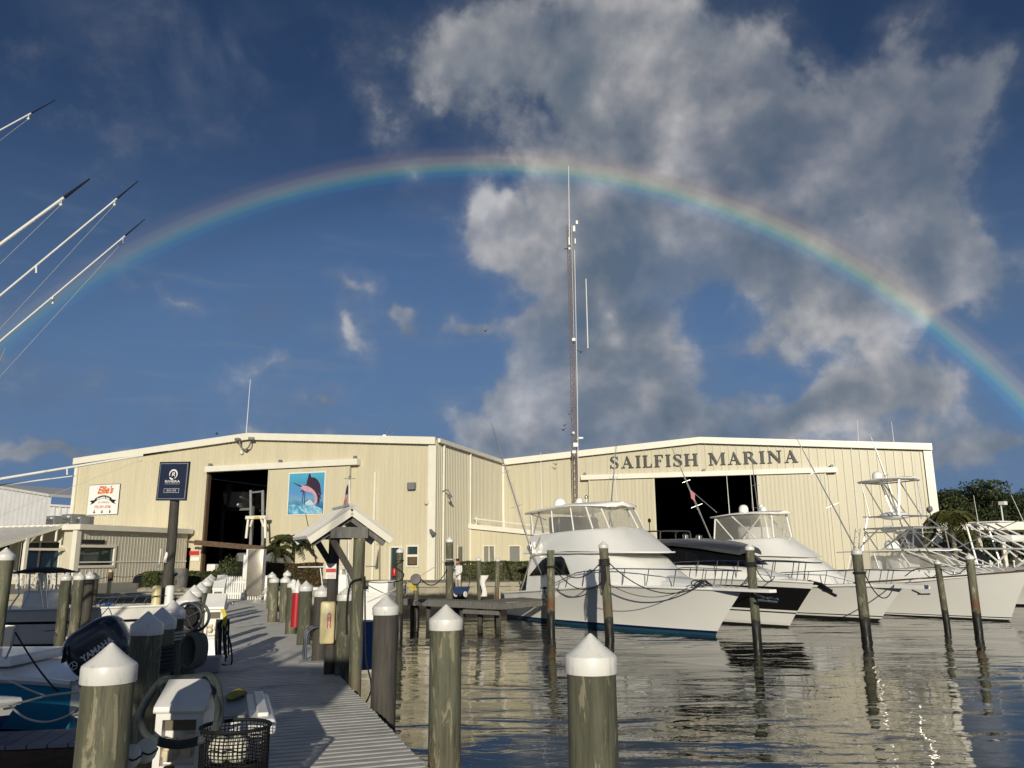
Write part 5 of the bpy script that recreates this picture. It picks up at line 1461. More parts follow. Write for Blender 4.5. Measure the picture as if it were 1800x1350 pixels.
for yy in (-.7, .5):
    mb = MB(); mb.bbox((2.5, yy, 4.0), (.5, .5, .5), .1); mb.bbox((2.28, yy, 4.4), (.12, .5, .55), .05); mb.build('helm_seat', M['gelw'], R1, world=False)
radar_dome(R1, (3.0, -.75, 5.08), .30, .46)
radar_dome(R1, (3.6, -.05, 5.1), .17, .42, 'satellite_dome')
mb = MB(); mb.tube([(3.75, .25, 5.08), (3.75, .25, 5.5)], .05, 8); mb.sphere((3.75, .25, 5.55), .09, 10, 6); mb.build('search_light', M['steel'], R1, world=False)
for bx, by, tz, tx in ((2.6, -1.5, 7.7, 2.55), (4.9, 1.2, 7.4, 4.8)):
    mb = MB(); mb.tube([(bx, by, 4.95 if by > 0 else 3.9), (tx, by, tz)], [.022, .012], 6); mb.build('whip_antenna', M['white'], R1, world=False)
outrigger(R1, (2.6, -2.05, 2.95), (2.27, -4.0, 9.07), .045); outrigger(R1, (2.6, 2.05, 2.95), (1.0, 4.0, 9.07), .045)
for sg in (-1, 1):
    mb = MB(); mb.tube([(2.6, sg * 2.05, 2.95), (1.6, sg * 2.15, 1.3)], .03, 6); mb.tube([(2.6, sg * 2.05, 2.95), (3.2, sg * 1.95, 3.7)], .025, 6); mb.tube([(2.6, sg * 2.1, 3.1), (3.6, sg * 2.05, 1.9)], .025, 6)
    mb.box((2.62, sg * 2.05, 3.2), (.25, .18, .6)); mb.build('outrigger_mount', M['alu'], R1, world=False)
bow_rail(R1, H1, .33, .985, .62, 9, .14, .024)
mb = MB()
for u in (.30, .58):
    p = H1.pt(u, 1, -1); mb.box((p.x, p.y + .05, p.z + .06), (.25, .10, .10))
mb.build('cleat', M['black'], R1, world=False)
# side vent grille near the stern
mb = MB()
for k in range(13): 
    x = 3.9 + .11 * k
    u = x / 13.6; a = H1.pt(u, .78, -1); b = H1.pt(u, .94, -1); mb.beam(Vector((x - .05, a.y - .012, a.z)), Vector((x + .05, b.y - .012, b.z)), .05, .02, up=(0, 1, 0))
mb.build('side_vent', M['gelw'], R1, world=False, smooth=0)
# fender at the quarter
mb = MB(); c = MW[R1.name] @ Vector((.25, -2.62, 1.0)); mb.lathe([(.02, -.6), (.12, -.52), (.15, -.4), (.15, .4), (.12, .52), (.02, .6)], c + Vector((-.1, 0, -.05)), 16)
mb.build('fender', M['plastic'], None, label='long white fender hanging at the stern quarter of the biggest yacht', cat='fender')

# ---- 2. black hulled express yacht
R2, L2 = boat_root('express_yacht', 'yacht with glossy black hull and charcoal cabin roof behind the big white yacht', 'yacht', (10.95, 33.0), 12.5, 'sportfishing boats stern to the quay')
def zs2(u): return 1.62 + .26 * min(1, u / .7) - .10 * max(0, (u - .7) / .3) ** 2
H2 = Hull(12.5, 1.55, 2.25, 2.05, zs2, 0, 2.8, 1.9)
H2.build(R2, [M['gel'], M['bblack'], M['gelblack']], [(-1, .04, 1, 2), (.04, .30, 0, 3), (.30, .33, 1, 1), (.33, .37, 0, 1), (.37, .86, 2, 7), (.86, 1, 0, 2)])
H2.deck(R2, M['gelw'], .0, .0)
H2.rubrail(R2, M['gelw'], .04, -.02)
mb = loft_sections([(2.0, 1.7, 1.85, 2.2, 2.42, 1.8, .1), (5.5, 1.8, 1.85, 5.5, 2.46, 1.78, .12), (9.2, 1.85, 1.5, 8.9, 2.46, 1.35, .2), (11.0, 1.85, 1.0, 10.3, 2.42, .8, .4), (12.6, 1.85, .5, 12.0, 2.1, .3, .6)])
mb.build('deckhouse', M['gelw'], R2, world=False, smooth=50)
mb = loft_sections([(4.2, 2.40, 1.62, 4.7, 3.28, 1.45, .2), (6.2, 2.46, 1.66, 6.2, 3.40, 1.44, .25), (8.2, 2.46, 1.55, 7.6, 3.40, 1.30, .3), (9.8, 2.45, 1.22, 8.8, 3.25, 1.0, .35), (10.9, 2.42, .7, 9.9, 3.05, .6, .5)])
mb.build('cabin_window', M['boatglass'], R2, world=False, smooth=50)
mb = MB(); rings = []
for (x, w, z) in ((3.6, 1.40, 3.42), (3.9, 1.55, 3.42), (5.6, 1.62, 3.40), (7.4, 1.56, 3.40), (8.9, 1.36, 3.26), (9.9, 1.06, 3.10), (10.6, .62, 2.97)):
    rings.append([Vector((x, w * k, z + q)) for k, q in ((-1, -.14), (-1, 0), (-.8, .13), (-.4, .20), (0, .22), (.4, .20), (.8, .13), (1, 0), (1, -.14), (.5, -.06), (-.5, -.06))])
mb.loft(rings, True, True); mb.build('cabin_roof', M['charcoal'], R2, world=False, smooth=45)
mb = MB()
for sg in (-1, 1):
    mb.prism([Vector((4.0, sg * 1.60, 3.40)), Vector((4.75, sg * 1.66, 3.36)), Vector((5.6, sg * 1.74, 2.46)), Vector((3.0, sg * 1.76, 2.46))], (0, sg * .03, 0))
mb.build('roof_pillar', M['charcoal'], R2, world=False, smooth=0)
mb = MB(); ar = smoothpath([(4.3, -.9, 3.6), (4.3, -.9, 3.9), (4.5, -.8, 4.0), (4.6, .8, 4.0), (4.4, .95, 3.9), (4.4, .95, 3.6)], 5); mb.tube(ar, .035, 8); mb.tube(smoothpath([(5.6, -.9, 3.6), (5.6, -.9, 3.88), (5.6, -.7, 3.98), (5.6, .7, 3.98), (5.6, .9, 3.88), (5.6, .9, 3.6)], 5), .035, 8); mb.tube([(4.5, -.8, 4.0), (5.6, -.7, 3.98)], .03, 6)
mb.build('radar_arch', M['charcoal'], R2, world=False)
mb = MB(); mb.lathe([(.2, 0), (.26, .05), (.26, .35), (.2, .42), (.001, .44)], (4.1, -.95, 3.58), 16); mb.build('radar_dome', M['charcoal'], R2, world=False)
mb = MB(); mb.lathe([(.12, 0), (.14, .2), (.06, .26), (.001, .27)], (5.6, .6, 3.6), 12); mb.build('roof_vent', M['steel'], R2, world=False); mb = MB(); mb.lathe([(.14, 0), (.14, .12), (.10, .16), (.001, .17)], (7.2, .1, 3.6), 14); mb.build('roof_vent', M['steel'], R2, world=False)
mb = MB(); mb.tube([(4.1, -.4, 3.6), (4.1, -.4, 4.5)], .02, 6); mb.sphere((4.1, -.4, 4.55), .08, 8, 6, (1, 1, 1.4)); mb.build('masthead_light', M['black'], R2, world=False)
bow_rail(R2, H2, .42, .985, .72, 7, .12, .024, tip=14.4)
mb = MB(); mb.tube([(13.7, 0, 1.80), (14.3, 0, 1.70), (14.75, 0, 1.45)], .07, 6); mb.beam((14.2, -.05, 1.62), (14.9, .05, 1.30), .14, .08); mb.tube([(14.55, -.26, 1.5), (14.75, 0, 1.38), (14.55, .26, 1.5)], .035, 6); mb.build('anchor', M['black'], R2, world=False)

# ---- 3. white sportfisher with bow pulpit
R3, L3 = boat_root('sportfishing_boat', 'white sportfisher with a long bow pulpit and clear upper helm, third from the left', 'boat', (15.78, 35.68), 11.5, 'sportfishing boats stern to the quay')
def zs3(u): return 1.05 + .50 * min(1, u / .85) - .04 * max(0, (u - .85) / .15)
H3 = Hull(11.5, 1.35, 2.1, 1.95, zs3, 0, 2.6, 1.8)
H3.build(R3, [M['gel'], M['bblack'], M['gelw']], [(-1, .07, 1, 2), (.07, .115, 0, 1), (.115, .145, 1, 1), (.145, .90, 0, 10), (.90, 1, 2, 1)])
H3.deck(R3, M['nonskid'], .25)
H3.rubrail(R3, M['gelw'], .05, -.05)
mb = MB(); mb.loft([[Vector((x, -w, z0)), Vector((x, w, z0)), Vector((x, w, z0 + .16)), Vector((x, -w, z0 + .16))] for x, w, z0 in ((11.2, .55, 1.42), (12.6, .36, 1.42), (13.6, .25, 1.41), (13.9, .2, 1.41))], True, True); mb.build('bow_pulpit', M['gelw'], R3, world=False, smooth=0)
mb = MB(); mb.tube([(13.2, 0, 1.35), (13.6, 0, 1.2), (14.0, 0, 1.22)], .035, 6); mb.tube([(13.6, -.2, 1.2), (13.6, .2, 1.2)], .03, 6); mb.build('anchor', M['steel'], R3, world=False)
mb = loft_sections([(2.2, 1.0, 1.7, 2.4, 2.75, 1.6, .1), (4.6, 1.3, 1.72, 4.6, 2.78, 1.6, .1), (6.6, 1.45, 1.55, 6.2, 2.76, 1.4, .15), (8.6, 1.5, 1.1, 7.6, 2.70, 1.0, .3), (9.8, 1.52, .6, 8.1, 2.65, .5, .4)])
mb.build('deckhouse', M['gelw'], R3, world=False, smooth=50)
mb = loft_sections([(2.3, 2.75, 1.55, 2.6, 3.58, 1.42, .06), (4.4, 2.78, 1.55, 4.3, 3.62, 1.42, .08), (6.4, 2.78, 1.38, 5.7, 3.64, 1.22, .12), (7.6, 2.74, 1.0, 6.2, 3.66, .85, .2), (8.2, 2.70, .5, 6.4, 3.66, .4, .3)])
mb.build('flybridge', M['gelw'], R3, world=False, smooth=50)
b3 = [(2.7, 1.36, 3.6), (4.3, 1.38, 3.62), (5.6, 1.18, 3.64), (6.15, .8, 3.66), (6.3, 0, 3.66)]
t3 = [(2.75, 1.25, 4.74), (4.1, 1.28, 4.80), (5.3, 1.14, 4.82), (5.95, .78, 4.82), (6.15, 0, 4.82)]
fb3 = smoothpath([Vector((x, -y, z)) for x, y, z in b3] + [Vector((x, y, z)) for x, y, z in reversed(b3[:-1])], 4)
ft3 = smoothpath([Vector((x, -y, z)) for x, y, z in t3] + [Vector((x, y, z)) for x, y, z in reversed(t3[:-1])], 4)
mb = MB(); mb.loft([[a, b] for a, b in zip(fb3, ft3)], closed=False); mb.build('clear_enclosure', M['vinyl'], R3, world=False, smooth=50)
for sg in (-1, 1):
    segs = [[(2.75, sg * 1.36, 3.6), (2.8, sg * 1.25, 4.76)], [(4.1, sg * 1.28, 4.8), (5.6, sg * 1.18, 3.66)], [(5.8, sg * .85, 4.82), (4.9, sg * 1.3, 3.64)], [(2.8, sg * 1.25, 4.76), (4.2, sg * 1.38, 3.64)], [(6.1, sg * .5, 4.82), (6.25, sg * .6, 3.68)]]
    frame_tubes(R3, segs, .042, M['gelw'], 'hardtop_support')
mb = MB(); rings = []
for (x, w, z) in ((2.45, 1.30, 4.76), (2.6, 1.42, 4.77), (4.2, 1.45, 4.86), (5.5, 1.25, 4.86), (6.2, .85, 4.84), (6.55, .35, 4.82)):
    rings.append([Vector((x, w * k, z + q)) for k, q in ((-1, 0), (-1, .06), (-.6, .13), (0, .16), (.6, .13), (1, .06), (1, 0), (0, .02))])
mb.loft(rings, True, True); mb.build('hardtop', M['gelw'], R3, world=False, smooth=45)
mb = MB(); mb.bbox((4.3, .1, 3.95), (.7, 1.6, .6), .08); mb.build('helm_console', M['gelw'], R3, world=False)
mb = MB(); mb.bbox((3.4, .2, 3.9), (.5, .6, .9), .1); mb.build('helm_seat', M['gelw'], R3, world=False)
radar_dome(R3, (3.9, -.25, 5.0), .24, .42); radar_dome(R3, (4.7, .35, 5.0), .16, .3, 'satellite_dome')
mb = MB(); mb.tube([(4.3, .6, 5.0), (4.3, .6, 5.25)], .06, 8); mb.sphere((4.3, .6, 5.33), .13, 10, 6); mb.sphere((4.3, .6, 5.18), .16, 10, 6, (1, 1, .5)); mb.build('search_light', M['gelw'], R3, world=False)
for bx, by in ((3.2, -.6), (3.4, .9)):
    mb = MB(); mb.tube([(bx, by, 4.9), (bx - .05, by, 7.4)], [.022, .012], 6); mb.build('whip_antenna', M['white'], R3, world=False)
outrigger(R3, (3.0, -1.75, 3.6), (2.0, -3.3, 8.6), .04); outrigger(R3, (3.0, 1.75, 3.6), (1.2, 3.1, 8.6), .04)
mb = MB(); mb.tube([(2.9, -1.2, 5.05), (3.0, -3.0, 6.2)], .02, 5); mb.build('rigging_pole', M['alu'], R3, world=False)
mb = MB(); mb.add([(3.0, -3.0, 6.2), (3.02, -2.7, 6.0), (3.02, -2.75, 5.6), (3.0, -2.95, 5.75)], [(0, 1, 2, 3)]); mb.build('pennant', pmat('pennant_cloth', (.5, .2, .22), .8), R3, world=False)
bow_rail(R3, H3, .45, .98, .62, 8, .12, .022, tip=13.4)

# ---- 4. boat with the tall tuna tower
R4, L4 = boat_root('tuna_tower_boat', 'white boat carrying a tall tuna tower with ladders and two radar domes', 'boat', (21.06, 35.15), 12.0, 'sportfishing boats stern to the quay')
def zs4(u): return 1.20 + .90 * u ** 1.4
H4 = Hull(12.0, 1.1, 2.2, 2.0, zs4, 0, 2.6, 1.7)
H4.build(R4, [M['gel'], M['bblack']], [(-1, .03, 1, 2), (.03, .055, 0, 1), (.055, .075, 1, 1), (.075, 1, 0, 12)])
H4.deck(R4, M['gelw'], .3, .04)
H4.rubrail(R4, M['brownwood'], .035, 0)
mb = loft_sections([(2.5, 1.2, 1.8, 2.6, 1.95, 1.7, .2), (6.0, 1.4, 1.8, 6.0, 2.10, 1.7, .25), (9.0, 1.6, 1.45, 8.7, 2.24, 1.25, .35), (10.8, 1.8, .9, 10.4, 2.15, .6, .5), (11.8, 1.9, .35, 11.5, 2.05, .2, .6)])
mb.build('trunk_cabin', M['gelw'], R4, world=False, smooth=55)
b4 = [(5.2, 1.62, 2.08), (7.0, 1.62, 2.16), (8.6, 1.42, 2.24), (9.5, .95, 2.28), (9.8, 0, 2.28)]
t4 = [(5.4, 1.5, 2.86), (6.7, 1.5, 2.90), (8.0, 1.32, 2.92), (8.8, .88, 2.92), (9.05, 0, 2.92)]
fb4 = smoothpath([Vector((x, -y, z)) for x, y, z in b4] + [Vector((x, y, z)) for x, y, z in reversed(b4[:-1])], 4)
ft4 = smoothpath([Vector((x, -y, z)) for x, y, z in t4] + [Vector((x, y, z)) for x, y, z in reversed(t4[:-1])], 4)
mb = MB(); mb.loft([[a, b] for a, b in zip(fb4, ft4)], closed=False); mb.build('windscreen', M['vinyl'], R4, world=False, smooth=50)
for i in (0, 4, 8, 12, 16, 20, 24, 28, 32):
    if i < len(fb4): mb = MB(); mb.beam(fb4[i], ft4[i], .05, .05); mb.build('windscreen_frame', M['gelw'], R4, world=False, smooth=0)
mb = MB(); rings = []
for (x, w, z) in ((4.5, 1.5, 2.90), (4.7, 1.62, 2.90), (7.0, 1.64, 2.96), (8.6, 1.4, 2.97), (9.6, .9, 2.95), (9.9, .4, 2.94)):
    rings.append([Vector((x, w * k, z + q)) for k, q in ((-1, 0), (-1, .05), (0, .12), (1, .05), (1, 0), (0, .03))])
mb.loft(rings, True, True); mb.build('hardtop', M['gelw'], R4, world=False, smooth=45)
mb = MB(); mb.bbox((7.1, 0, 2.4), (.8, 1.5, .6), .08); mb.bbox((6.1, -.5, 2.3), (.5, .55, .9), .1); mb.bbox((6.1, .5, 2.3), (.5, .55, .9), .1); mb.build('helm_console', M['gelw'], R4, world=False)
tw4 = []
T0, T1, T2 = 2.95, 4.62, 6.34
def lev(z):
    k = (z - T0) / (T1 - T0)
    return (5.7 + .35 * k, 9.6 - 1.35 * k, 1.5 - .62 * k)      # aft x, fore x, half width
for sg in (-1, 1):
    a0, f0, w0 = lev(T0); a1, f1, w1 = lev(T1); am, fm, wm = lev(4.05)
    tw4 += [[(a0, sg * w0, T0 - 1.2), (a1, sg * w1, T1)], [(f0, sg * w0, T0), (f1 - .3, sg * w1, T1)], [(a0 + 1.3, sg * w0, T0), (am, sg * wm, 4.05)], [(a0, sg * w0, T0), (am + .9, sg * wm, 4.05)],
            [(a0 + 1.35, sg * w0, T0), (fm, sg * wm, 4.05)], [(f0 - 1.2, sg * w0, T0), (am + 1.0, sg * wm, 4.05)], [(am, sg * wm, 4.05), (fm, sg * wm, 4.05)], [(am, sg * wm, 3.85), (fm - .6, sg * wm, 3.85)],
            [(fm, sg * wm, 4.05), (f0 - .9, sg * (w0 - .2), T0)], [(a1, sg * w1, T1), (f1 - .3, sg * w1, T1)],
            [(a1 + .15, sg * w1, T1), (5.75, sg * .72, T2)], [(f1 - .4, sg * w1, T1), (7.9, sg * .66, T2)], [(7.0, sg * w1, T1), (5.95, sg * .72, T2 - .05)], [(f1 - .5, sg * w1, T1), (6.9, sg * .7, T2 - .02)],
            [(5.6, sg * .74, T2), (8.0, sg * .66, T2)]]
tw4 += [[(lev(4.05)[0], -lev(4.05)[2], 4.05), (lev(4.05)[0], lev(4.05)[2], 4.05)], [(lev(4.05)[1], -lev(4.05)[2], 4.05), (lev(4.05)[1], lev(4.05)[2], 4.05)], [(lev(T1)[0], -lev(T1)[2] - .3, T1), (lev(T1)[0], lev(T1)[2] + .3, T1)], [(lev(T1)[1] - .3, -1.1, T1), (lev(T1)[1] - .3, 1.1, T1)],
        [(5.6, -.74, T2), (5.6, .74, T2)], [(8.0, -.66, T2), (8.0, .66, T2)]]
frame_tubes(R4, tw4, .032, M['alu'], 'tower_frame')
for (x0, x1, y, z0, z1) in ((5.35, 5.8, -1.35, 2.2, 4.05), (7.9, 7.2, -.35, T0, 4.05)):
    mb = MB()
    for w in (-.2, .2): mb.tube([(x0, y + w, z0), (x1, y + w * .8, z1)], .022, 6)
    for k in range(7): q = (k + .5) / 7; mb.tube([(x0 + (x1 - x0) * q, y - .2, z0 + (z1 - z0) * q), (x0 + (x1 - x0) * q, y + .2, z0 + (z1 - z0) * q)], .016, 5)
    mb.build('tower_ladder', M['alu'], R4, world=False)
mb = MB(); mb.box((lev(4.05)[0] + 1.1, 0, 4.06), (2.2, 1.5, .05)); mb.build('tower_floor', M['gelw'], R4, world=False)
mb = MB(); mb.sphere((6.9, 0, 4.66), .5, 16, 10, (1.5, 1.25, .42)); mb.build('belly_pod', M['gelw'], R4, world=False)
mb = MB(); mb.sphere((6.7, -.25, 4.02), .32, 14, 8, (1.3, 1, .5)); mb.build('open_array_pod', M['gelw'], R4, world=False)
mb = MB(); rings = []
for (x, w, z) in ((5.4, .6, T2 + .02), (5.6, .78, T2 + .04), (6.9, .88, T2 + .10), (7.8, .7, T2 + .08), (8.2, .35, T2 + .05)):
    rings.append([Vector((x, w * k, z + q)) for k, q in ((-1, 0), (-1, .04), (0, .10), (1, .04), (1, 0), (0, .02))])
mb.loft(rings, True, True); mb.build('tower_top', M['gelw'], R4, world=False, smooth=45)
radar_dome(R4, (6.25, -.1, T2 + .16), .25, .40); radar_dome(R4, (7.3, -.9, T0 + .1), .34, .44)
mb = MB(); mb.tube([(5.55, -1.0, T1 - 1), (5.55, -.95, T1 + 3.6)], [.022, .012], 6); mb.build('whip_antenna', M['white'], R4, world=False); mb = MB(); mb.tube([(7.6, 1.0, T1 - 1), (7.6, 1.05, T1 + 3.0)], [.022, .012], 6); mb.build('whip_antenna', M['white'], R4, world=False)
outrigger(R4, (6.0, -1.75, 2.9), (4.3, -3.8, 9.3), .04); outrigger(R4, (6.3, 1.7, 2.9), (5.0, 1.2, 9.2), .04)
mb = MB(); mb.tube([(8.8, 1.4, 3.0), (11.0, 3.2, 4.3)], .025, 6); mb.build('rigging_pole', M['alu'], R4, world=False)
bow_rail(R4, H4, .62, .80, .45, 5, .12, .022)
mb = MB()
for sg in (-1, 1): mb.tube([(8.4, sg * 1.35, 2.95), (10.9, sg * .95, 2.05)], .03, 6); mb.tube([(9.3, sg * 1.0, 2.95), (11.6, sg * .6, 2.1)], .03, 6)
mb.build('forward_brace', M['gelw'], R4, world=False)

# ---- 5. boat with a low white tower at the right edge
R5, L5 = boat_root('tower_boat', 'white boat with a raked half tower at the right edge, behind the tuna tower boat', 'boat', (31.6, 41.2), 12.0, 'sportfishing boats stern to the quay')
def zs5(u): return 1.25 + .65 * u ** 1.3
H5 = Hull(12.0, 1.2, 2.2, 2.0, zs5, 0, 2.6, 1.7)
H5.build(R5, [M['gel'], M['bblack']], [(-1, .05, 1, 2), (.05, 1, 0, 10)])
H5.deck(R5, M['nonskid'], .2, .04)
mb = loft_sections([(2.5, 1.3, 1.7, 2.6, 2.0, 1.6, .2), (6.0, 1.45, 1.7, 6.0, 2.10, 1.6, .25), (9.0, 1.6, 1.35, 8.7, 2.15, 1.15, .35), (10.8, 1.8, .8, 10.4, 2.1, .5, .5)])
mb.build('trunk_cabin', M['canvas'], R5, world=False, smooth=55)
seg5 = []
for sg in (-1, 1):
    y = sg * 1.1
    seg5 += [[(4.2, y, 2.0), (3.7, y * .9, 4.5)], [(3.7, y * .9, 4.5), (8.4, y * 1.2, 2.0)], [(4.3, y * .8, 4.55), (9.0, y, 2.0)], [(3.9, y * .95, 3.1), (7.0, y * 1.2, 3.05)], [(7.0, y * 1.2, 3.05), (10.2, y, 2.1)], [(5.0, y, 2.0), (6.3, y * 1.1, 3.05)], [(5.8, y, 2.0), (4.6, y, 3.1)], [(7.6, y, 2.05), (7.4, y * 1.1, 2.9)], [(6.2, y, 2.0), (8.0, y, 2.85)]]
seg5 += [[(3.7, -1, 4.5), (3.7, 1, 4.5)], [(4.0, -1.05, 3.1), (4.0, 1.05, 3.1)], [(7.0, -1.3, 3.05), (7.0, 1.3, 3.05)]]
frame_tubes(R5, seg5, .055, M['gelw'], 'tower_frame')
mb = MB(); mb.bbox((4.6, 0, 4.62), (1.9, 1.5, .08), .03); mb.build('tower_top', M['gelw'], R5, world=False)
mb = MB(); mb.bbox((5.6, 0, 3.65), (1.2, 1.4, .38), .1); mb.bbox((4.3, .2, 3.8), (.5, 1.2, .12), .04); mb.build('tower_console', M['gelw'], R5, world=False)
mb = MB(); mb.tube([(4.4, -.8, 3.2), (4.3, -.85, 6.2)], [.025, .012], 6); mb.build('whip_antenna', M['white'], R5, world=False); mb = MB(); mb.tube([(6.4, .9, 3.2), (5.4, 1.0, 6.2)], [.025, .012], 6); mb.build('whip_antenna', M['white'], R5, world=False); mb = MB(); mb.tube([(5.2, .2, 4.6), (5.2, .2, 5.6)], .04, 6); mb.box((5.3, .25, 5.7), (.35, .3, .2)); mb.build('camera', M['white'], R5, world=False)
for k in range(6): mb = MB(); mb.lathe([(.04, 0), (.04, .3)], (4.3 + .45 * k, -1.5, 2.05), 8); mb.sphere((4.3 + .45 * k, -1.5, 2.38), .07, 8, 6); mb.build('rod_holder', M['gelw'], R5, world=False)
bow_rail(R5, H5, .4, .98, .4, 6, .12, .022)

# ---- mooring lines of the right-hand boats
def line(pts, r, label, m='rope'):
    mb = MB(); mb.tube(pts, r, 6); return mb.build('mooring_line', M[m], None, label=label, cat='rope', group=None)
def loc(R, p): return MW[R.name] @ Vector(p)
p6 = PIL[1072]; P6 = Vector((3.32, 29.66, 2.60)); P5 = Vector((1.53, 33.06, 2.45))
c58 = H1.pt(.58, 1, -1); c30 = H1.pt(.30, 1, -1)
line(sag(P6 + Vector((.12, -.1, 0)), loc(R1, (12.7, -.6, 1.78)), .62, 18), .022, 'long black bow line sagging from the stout piling to the yacht foredeck')
line(sag(P6 + Vector((.10, -.16, -.75)), loc(R1, (12.3, -.85, 1.70)), .40, 18), .014, 'thin dark line drooping across the yacht bow below the long bow line')
line(sag(P6 + Vector((-.12, -.1, .05)), P5 + Vector((.13, -.1, .05)), .55, 14), .020, 'black line drooping between the two pilings beside the yacht')
line(sag(P5 + Vector((.08, -.16, -.05)), loc(R1, (c58.x, c58.y, c58.z + .08)), .50, 16), .022, 'black spring line from the flat-topped piling to the yacht side')
line(sag(P5 + Vector((-.05, -.16, -.05)), loc(R1, (c30.x, c30.y, c30.z + .08)), .75, 16), .022, 'black stern line from the flat-topped piling to the yacht quarter')
wrap(P6.x - .02, P6.y, 2.45, 2.72, .165, 4, .028, M['rope'], 'black rope wound round the top of the stout piling', 'rope_coil')
wrap(P5.x, P5.y, 2.36, 2.48, .155, 2.5, .028, M['rope'], 'black rope wound round the flat-topped piling', 'rope_coil')
mb = MB()
for k in range(5):
    x0 = P6.x - .20 + .035 * k
    mb.tube(smoothpath([Vector((x0, P6.y - .17, 2.5)), Vector((x0 - .05, P6.y - .2, 2.0)), Vector((x0 + .02, P6.y - .2, 1.45 + .12 * k)), Vector((x0 + .07, P6.y - .2, 2.0)), Vector((x0 + .06, P6.y - .17, 2.5))], 5), .016, 5)
mb.build('rope_hank', M['rope'], None, label='black rope hank hanging on the stout piling', cat='rope')
mb = MB(); b_ = loc(R1, (12.75, -.55, 1.85))
for k in range(6): mb.tube([b_ + Vector((.10 * (k - 3), .05 * k - .1, 0)) + Vector((.16 * math.cos(2 * PI * i / 14), .05 * math.sin(2 * PI * i / 14), .10 * math.sin(2 * PI * i / 14 + k))) for i in range(14)], .022, 5, closed=True)
mb.build('rope_coil', M['rope'], None, label='tangle of black rope on the foredeck of the big yacht', cat='rope')
P7 = Vector((8.22, 28.28, 2.5)); P8 = Vector((12.39, 29.35, 2.3))
line(sag(P8 + Vector((.05, -.18, 0)), loc(R3, (12.6, -.3, 1.55)), .75, 16), .022, 'black line looping from the leaning piling to the pulpit boat')
line(sag(P7 + Vector((.1, .1, .1)), loc(R2, (12.6, -.7, 1.95)), .40, 14), .018, 'dark line from the pulpit piling to the black yacht bow')
line(sag(Vector((16.85, 32.4, 2.2)), loc(R4, (9.6, -1.9, 2.0)), .25, 12), .018, 'dark line from the thin leaning piling to the tuna tower boat')
line(sag(Vector((16.85, 32.4, 2.3)), Vector((17.14, 30.75, 2.45)), .35, 12), .016, 'dark line between the two leaning pilings on the right')
wrap(P7.x, P7.y, 2.40, 2.58, .16, 3, .028, M['rope'], 'black rope wound round the piling at the pulpit', 'rope_coil')
wrap(P8.x, P8.y, 2.12, 2.2, .18, 2, .026, M['rope'], 'black rope wound round the leaning greenish piling', 'rope_coil')
mb = MB()
for k in range(7):
    x0 = P7.x - .35 + .12 * k
    mb.tube(sag(Vector((P7.x + .02, P7.y - .12, 2.45)), Vector((x0, P7.y + .5, 1.75 + .04 * k)), .12, 8), .014, 5)
mb.build('rope_tangle', M['rope'], None, label='dark ropes fanning down from the piling at the pulpit', cat='rope')
# ---------------------------------------------------------------- radio mast
mx = aty(1012, 870, 64.4)
mast = thing('radio_mast', 'tall weathered lattice radio mast rising behind the big white yacht', 'radio mast', (mx.x, 64.4, GZ))
top = aty(1004, 388, 64.4).z
mb = MB(); r_ = .21
legs = [Vector((mx.x + r_ * math.cos(a), 64.4 + r_ * math.sin(a), 0)) for a in (rad(-90), rad(30), rad(150))]
for l in legs: mb.tube([l + Vector((0, 0, GZ)), l + Vector((0, 0, top - .3))], .042, 6)
mb.build('mast_legs', M['mastm'], mast)
mb = MB(); z = GZ; k = 0
while z < top - .6:
    for i in range(3):
        a, b = legs[i], legs[(i + 1) % 3]
        mb.tube([(a if k % 2 else b) + Vector((0, 0, z)), (b if k % 2 else a) + Vector((0, 0, z + .33))], .014, 4, caps=False)
    z += .33; k += 1
mb.build('lattice', M['mastm'], mast, smooth=0)
def mp(px, py, dy=0): return aty(px, py, 64.4 + dy)
mb = MB(); mb.tube([mp(1001, 430, -.25), mp(999.5, 292, -.25)], [.045, .028], 8); mb.build('whip_antenna', M['white'], mast)
mb = MB(); mb.tube([mp(1033.5, 612, -.2), mp(1030, 490, -.2)], [.05, .04], 8); mb.build('side_antenna', M['white'], mast)
mb = MB(); mb.tube([mp(1012, 604.5), mp(1034, 604, -.2)], .022, 6); mb.tube([mp(1012, 613), mp(1034, 612.5, -.2)], .022, 6); mb.build('antenna_arm', M['alu'], mast)
for (px, py, w, h, nm) in ((1009, 402, .22, .55, 'panel_antenna'), (1014, 391, .2, .35, 'panel_antenna'), (1000.5, 424, .13, .75, 'panel_antenna'), (1011, 424, .12, .5, 'panel_antenna'), (1008.5, 597, .30, .26, 'junction_box'), (1012, 782, .42, .34, 'junction_box'), (1009, 794.5, .32, .24, 'junction_box'), (1001, 437, .18, .2, 'junction_box')):
    mb = MB(); mb.bbox(mp(px, py, -.32), (w, .14, h), .03); mb.build(nm, M['white'], mast)
mb = MB(); mb.bbox(mp(1021, 770, -.3), (.40, .18, .16), .04); mb.tube([mp(1014, 773, -.1), mp(1020, 771, -.3)], .03, 6); mb.build('camera', M['white'], mast)
mb = MB(); mb.tube([mp(1008, 716), mp(1001, 724, -.3), mp(1001, 729, -.4)], .03, 6); mb.lathe([(.05, .1), (.13, -.1)], mp(1001, 726, -.45), 10); mb.lathe([(.04, .1), (.10, -.12)], mp(1004, 732, -.45), 10); mb.build('floodlight', M['greypaint'], mast)
mb = MB(); mb.sphere(mp(1008, 761, -.28), .13, 10, 6); mb.build('globe', M['white'], mast)
mb = MB(); mb.tube([mp(1010, 440, -.22), mp(1015, 700, -.24), mp(1017, 900, -.24)], .03, 6); mb.tube([mp(1004, 395, -.2), mp(1009, 600, -.22)], .02, 6); mb.build('cable', M['plastic'], mast)
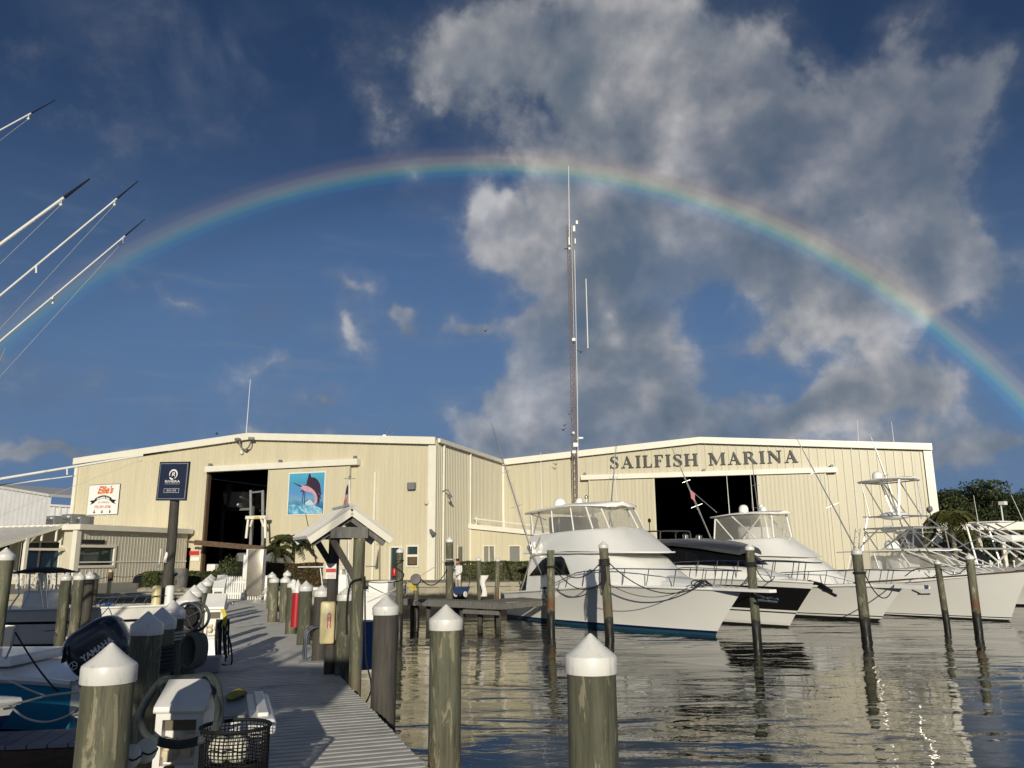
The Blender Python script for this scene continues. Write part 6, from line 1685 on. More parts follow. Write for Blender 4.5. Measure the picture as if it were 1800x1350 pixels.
mb = MB(); mb.beam(mp(992, 438, -.3), mp(1000, 436, -.2), .06, .06); mb.build('yagi_antenna', M['black'], mast)

# ---------------------------------------------------------------- blue dealer sign on a post
sp_ = aty(287, 1056, 29); st = aty(306, 846, 29)
sg_ = thing('dealer_sign', 'dark blue RIVIERA sign board on a tall weathered post', 'sign', (sp_.x, 29, GZ))
tt = aty(309, 812, 29)
mb = MB(); mb.tube([Vector((sp_.x - .02, 29.12, .5)), Vector((sp_.x + .08, 29.12, 3.2)), Vector((st.x + .02, 29.12, tt.z - .1))], [.19, .175, .15], 16); mb.build('post', M['darkwood'], sg_)
yaw = rad(-14); SM = Matrix.Translation(Vector((st.x, 28.93, st.z))) @ Matrix.Rotation(yaw, 4, 'Z') @ Matrix.Rotation(rad(1.5), 4, 'Y')
mb = MB(); mb.box((0, 0, 0), (1.26, .05, 1.40)); mb.v = [SM @ v for v in mb.v]; mb.build('frame', M['signblack'], sg_, smooth=0)
mb = MB(); mb.box((0, -.028, 0), (1.16, .02, 1.30)); mb.v = [SM @ v for v in mb.v]; mb.build('border', M['alu'], sg_, smooth=0)
mb = MB(); mb.box((0, -.041, 0), (1.10, .012, 1.24)); mb.v = [SM @ v for v in mb.v]; mb.build('panel', M['navy'], sg_, smooth=0)
def SF_(x, z, y=-.05): return SM @ Matrix.Translation((x, y, z)) @ Matrix.Rotation(PI / 2, 4, 'X')
mb = MB()
for (r0, a0, a1, cx) in ((.155, -70, 200, .01), (.175, 215, 275, .01)):
    pts = [Vector((cx + r0 * math.cos(rad(a0 + (a1 - a0) * i / 24)), -.05, .24 + r0 * math.sin(rad(a0 + (a1 - a0) * i / 24)))) for i in range(25)]
    for i in range(24):
        a, b = pts[i], pts[i + 1]; c0 = Vector((cx, -.05, .24)); w0 = .010 + .020 * math.sin(PI * i / 24)
        mb.quad(a + (a - c0).normalized() * w0, b + (b - c0).normalized() * w0, b - (b - c0).normalized() * w0, a - (a - c0).normalized() * w0)
mb.v = [SM @ v for v in mb.v]; mb.build('ring_emblem', M['signwhite'], sg_, smooth=0, recalc=False)
textmesh('emblem_letter', 'R', .19, SF_(.01, .235), M['signwhite'], sg_, .001, shear=.15, offset=.004, sx=1.3)
textmesh('sign_text', 'RIVIERA', .125, SF_(.0, -.02), M['signwhite'], sg_, .001, offset=.001, sx=1.45)
mb = MB(); mb.box((0, -.05, -.105), (.62, .004, .014)); mb.v = [SM @ v for v in mb.v]; mb.build('sign_line', M['signgrey'], sg_, smooth=0)
textmesh('sign_text', 'BELIZE', .085, SF_(.0, -.345), M['signwhite'], sg_, .001, sx=1.3, spacing=1.25)
mb = MB()
for (x, z, w, h) in ((0, -.275, .62, .008), (0, -.415, .62, .008), (-.31, -.345, .008, .148), (.31, -.345, .008, .148)): mb.box((x, -.05, z), (w, .004, h))
mb.v = [SM @ v for v in mb.v]; mb.build('text_frame', M['signwhite'], sg_, smooth=0)
mb = MB(); p = sp_; mb.tube([Vector((p.x - .17, 28.85, 3.2)), Vector((p.x - .2, 28.85, 2.5))], .02, 5); mb.quad(Vector((p.x - .10, 28.92, 2.7)), Vector((p.x + .03, 28.92, 2.72)), Vector((p.x + .05, 28.93, 3.05)), Vector((p.x - .02, 28.93, 3.1))); mb.build('torn_notice', M['signwhite'], sg_, smooth=0)
for px, l in ((274, 'stubby white bollard left of the dealer sign post'), (297, 'stubby white bollard right of the dealer sign post')):
    b = aty(px, 1058, 28.4); b.z = GZ - .3
    mb = MB(); mb.lathe([(.15, 0), (.15, .78), (.12, .84), (.001, .86)], b, 20); mb.build('bollard', M['fire'] if px < 280 else M['white'], None, label=l, cat='bollard', group='white bollards')
# ---------------------------------------------------------------- deli sign high on the left shed
c0 = [W1.px(x, y, .08) for x, y in ((157, 853), (212, 850), (206.5, 904), (152, 906))]
ea0, ea1 = (c0[0][0] + c0[3][0]) / 2, (c0[1][0] + c0[2][0]) / 2; ez0, ez1 = (c0[2][1] + c0[3][1]) / 2, (c0[0][1] + c0[1][1]) / 2
ecx, ecz, ew, eh = (ea0 + ea1) / 2, (ez0 + ez1) / 2, ea1 - ea0, ez1 - ez0
es = thing('deli_sign', 'square white deli sign with red script and a phone number on the shed', 'sign', W1.pt(ecx, ecz, .08))
mb = MB(); W1.box(mb, ea0, ea1, ez0, ez1, .06, .09); mb.build('border', M['navy'], es, smooth=0)
mb = MB(); W1.box(mb, ea0 + .03, ea1 - .03, ez0 + .03, ez1 - .03, .091, .10); mb.build('panel', M['signwhite'], es, smooth=0)
def EF(u, v, d=.106): return Matrix.Translation(W1.pt(ecx + u * ew, ecz + v * eh, d)) @ Matrix.Rotation(W1.rz, 4, 'Z') @ Matrix.Rotation(PI / 2, 4, 'X')
textmesh('sign_text', "Ellie's", .78, EF(.03, .285, .104), M['signyellow'], es, .001, shear=.35, offset=.022, sx=1.0, spacing=.92)
textmesh('sign_text', "Ellie's", .78, EF(.035, .315, .110), M['signred'], es, .001, shear=.35, offset=.0, sx=1.0, spacing=.92)
textmesh('sign_text', "Ellie's", .78, EF(.03, .30, .107), M['signorange'], es, .001, shear=.35, offset=.010, sx=1.0, spacing=.92)
mb = MB()
def epoly(P, d): mb.add([W1.pt(ecx + u * ew, ecz + v * eh, d) for u, v in P], [tuple(range(len(P)))])
arc = [(-.27 + .54 * i / 10, .085 - .10 * (2 * (i / 10 - .5)) ** 2) for i in range(11)]
epoly([(u, v + .055) for u, v in arc] + [(u, v - .06) for u, v in reversed(arc)], .104)
for s_ in (-1, 1): epoly([(s_ * .27, .00), (s_ * .27, -.10), (s_ * .42, -.17), (s_ * .36, -.09), (s_ * .43, -.03)], .103)
mb.build('banner', M['signblack'], es, smooth=0, recalc=False)
textmesh('banner_text', 'Dockside Deli', .235, EF(.0, .065, .107), M['signwhite'], es, .0008, offset=.012, sx=.92, bend=.30)
textmesh('sign_text', '& Catering', .25, EF(.02, -.085, .107), M['signgrey'], es, .0008, shear=.4, offset=.006, bend=.10)
textmesh('sign_text', '772-291-2706', .295, EF(.0, -.245, .107), M['signred'], es, .0008, offset=.006, sx=.98)
mb = MB()
for u in (-.25, 0, .25): epoly([(u - .014, -.34), (u + .014, -.34), (u + .014, -.40), (u + .045, -.40), (u, -.455), (u - .045, -.40), (u - .014, -.40)], .106)
mb.build('arrow', M['signblack'], es, smooth=0, recalc=False)
# ---------------------------------------------------------------- leaping sailfish picture on the sliding door
c0 = [W1.px(x, y, .36) for x, y in ((508.5, 831.5), (573, 828), (569, 904), (503.5, 906.5))]
pa0, pa1 = (c0[0][0] + c0[3][0]) / 2, (c0[1][0] + c0[2][0]) / 2; pz0, pz1 = (c0[2][1] + c0[3][1]) / 2, (c0[0][1] + c0[1][1]) / 2
po_ = thing('fish_picture', 'big square picture of a leaping sailfish on the shed sliding door', 'picture', W1.pt((pa0 + pa1) / 2, (pz0 + pz1) / 2, .36))
mb = MB(); W1.box(mb, pa0, pa1, pz0, pz1, .33, .36); mb.build('frame', M['signwhite'], po_, smooth=0)
def printed(name, stops, ns=2.0, mixc=None):
    m, w, b, out = newmat(name)
    tc = w.n('ShaderNodeTexCoord'); sp2 = w.n('ShaderNodeSeparateXYZ'); w.put(sp2.inputs[0], tc.outputs['Object'])
    hh = (pz1 - pz0)
    f = w.m('ADD', w.m('ADD', w.m('DIVIDE', sp2.outputs[2], hh), .5), w.m('MULTIPLY', w.m('SUBTRACT', w.noise(tc.outputs['Object'], ns, 5, .6), .5), .25))
    w.put(b.inputs['Base Color'], w.ramp(f, stops)); b.inputs['Roughness'].default_value = .4
    return m
mb = MB(); W1.box(mb, pa0 + .07, pa1 - .07, pz0 + .07, pz1 - .07, .361, .37)
mb.build('sky_print', printed('picture_sea_sky', [(0.05, (.012, .05, .12)), (.22, (.03, .16, .34)), (.38, (.16, .34, .50)), (.52, (.10, .27, .55)), (.75, (.07, .30, .50)), (1.0, (.08, .40, .55))]), po_, smooth=0)
def ppoly(name, polys, m, d):
    mb = MB()
    for P in polys: mb.add([W1.pt(pa0 + (.04 + .92 * u) * (pa1 - pa0), pz0 + (.03 + .94 * v) * (pz1 - pz0), d) for u, v in P], [tuple(range(len(P)))])
    return mb.build(name, m, po_, smooth=0, recalc=False)
pk = pmat('picture_pink', (.62, .36, .42), .4, col2=(.50, .28, .36), nscale=3)
pd = pmat('picture_dark', (.03, .018, .035), .4, col2=(.05, .025, .045), nscale=2)
pwv = pmat('picture_wave', (.06, .30, .50), .4, col2=(.35, .60, .72), nscale=2.4, namt=.25)
pwh = pmat('picture_foam', (.55, .66, .70), .4, col2=(.25, .48, .60), nscale=3, namt=.3)
ppoly('sail_fin', [[(.50, .72), (.50, .78), (.53, .88), (.56, .985), (.60, .985), (.63, .90), (.73, .885), (.82, .83), (.89, .73), (.925, .6), (.93, .5), (.86, .47), (.78, .55), (.70, .62), (.60, .69)], [(.88, .47), (.97, .52), (.92, .42), (.97, .33), (.86, .40)]], pd, .373)
ppoly('back', [[(.38, .705), (.52, .725), (.64, .68), (.76, .60), (.86, .48), (.91, .34), (.90, .26), (.84, .21), (.84, .33), (.80, .46), (.72, .56), (.60, .64), (.48, .69)]], pd, .374)
ppoly('fish_body', [[(.31, .665), (.36, .705), (.44, .70), (.54, .68), (.64, .63), (.73, .565), (.80, .48), (.84, .38), (.83, .28), (.76, .185), (.70, .19), (.75, .28), (.765, .38), (.73, .46), (.67, .51), (.58, .535), (.48, .55), (.41, .59), (.36, .63)]], pk, .376)
ppoly('bill_and_fins', [[(.10, .775), (.12, .778), (.36, .69), (.33, .66)], [(.40, .58), (.44, .57), (.42, .42), (.405, .26), (.385, .27), (.40, .42)], [(.45, .56), (.475, .55), (.475, .38), (.48, .21), (.455, .22), (.455, .38)], [(.33, .56), (.40, .60), (.41, .575), (.34, .53)], [(.345, .675), (.365, .685), (.375, .668), (.355, .66)]], pd, .378)
ppoly('wave', [[(.0, .0), (.0, .23), (.15, .235), (.30, .20), (.42, .235), (.55, .25), (.72, .21), (.88, .15), (1, .10), (1, .0)]], pwv, .3735)
ppoly('foam', [[(.45, .235), (.52, .29), (.60, .34), (.68, .31), (.72, .25), (.78, .21), (.70, .185), (.58, .20)], [(.30, .20), (.36, .11), (.45, .05), (.58, .03), (.46, .075), (.38, .13), (.335, .19)]], pwh, .3748)
# small notices by the narrow doorway
a, z = W1.px(341, 972, .08); mb = MB(); W1.box(mb, a - .42, a + .42, z - .14, z + .14, .05, .08); mb.build('red_notice', M['signred'], None, label='small red notice on the cream wall beside the deli doorway', cat='notice')
a, z = W1.px(342, 982, .08); mb = MB(); W1.box(mb, a - .35, a + .42, z - .16, z + .10, .05, .078); mb.build('white_notice', M['signwhite'], None, label='small white notice below the red one beside the deli doorway', cat='notice')

# ---------------------------------------------------------------- boat forklift in the left doorway
wy = W1.px(400, 950)
fk = W1.pt(W1.px(452, 950)[0], GZ, 1.2)
fl_ = thing('boat_forklift', 'tall boat forklift with a pale lifting frame in the left shed doorway', 'forklift', tuple(fk), W1.rz)
def fw(px, py, d): 
    a, z = W1.px(px, py, d); return W1.pt(a, z, d)
mb = MB()
for px in (441, 462): mb.beam(fw(px, 950, .9), fw(px, 862, .9), .16, .16); b = fw(px, 950, .9); mb.beam(Vector((b.x, b.y, GZ)), b, .16, .16)
mb.beam(fw(441, 866, .9), fw(462, 864, .9), .2, .12); mb.build('mast', M['greypaint'], fl_, smooth=0)
mb = MB(); mb.beam(fw(434, 910, 1.4), fw(469, 909, 1.4), .35, .22); mb.beam(fw(437, 910, 1.4), fw(433, 946, 1.4), .14, .2); mb.beam(fw(466, 910, 1.4), fw(467, 946, 1.4), .14, .2); mb.beam(fw(444, 912, 1.4), fw(440, 926, 1.4), .1, .12); mb.beam(fw(459, 912, 1.4), fw(464, 926, 1.4), .1, .12); mb.build('carriage', M['trim'], fl_, smooth=0)
mb = MB(); mb.beam(fw(447, 909.5, 1.6), fw(456, 909.5, 1.6), .05, .14); mb.build('label_plate', M['yellow'], fl_, smooth=0)
for d in (1.6, 2.7):
    mb = MB(); A_, B_ = fw(466, 964.4, d), fw(343, 953.5, d); T_ = fw(329, 952, d)
    mb.beam(A_, B_, .20, .34); mb.beam(B_, T_, .14, .16); mb.build('fork', M['brownwood'], fl_, smooth=0)
mb = MB(); mb.bbox(fk + Vector((0, 0, 1.1)) + W1.u * 1.6, (3.2, 2.2, 1.5), .12, W1.rz); mb.build('body', M['greypaint'], fl_)
for q in (.4, 2.6):
    for e in (-1.0, 1.0):
        mb = MB(); mb.lathe([(.3, -.2), (.62, -.18), (.66, 0), (.62, .18), (.3, .2)], fk + W1.u * q + W1.n * e + Vector((0, 0, .66)), 20, Matrix.Rotation(W1.rz, 4, 'Z') @ Matrix.Rotation(PI / 2, 4, 'X')); mb.build('wheel', M['black'], fl_)
# small boat stored high inside
ib = aty(408, 884, 67)
sb = thing('stored_boat', 'dim small boat with an outboard stored high inside the left shed', 'boat', tuple(ib), rad(70))
HB = Hull(5.0, .6, 1.1, .9, lambda u: .9 + .2 * u, 0)
HB.build(sb, [M['gel']], [(-1, 0, 0, 2), (0, 1, 0, 6)]); HB.deck(sb, M['nonskid'])
mb = MB(); mb.bbox((-.5, 0, 1.2), (.5, .5, .8), .15); mb.box((-.45, 0, .3), (.2, .15, 1.4)); mb.build('outboard_motor', M['greypaint'], sb, world=False)
mb = MB()
for x in (.8, 3.6): mb.box((x, 0, -.5), (.2, 3.0, .2))
for x in (.8, 3.6):
    for y in (-1.5, 1.5): mb.box((x, y, -(ib.z - GZ) / 2), (.2, .2, ib.z - GZ + 2.5))
mb.v = [MW[sb.name] @ v for v in mb.v]
mb.build('storage_rack', M['greypaint'], None, smooth=0, label='steel rack holding the stored boat inside the left shed', cat='rack')
# white box by the doorway and a leaning dark pole
a, z = W1.px(373, 1005, .5); mb = MB(); mb.bbox(W1.pt(a + .1, GZ + .55, .6), (.7, .5, 1.1), .06, W1.rz); mb.build('white_cabinet', M['white'], None, label='small white cabinet at the left jamb of the shed doorway', cat='cabinet')

# ---------------------------------------------------------------- plants
def leaf_cloud(mb, c, R, n, size, rnd, shell=.55, flat=1.0):
    c = Vector(c)
    for i in range(n):
        while True:
            p = Vector((rnd.uniform(-1, 1), rnd.uniform(-1, 1), rnd.uniform(-1, 1)))
            l = p.length
            if .05 < l < 1: break
        p = p.normalized() * (l ** shell)
        lump = 1 + .22 * math.sin(p.x * 5 + c.x) * math.sin(p.y * 5 + c.y * 2) + .15 * math.sin(p.z * 7 + c.x * 3)
        q = c + Vector((p.x * R[0], p.y * R[1], p.z * R[2])) * lump
        nrm = (Vector((p.x, p.y, p.z * flat)) + Vector((rnd.gauss(0, .6), rnd.gauss(0, .6), rnd.gauss(0, .6)))).normalized()
        t = nrm.orthogonal().normalized(); b = nrm.cross(t)
        a = rnd.uniform(0, 6.28); t, b = t * math.cos(a) + b * math.sin(a), b * math.cos(a) - t * math.sin(a)
        s = size * rnd.uniform(.6, 1.3)
        mb.add([q - t * s, q + b * s * .5, q + t * s, q - b * s * .5], [(0, 1, 2, 3)])
def hedge_box(mb, a, b, depth, h, n, size, rnd, z0=GZ):
    a, b = Vector(a), Vector(b); d = b - a; L = d.length; d.normalize(); nn = Vector((-d.y, d.x, 0))
    for i in range(n):
        u, v, w = rnd.uniform(0, L), rnd.uniform(0, depth), rnd.uniform(0, 1)
        f = rnd.random()
        if f < .45: v = abs(rnd.gauss(0, .04))
        elif f < .85: w = 1 - abs(rnd.gauss(0, .05)) + .03 * math.sin(u * 3)
        q = a + d * u + nn * v + Vector((0, 0, z0 + w * h))
        nrm = Vector((rnd.gauss(0, .7), rnd.gauss(-.5, .7), rnd.gauss(.4, .7))).normalized()
        t = nrm.orthogonal().normalized(); bb = nrm.cross(t); s = size * rnd.uniform(.6, 1.3)
        mb.add([q - t * s, q + bb * s * .55, q + t * s, q - bb * s * .55], [(0, 1, 2, 3)])
rnd = random.Random(21)
def xy(px, py, Y):
    p = aty(px, py, Y); return Vector((p.x, p.y, 0))
def mk_hedge(label, a, b, depth, h, n, size, m='leaf'):
    mb = MB(); hedge_box(mb, a, b, depth, h, n, size, rnd)
    d = (b - a).normalized(); nn = Vector((-d.y, d.x, 0))
    o = thing('hedge', label, 'hedge', (a.x, a.y, GZ))
    mb.build('foliage', M[m], o, smooth=0, recalc=False)
    k = MB(); k.prism([a + d * .1 + nn * .1 + Vector((0, 0, GZ)), b - d * .1 + nn * .1 + Vector((0, 0, GZ)), b - d * .1 + nn * .1 + Vector((0, 0, GZ + h * .85)), a + d * .1 + nn * .1 + Vector((0, 0, GZ + h * .85))], nn * (depth - .2))
    k.build('stems', M['bark'], o, smooth=0)
mk_hedge('low green hedge clump left of the dealer sign post', xy(249, 1030, 39.5), xy(276, 1030, 39.0), 1.0, .85, 1500, .07)
mk_hedge('trimmed hedge between the dealer sign and the dock gate', xy(308, 1025, 42), xy(392, 1025, 43), .9, .80, 2600, .08)
mk_hedge('dark croton hedge behind the grey cabinet, below the palms', xy(462, 1020, 43), xy(566, 1020, 44), 1.2, 1.15, 3600, .10, 'leafred')
mk_hedge('clipped dark green box hedge along the office wing', xy(806, 1015, 51.5), xy(958, 1015, 50.5), 1.0, 1.15, 4200, .08)
bq = xy(404, 1010, 47)
bs = thing('round_bush', 'round bright green bush in front of the open shed door', 'bush', (bq.x, bq.y, GZ))
mb = MB(); leaf_cloud(mb, (bq.x, bq.y, GZ + .75), (.72, .65, .75), 1500, .07, rnd); mb.build('foliage', M['leaf'], bs, smooth=0, recalc=False)
mb = MB(); mb.sphere((bq.x, bq.y, GZ + .7), .5, 12, 8); mb.build('stems', M['leafdark'], bs)
mb = MB()
for i in range(26):
    p = xy(248 + i * 4.2, 1040, 37.6 + rnd.uniform(-.2, .2)); s = rnd.uniform(.12, .22)
    mb.sphere((p.x, p.y, GZ + s * .3), s, 7, 5, (1.3, 1, .7))
mb.build('rock_border', M['stone'], None, label='low border of pale rocks along the planting bed', cat='rock border', kind='stuff')

def palm(label, px, py_c, py_b, Y, nf, fl, seed, droop=.9, m='frond', lean=0.0, tr=.09):
    rn = random.Random(seed)
    c = aty(px, py_c, Y); b = Vector((c.x + lean, Y, GZ))
    t = thing('palm_tree', label, 'palm tree', tuple(b))
    mb = MB(); P = [b, b.lerp(c, .5) + Vector((.04, 0, 0)), c]
    mb.tube(smoothpath(P, 6), [tr * 1.25 - tr * .35 * i / 12 for i in range(13)], 10); mb.build('trunk', M['palmbark'], t)
    mb = MB()
    for i in range(nf):
        a = 2 * PI * i / nf + rn.uniform(-.2, .2); up = rn.uniform(.05, 1.15); L = fl * rn.uniform(.8, 1.15)
        dirh = Vector((math.cos(a), math.sin(a), 0))
        spine = []
        for k in range(9):
            s = k / 8
            spine.append(c + dirh * L * s * math.cos(up * (1 - .5 * s)) + Vector((0, 0, L * (math.sin(up) * s - droop * s * s * (.6 + .3 * math.cos(up))))))
        side = dirh.cross(Vector((0, 0, 1)))
        mb.tube(spine, [.018] * 8 + [.005], 4)
        for k in range(1, 9):
            for sg in (-1, 1):
                for q in (0, .33, .66):
                    if k == 8 and q > 0: break
                    p = spine[k].lerp(spine[min(k + 1, 8)], q)
                    ll = L * .30 * (math.sin(PI * (k + q) / 9.5) ** .7 + .1)
                    tip = p + side * sg * ll * .8 + dirh * ll * .45 - Vector((0, 0, ll * rn.uniform(.25, .7)))
                    w = Vector((0, 0, 1)).cross(tip - p).normalized() * .026 * fl
                    mb.add([p - w, p.lerp(tip, .5) - w * 1.1 , tip, p.lerp(tip, .5) + w * 1.1, p + w], [(0, 1, 2, 3, 4)])
    mb.build('crown', M[m], t, smooth=0, recalc=False)
palm('slender palm with arching fronds right of the grey cabinet', 516, 950, 1010, 45, 30, 1.25, 4)
palm('shorter bushy palm close beside the grey cabinet', 484, 968, 1010, 44, 28, 1.15, 9)
palm('yellow-green palm at the right corner of the lettered shed', 1668, 905, 1030, 55, 34, 2.0, 12, 1.5, 'frondy', .1, .16)

def tree(label, x, y, h, R, seed, n=4600, m='leafdark', size=.20):
    rn = random.Random(seed)
    t = thing('broadleaf_tree', label, 'tree', (x, y, GZ), group='trees of the wood beyond the marina')
    b = Vector((x, y, GZ)); hc = h - R * .75
    mb = MB(); mb.tube(smoothpath([b, b + Vector((rn.uniform(-.3, .3), 0, hc * .5)), b + Vector((rn.uniform(-.5, .5), 0, hc))], 5), [.38, .36, .34, .32, .3, .28, .26, .24, .22, .2, .18], 8)
    cs = []
    for k in range(8):
        a = rn.uniform(0, 6.28); r = R * rn.uniform(.25, .75); cc = b + Vector((math.cos(a) * r, math.sin(a) * r, hc + rn.uniform(-.45, .45) * R))
        cs.append(cc); mb.tube([b + Vector((0, 0, hc * rn.uniform(.45, .8))), b.lerp(cc, .7) + Vector((0, 0, .2)), cc], [.14, .1, .05], 6)
    mb.build('trunk', M['bark'], t)
    mb = MB()
    for cc in cs:
        s = R * rn.uniform(.38, .62)
        leaf_cloud(mb, cc, (s, s, s * .8), n // 8, size, rn, .5)
    leaf_cloud(mb, b + Vector((0, 0, hc * .55)), (R * .8, R * .8, hc * .4), n // 4, size, rn, .6)
    mb.build('crown', M[m], t, smooth=0, recalc=False)
TR = [(1652, 108, 12.2, 4.2, 'first'), (1690, 112, 12.0, 4.0, 'second'), (1722, 106, 12.6, 4.6, 'third'), (1752, 110, 12.2, 4.4, 'fourth'), (1782, 104, 10.6, 4.0, 'fifth'), (1822, 106, 11.0, 4.4, 'sixth'), (1870, 112, 11.4, 4.5, 'seventh')]
for i, (px, Y, h, R, nm) in enumerate(TR):
    p = aty(px, 960, Y)
    l = {'first': 'dark leafy tree partly behind the right shed corner', 'second': 'dark leafy tree just right of the shed, second in the wood', 'third': 'tallest round crowned tree in the middle of the wood', 'fourth': 'dense dark tree right of the tallest one in the wood', 'fifth': 'lower tree towards the right edge of the picture', 'sixth': 'dark tree cut by the right edge of the picture', 'seventh': 'tree beyond the right edge of the picture'}[nm]
    tree(l, p.x, Y, h - 1.7, R * .92, 30 + i)
mb = MB(); rn = random.Random(77)
for i in range(9):
    p = aty(1645 + i * 34, 960, 120); leaf_cloud(mb, (p.x, 120, 4.5), (3.4, 2.5, 4.2), 420, .5, rn, .6)
mb.build('undergrowth', M['leafdark'], None, smooth=0, recalc=False, label='dark mass of undergrowth below the wood on the right', cat='undergrowth', kind='stuff')

# long boat canopy and a tarp covered boat at the right
ca, cb = aty(1690, 926, 78), aty(1900, 926, 74)
cn = thing('boat_canopy', 'long pale flat roofed boat canopy on posts under the wood', 'canopy', (ca.x, 78, GZ))
mb = MB(); mb.beam(ca + Vector((-6, 0, 0)), cb, 7.0, .7); mb.build('roof', M['trim'], cn, smooth=0)
for k in range(6):
    p = ca.lerp(cb, k / 5) + Vector((0, -2.6, 0)); mb = MB(); mb.box((p.x, p.y, (GZ + p.z - .4) / 2), (.3, .3, p.z - .4 - GZ)); mb.build('post', M['trim'], cn, smooth=0)
tb = aty(1683, 985, 56)
tp_ = thing('covered_boat', 'boat under a dark navy tarpaulin beside the right palm', 'boat', (tb.x, 56, GZ))
mb = MB()
mb.loft([[Vector((tb.x + x, 56 + y * s, GZ + .5 + z * s)) for y, z in ((-1.2, .3), (-1.1, 1.0), (-.2, 1.7), (.2, 1.7), (1.1, 1.0), (1.2, .3))] for x, s in ((-1.6, .8), (-1.0, 1.0), (.6, 1.0), (1.9, .55))], False); mb.build('tarpaulin', M['black'], tp_, smooth=30)
mb = MB(); mb.loft([[Vector((tb.x + x, 56 + y * s, GZ + z)) for y, z in ((-1.1, .85), (-.6, .1), (.6, .1), (1.1, .85))] for x, s in ((-1.6, .9), (.8, 1.0), (2.3, .2))], False); mb.build('hull', M['gel'], tp_)

# ---------------------------------------------------------------- gate at the end of the dock
ga = aty(394, 1052, 34.8); gb = aty(433, 1052, 34.6)
pf = thing('picket_fence', 'white picket fence closing the left half of the dock end', 'fence', (ga.x, ga.y, DZ))
n_ = 11
for k in range(n_):
    p = ga.lerp(gb, k / (n_ - 1)); mb = MB(); mb.prism([(p.x - .035, p.y, DZ + .03), (p.x + .035, p.y, DZ + .03), (p.x + .035, p.y, DZ + .92), (p.x, p.y, DZ + .98), (p.x - .035, p.y, DZ + .92)], (0, .02, 0)); mb.build('picket', M['white'], pf, smooth=0)
for z in (.25, .72): mb = MB(); mb.beam(Vector((ga.x, ga.y + .04, DZ + z)), Vector((gb.x, gb.y + .04, DZ + z)), .03, .08); mb.build('rail', M['white'], pf, smooth=0)
mb = MB(); mb.bbox((ga.x - .12, ga.y, DZ + .55), (.13, .13, 1.1), .02); mb.build('post', M['white'], pf)
mb = MB()
for k in range(6):
    p = ga.lerp(gb, .35 + k * .1)
    mb.tube([Vector((p.x, p.y - .06, DZ + 1.08)) + Vector((.12 * math.cos(2 * PI * i / 14), .02, .09 * math.sin(2 * PI * i / 14 + k * .3))) for i in range(14)], .012, 5, closed=True)
mb.build('rope_loops', M['rope'], None, label='dark rope loops lying along the top of the picket fence', cat='rope')
gc = aty(447, 1010, 34.2)
cbx = thing('metal_cabinet', 'tall tan metal electrical cabinet standing at the end of the dock', 'cabinet', (gc.x, gc.y, DZ))
mb = MB(); mb.box((gc.x, gc.y + .12, DZ + 1.12), (.74, .34, 1.92)); mb.build('case', M['white'], cbx, smooth=0)
mb = MB(); mb.bbox((gc.x + .04, gc.y - .075, DZ + 1.12), (.66, .04, 1.90), .015); mb.build('door', M['cab'], cbx, smooth=30)
mb = MB(); mb.box((gc.x - .44, gc.y + .05, DZ + 1.35), (.10, .10, 1.0)); mb.build('side_conduit', M['white'], cbx, smooth=0)
for k in range(7):
    mb = MB(); mb.box((gc.x - .30 + .1 * k, gc.y, DZ + .10), (.05, .03, .16)); mb.build('slat', M['white'], cbx, smooth=0)
mb = MB(); p = aty(465, 1052, 34.4); mb.bbox((p.x + .06, 34.3, DZ + .5), (.10, .10, 1.0), .02); mb.build('gate_post', M['white'], None, label='slim white gate post right of the tan cabinet', cat='post')

# ---------------------------------------------------------------- low side dock in the middle, person, cart, odds and ends
LZ = 1.0
q0, q1 = onz(672, 1051, LZ), onz(878, 1059, LZ)
lw_ = thing('side_dock', 'low timber side dock in front of the sea wall beside the big yacht', 'dock', tuple(q0))
mb = MB(); d = (q1 - q0).normalized(); nn = Vector((-d.y, d.x, 0)); L = (q1 - q0).length
k = 0.0
while k < L - .12:
    a = q0 + d * k; dep = 1.0 if k < L - 2.0 else 9.0
    mb.prism([a, a + d * .125, a + d * .125 + nn * dep, a + nn * dep], (0, 0, -.035)); k += .135
mb.build('planks', M['greywood'], lw_, smooth=0)
mb = MB(); mb.beam(q0 - nn * .03 + Vector((0, 0, -.15)), q1 - nn * .03 + Vector((0, 0, -.16)), .06, .24); mb.beam(q1 - d * 2.0 - nn * .05 + Vector((0, 0, -.42)), q1 - nn * .05 + Vector((0, 0, -.42)), .06, .16); mb.beam(q1 + d * .02 + Vector((0, 0, -.16)), q1 + d * .02 + nn * 9 + Vector((0, 0, -.16)), .06, .24)
mb.build('edge_beam', M['greywood'], lw_, smooth=0)
for k in range(7):
    p = q0 + d * (.5 + k * (L - 1) / 6) + nn * .5; mb = MB(); mb.tube([Vector((p.x, p.y, -1)), Vector((p.x, p.y, LZ - .05))], .11, 10); mb.build('pile', M['darkwood'], lw_)

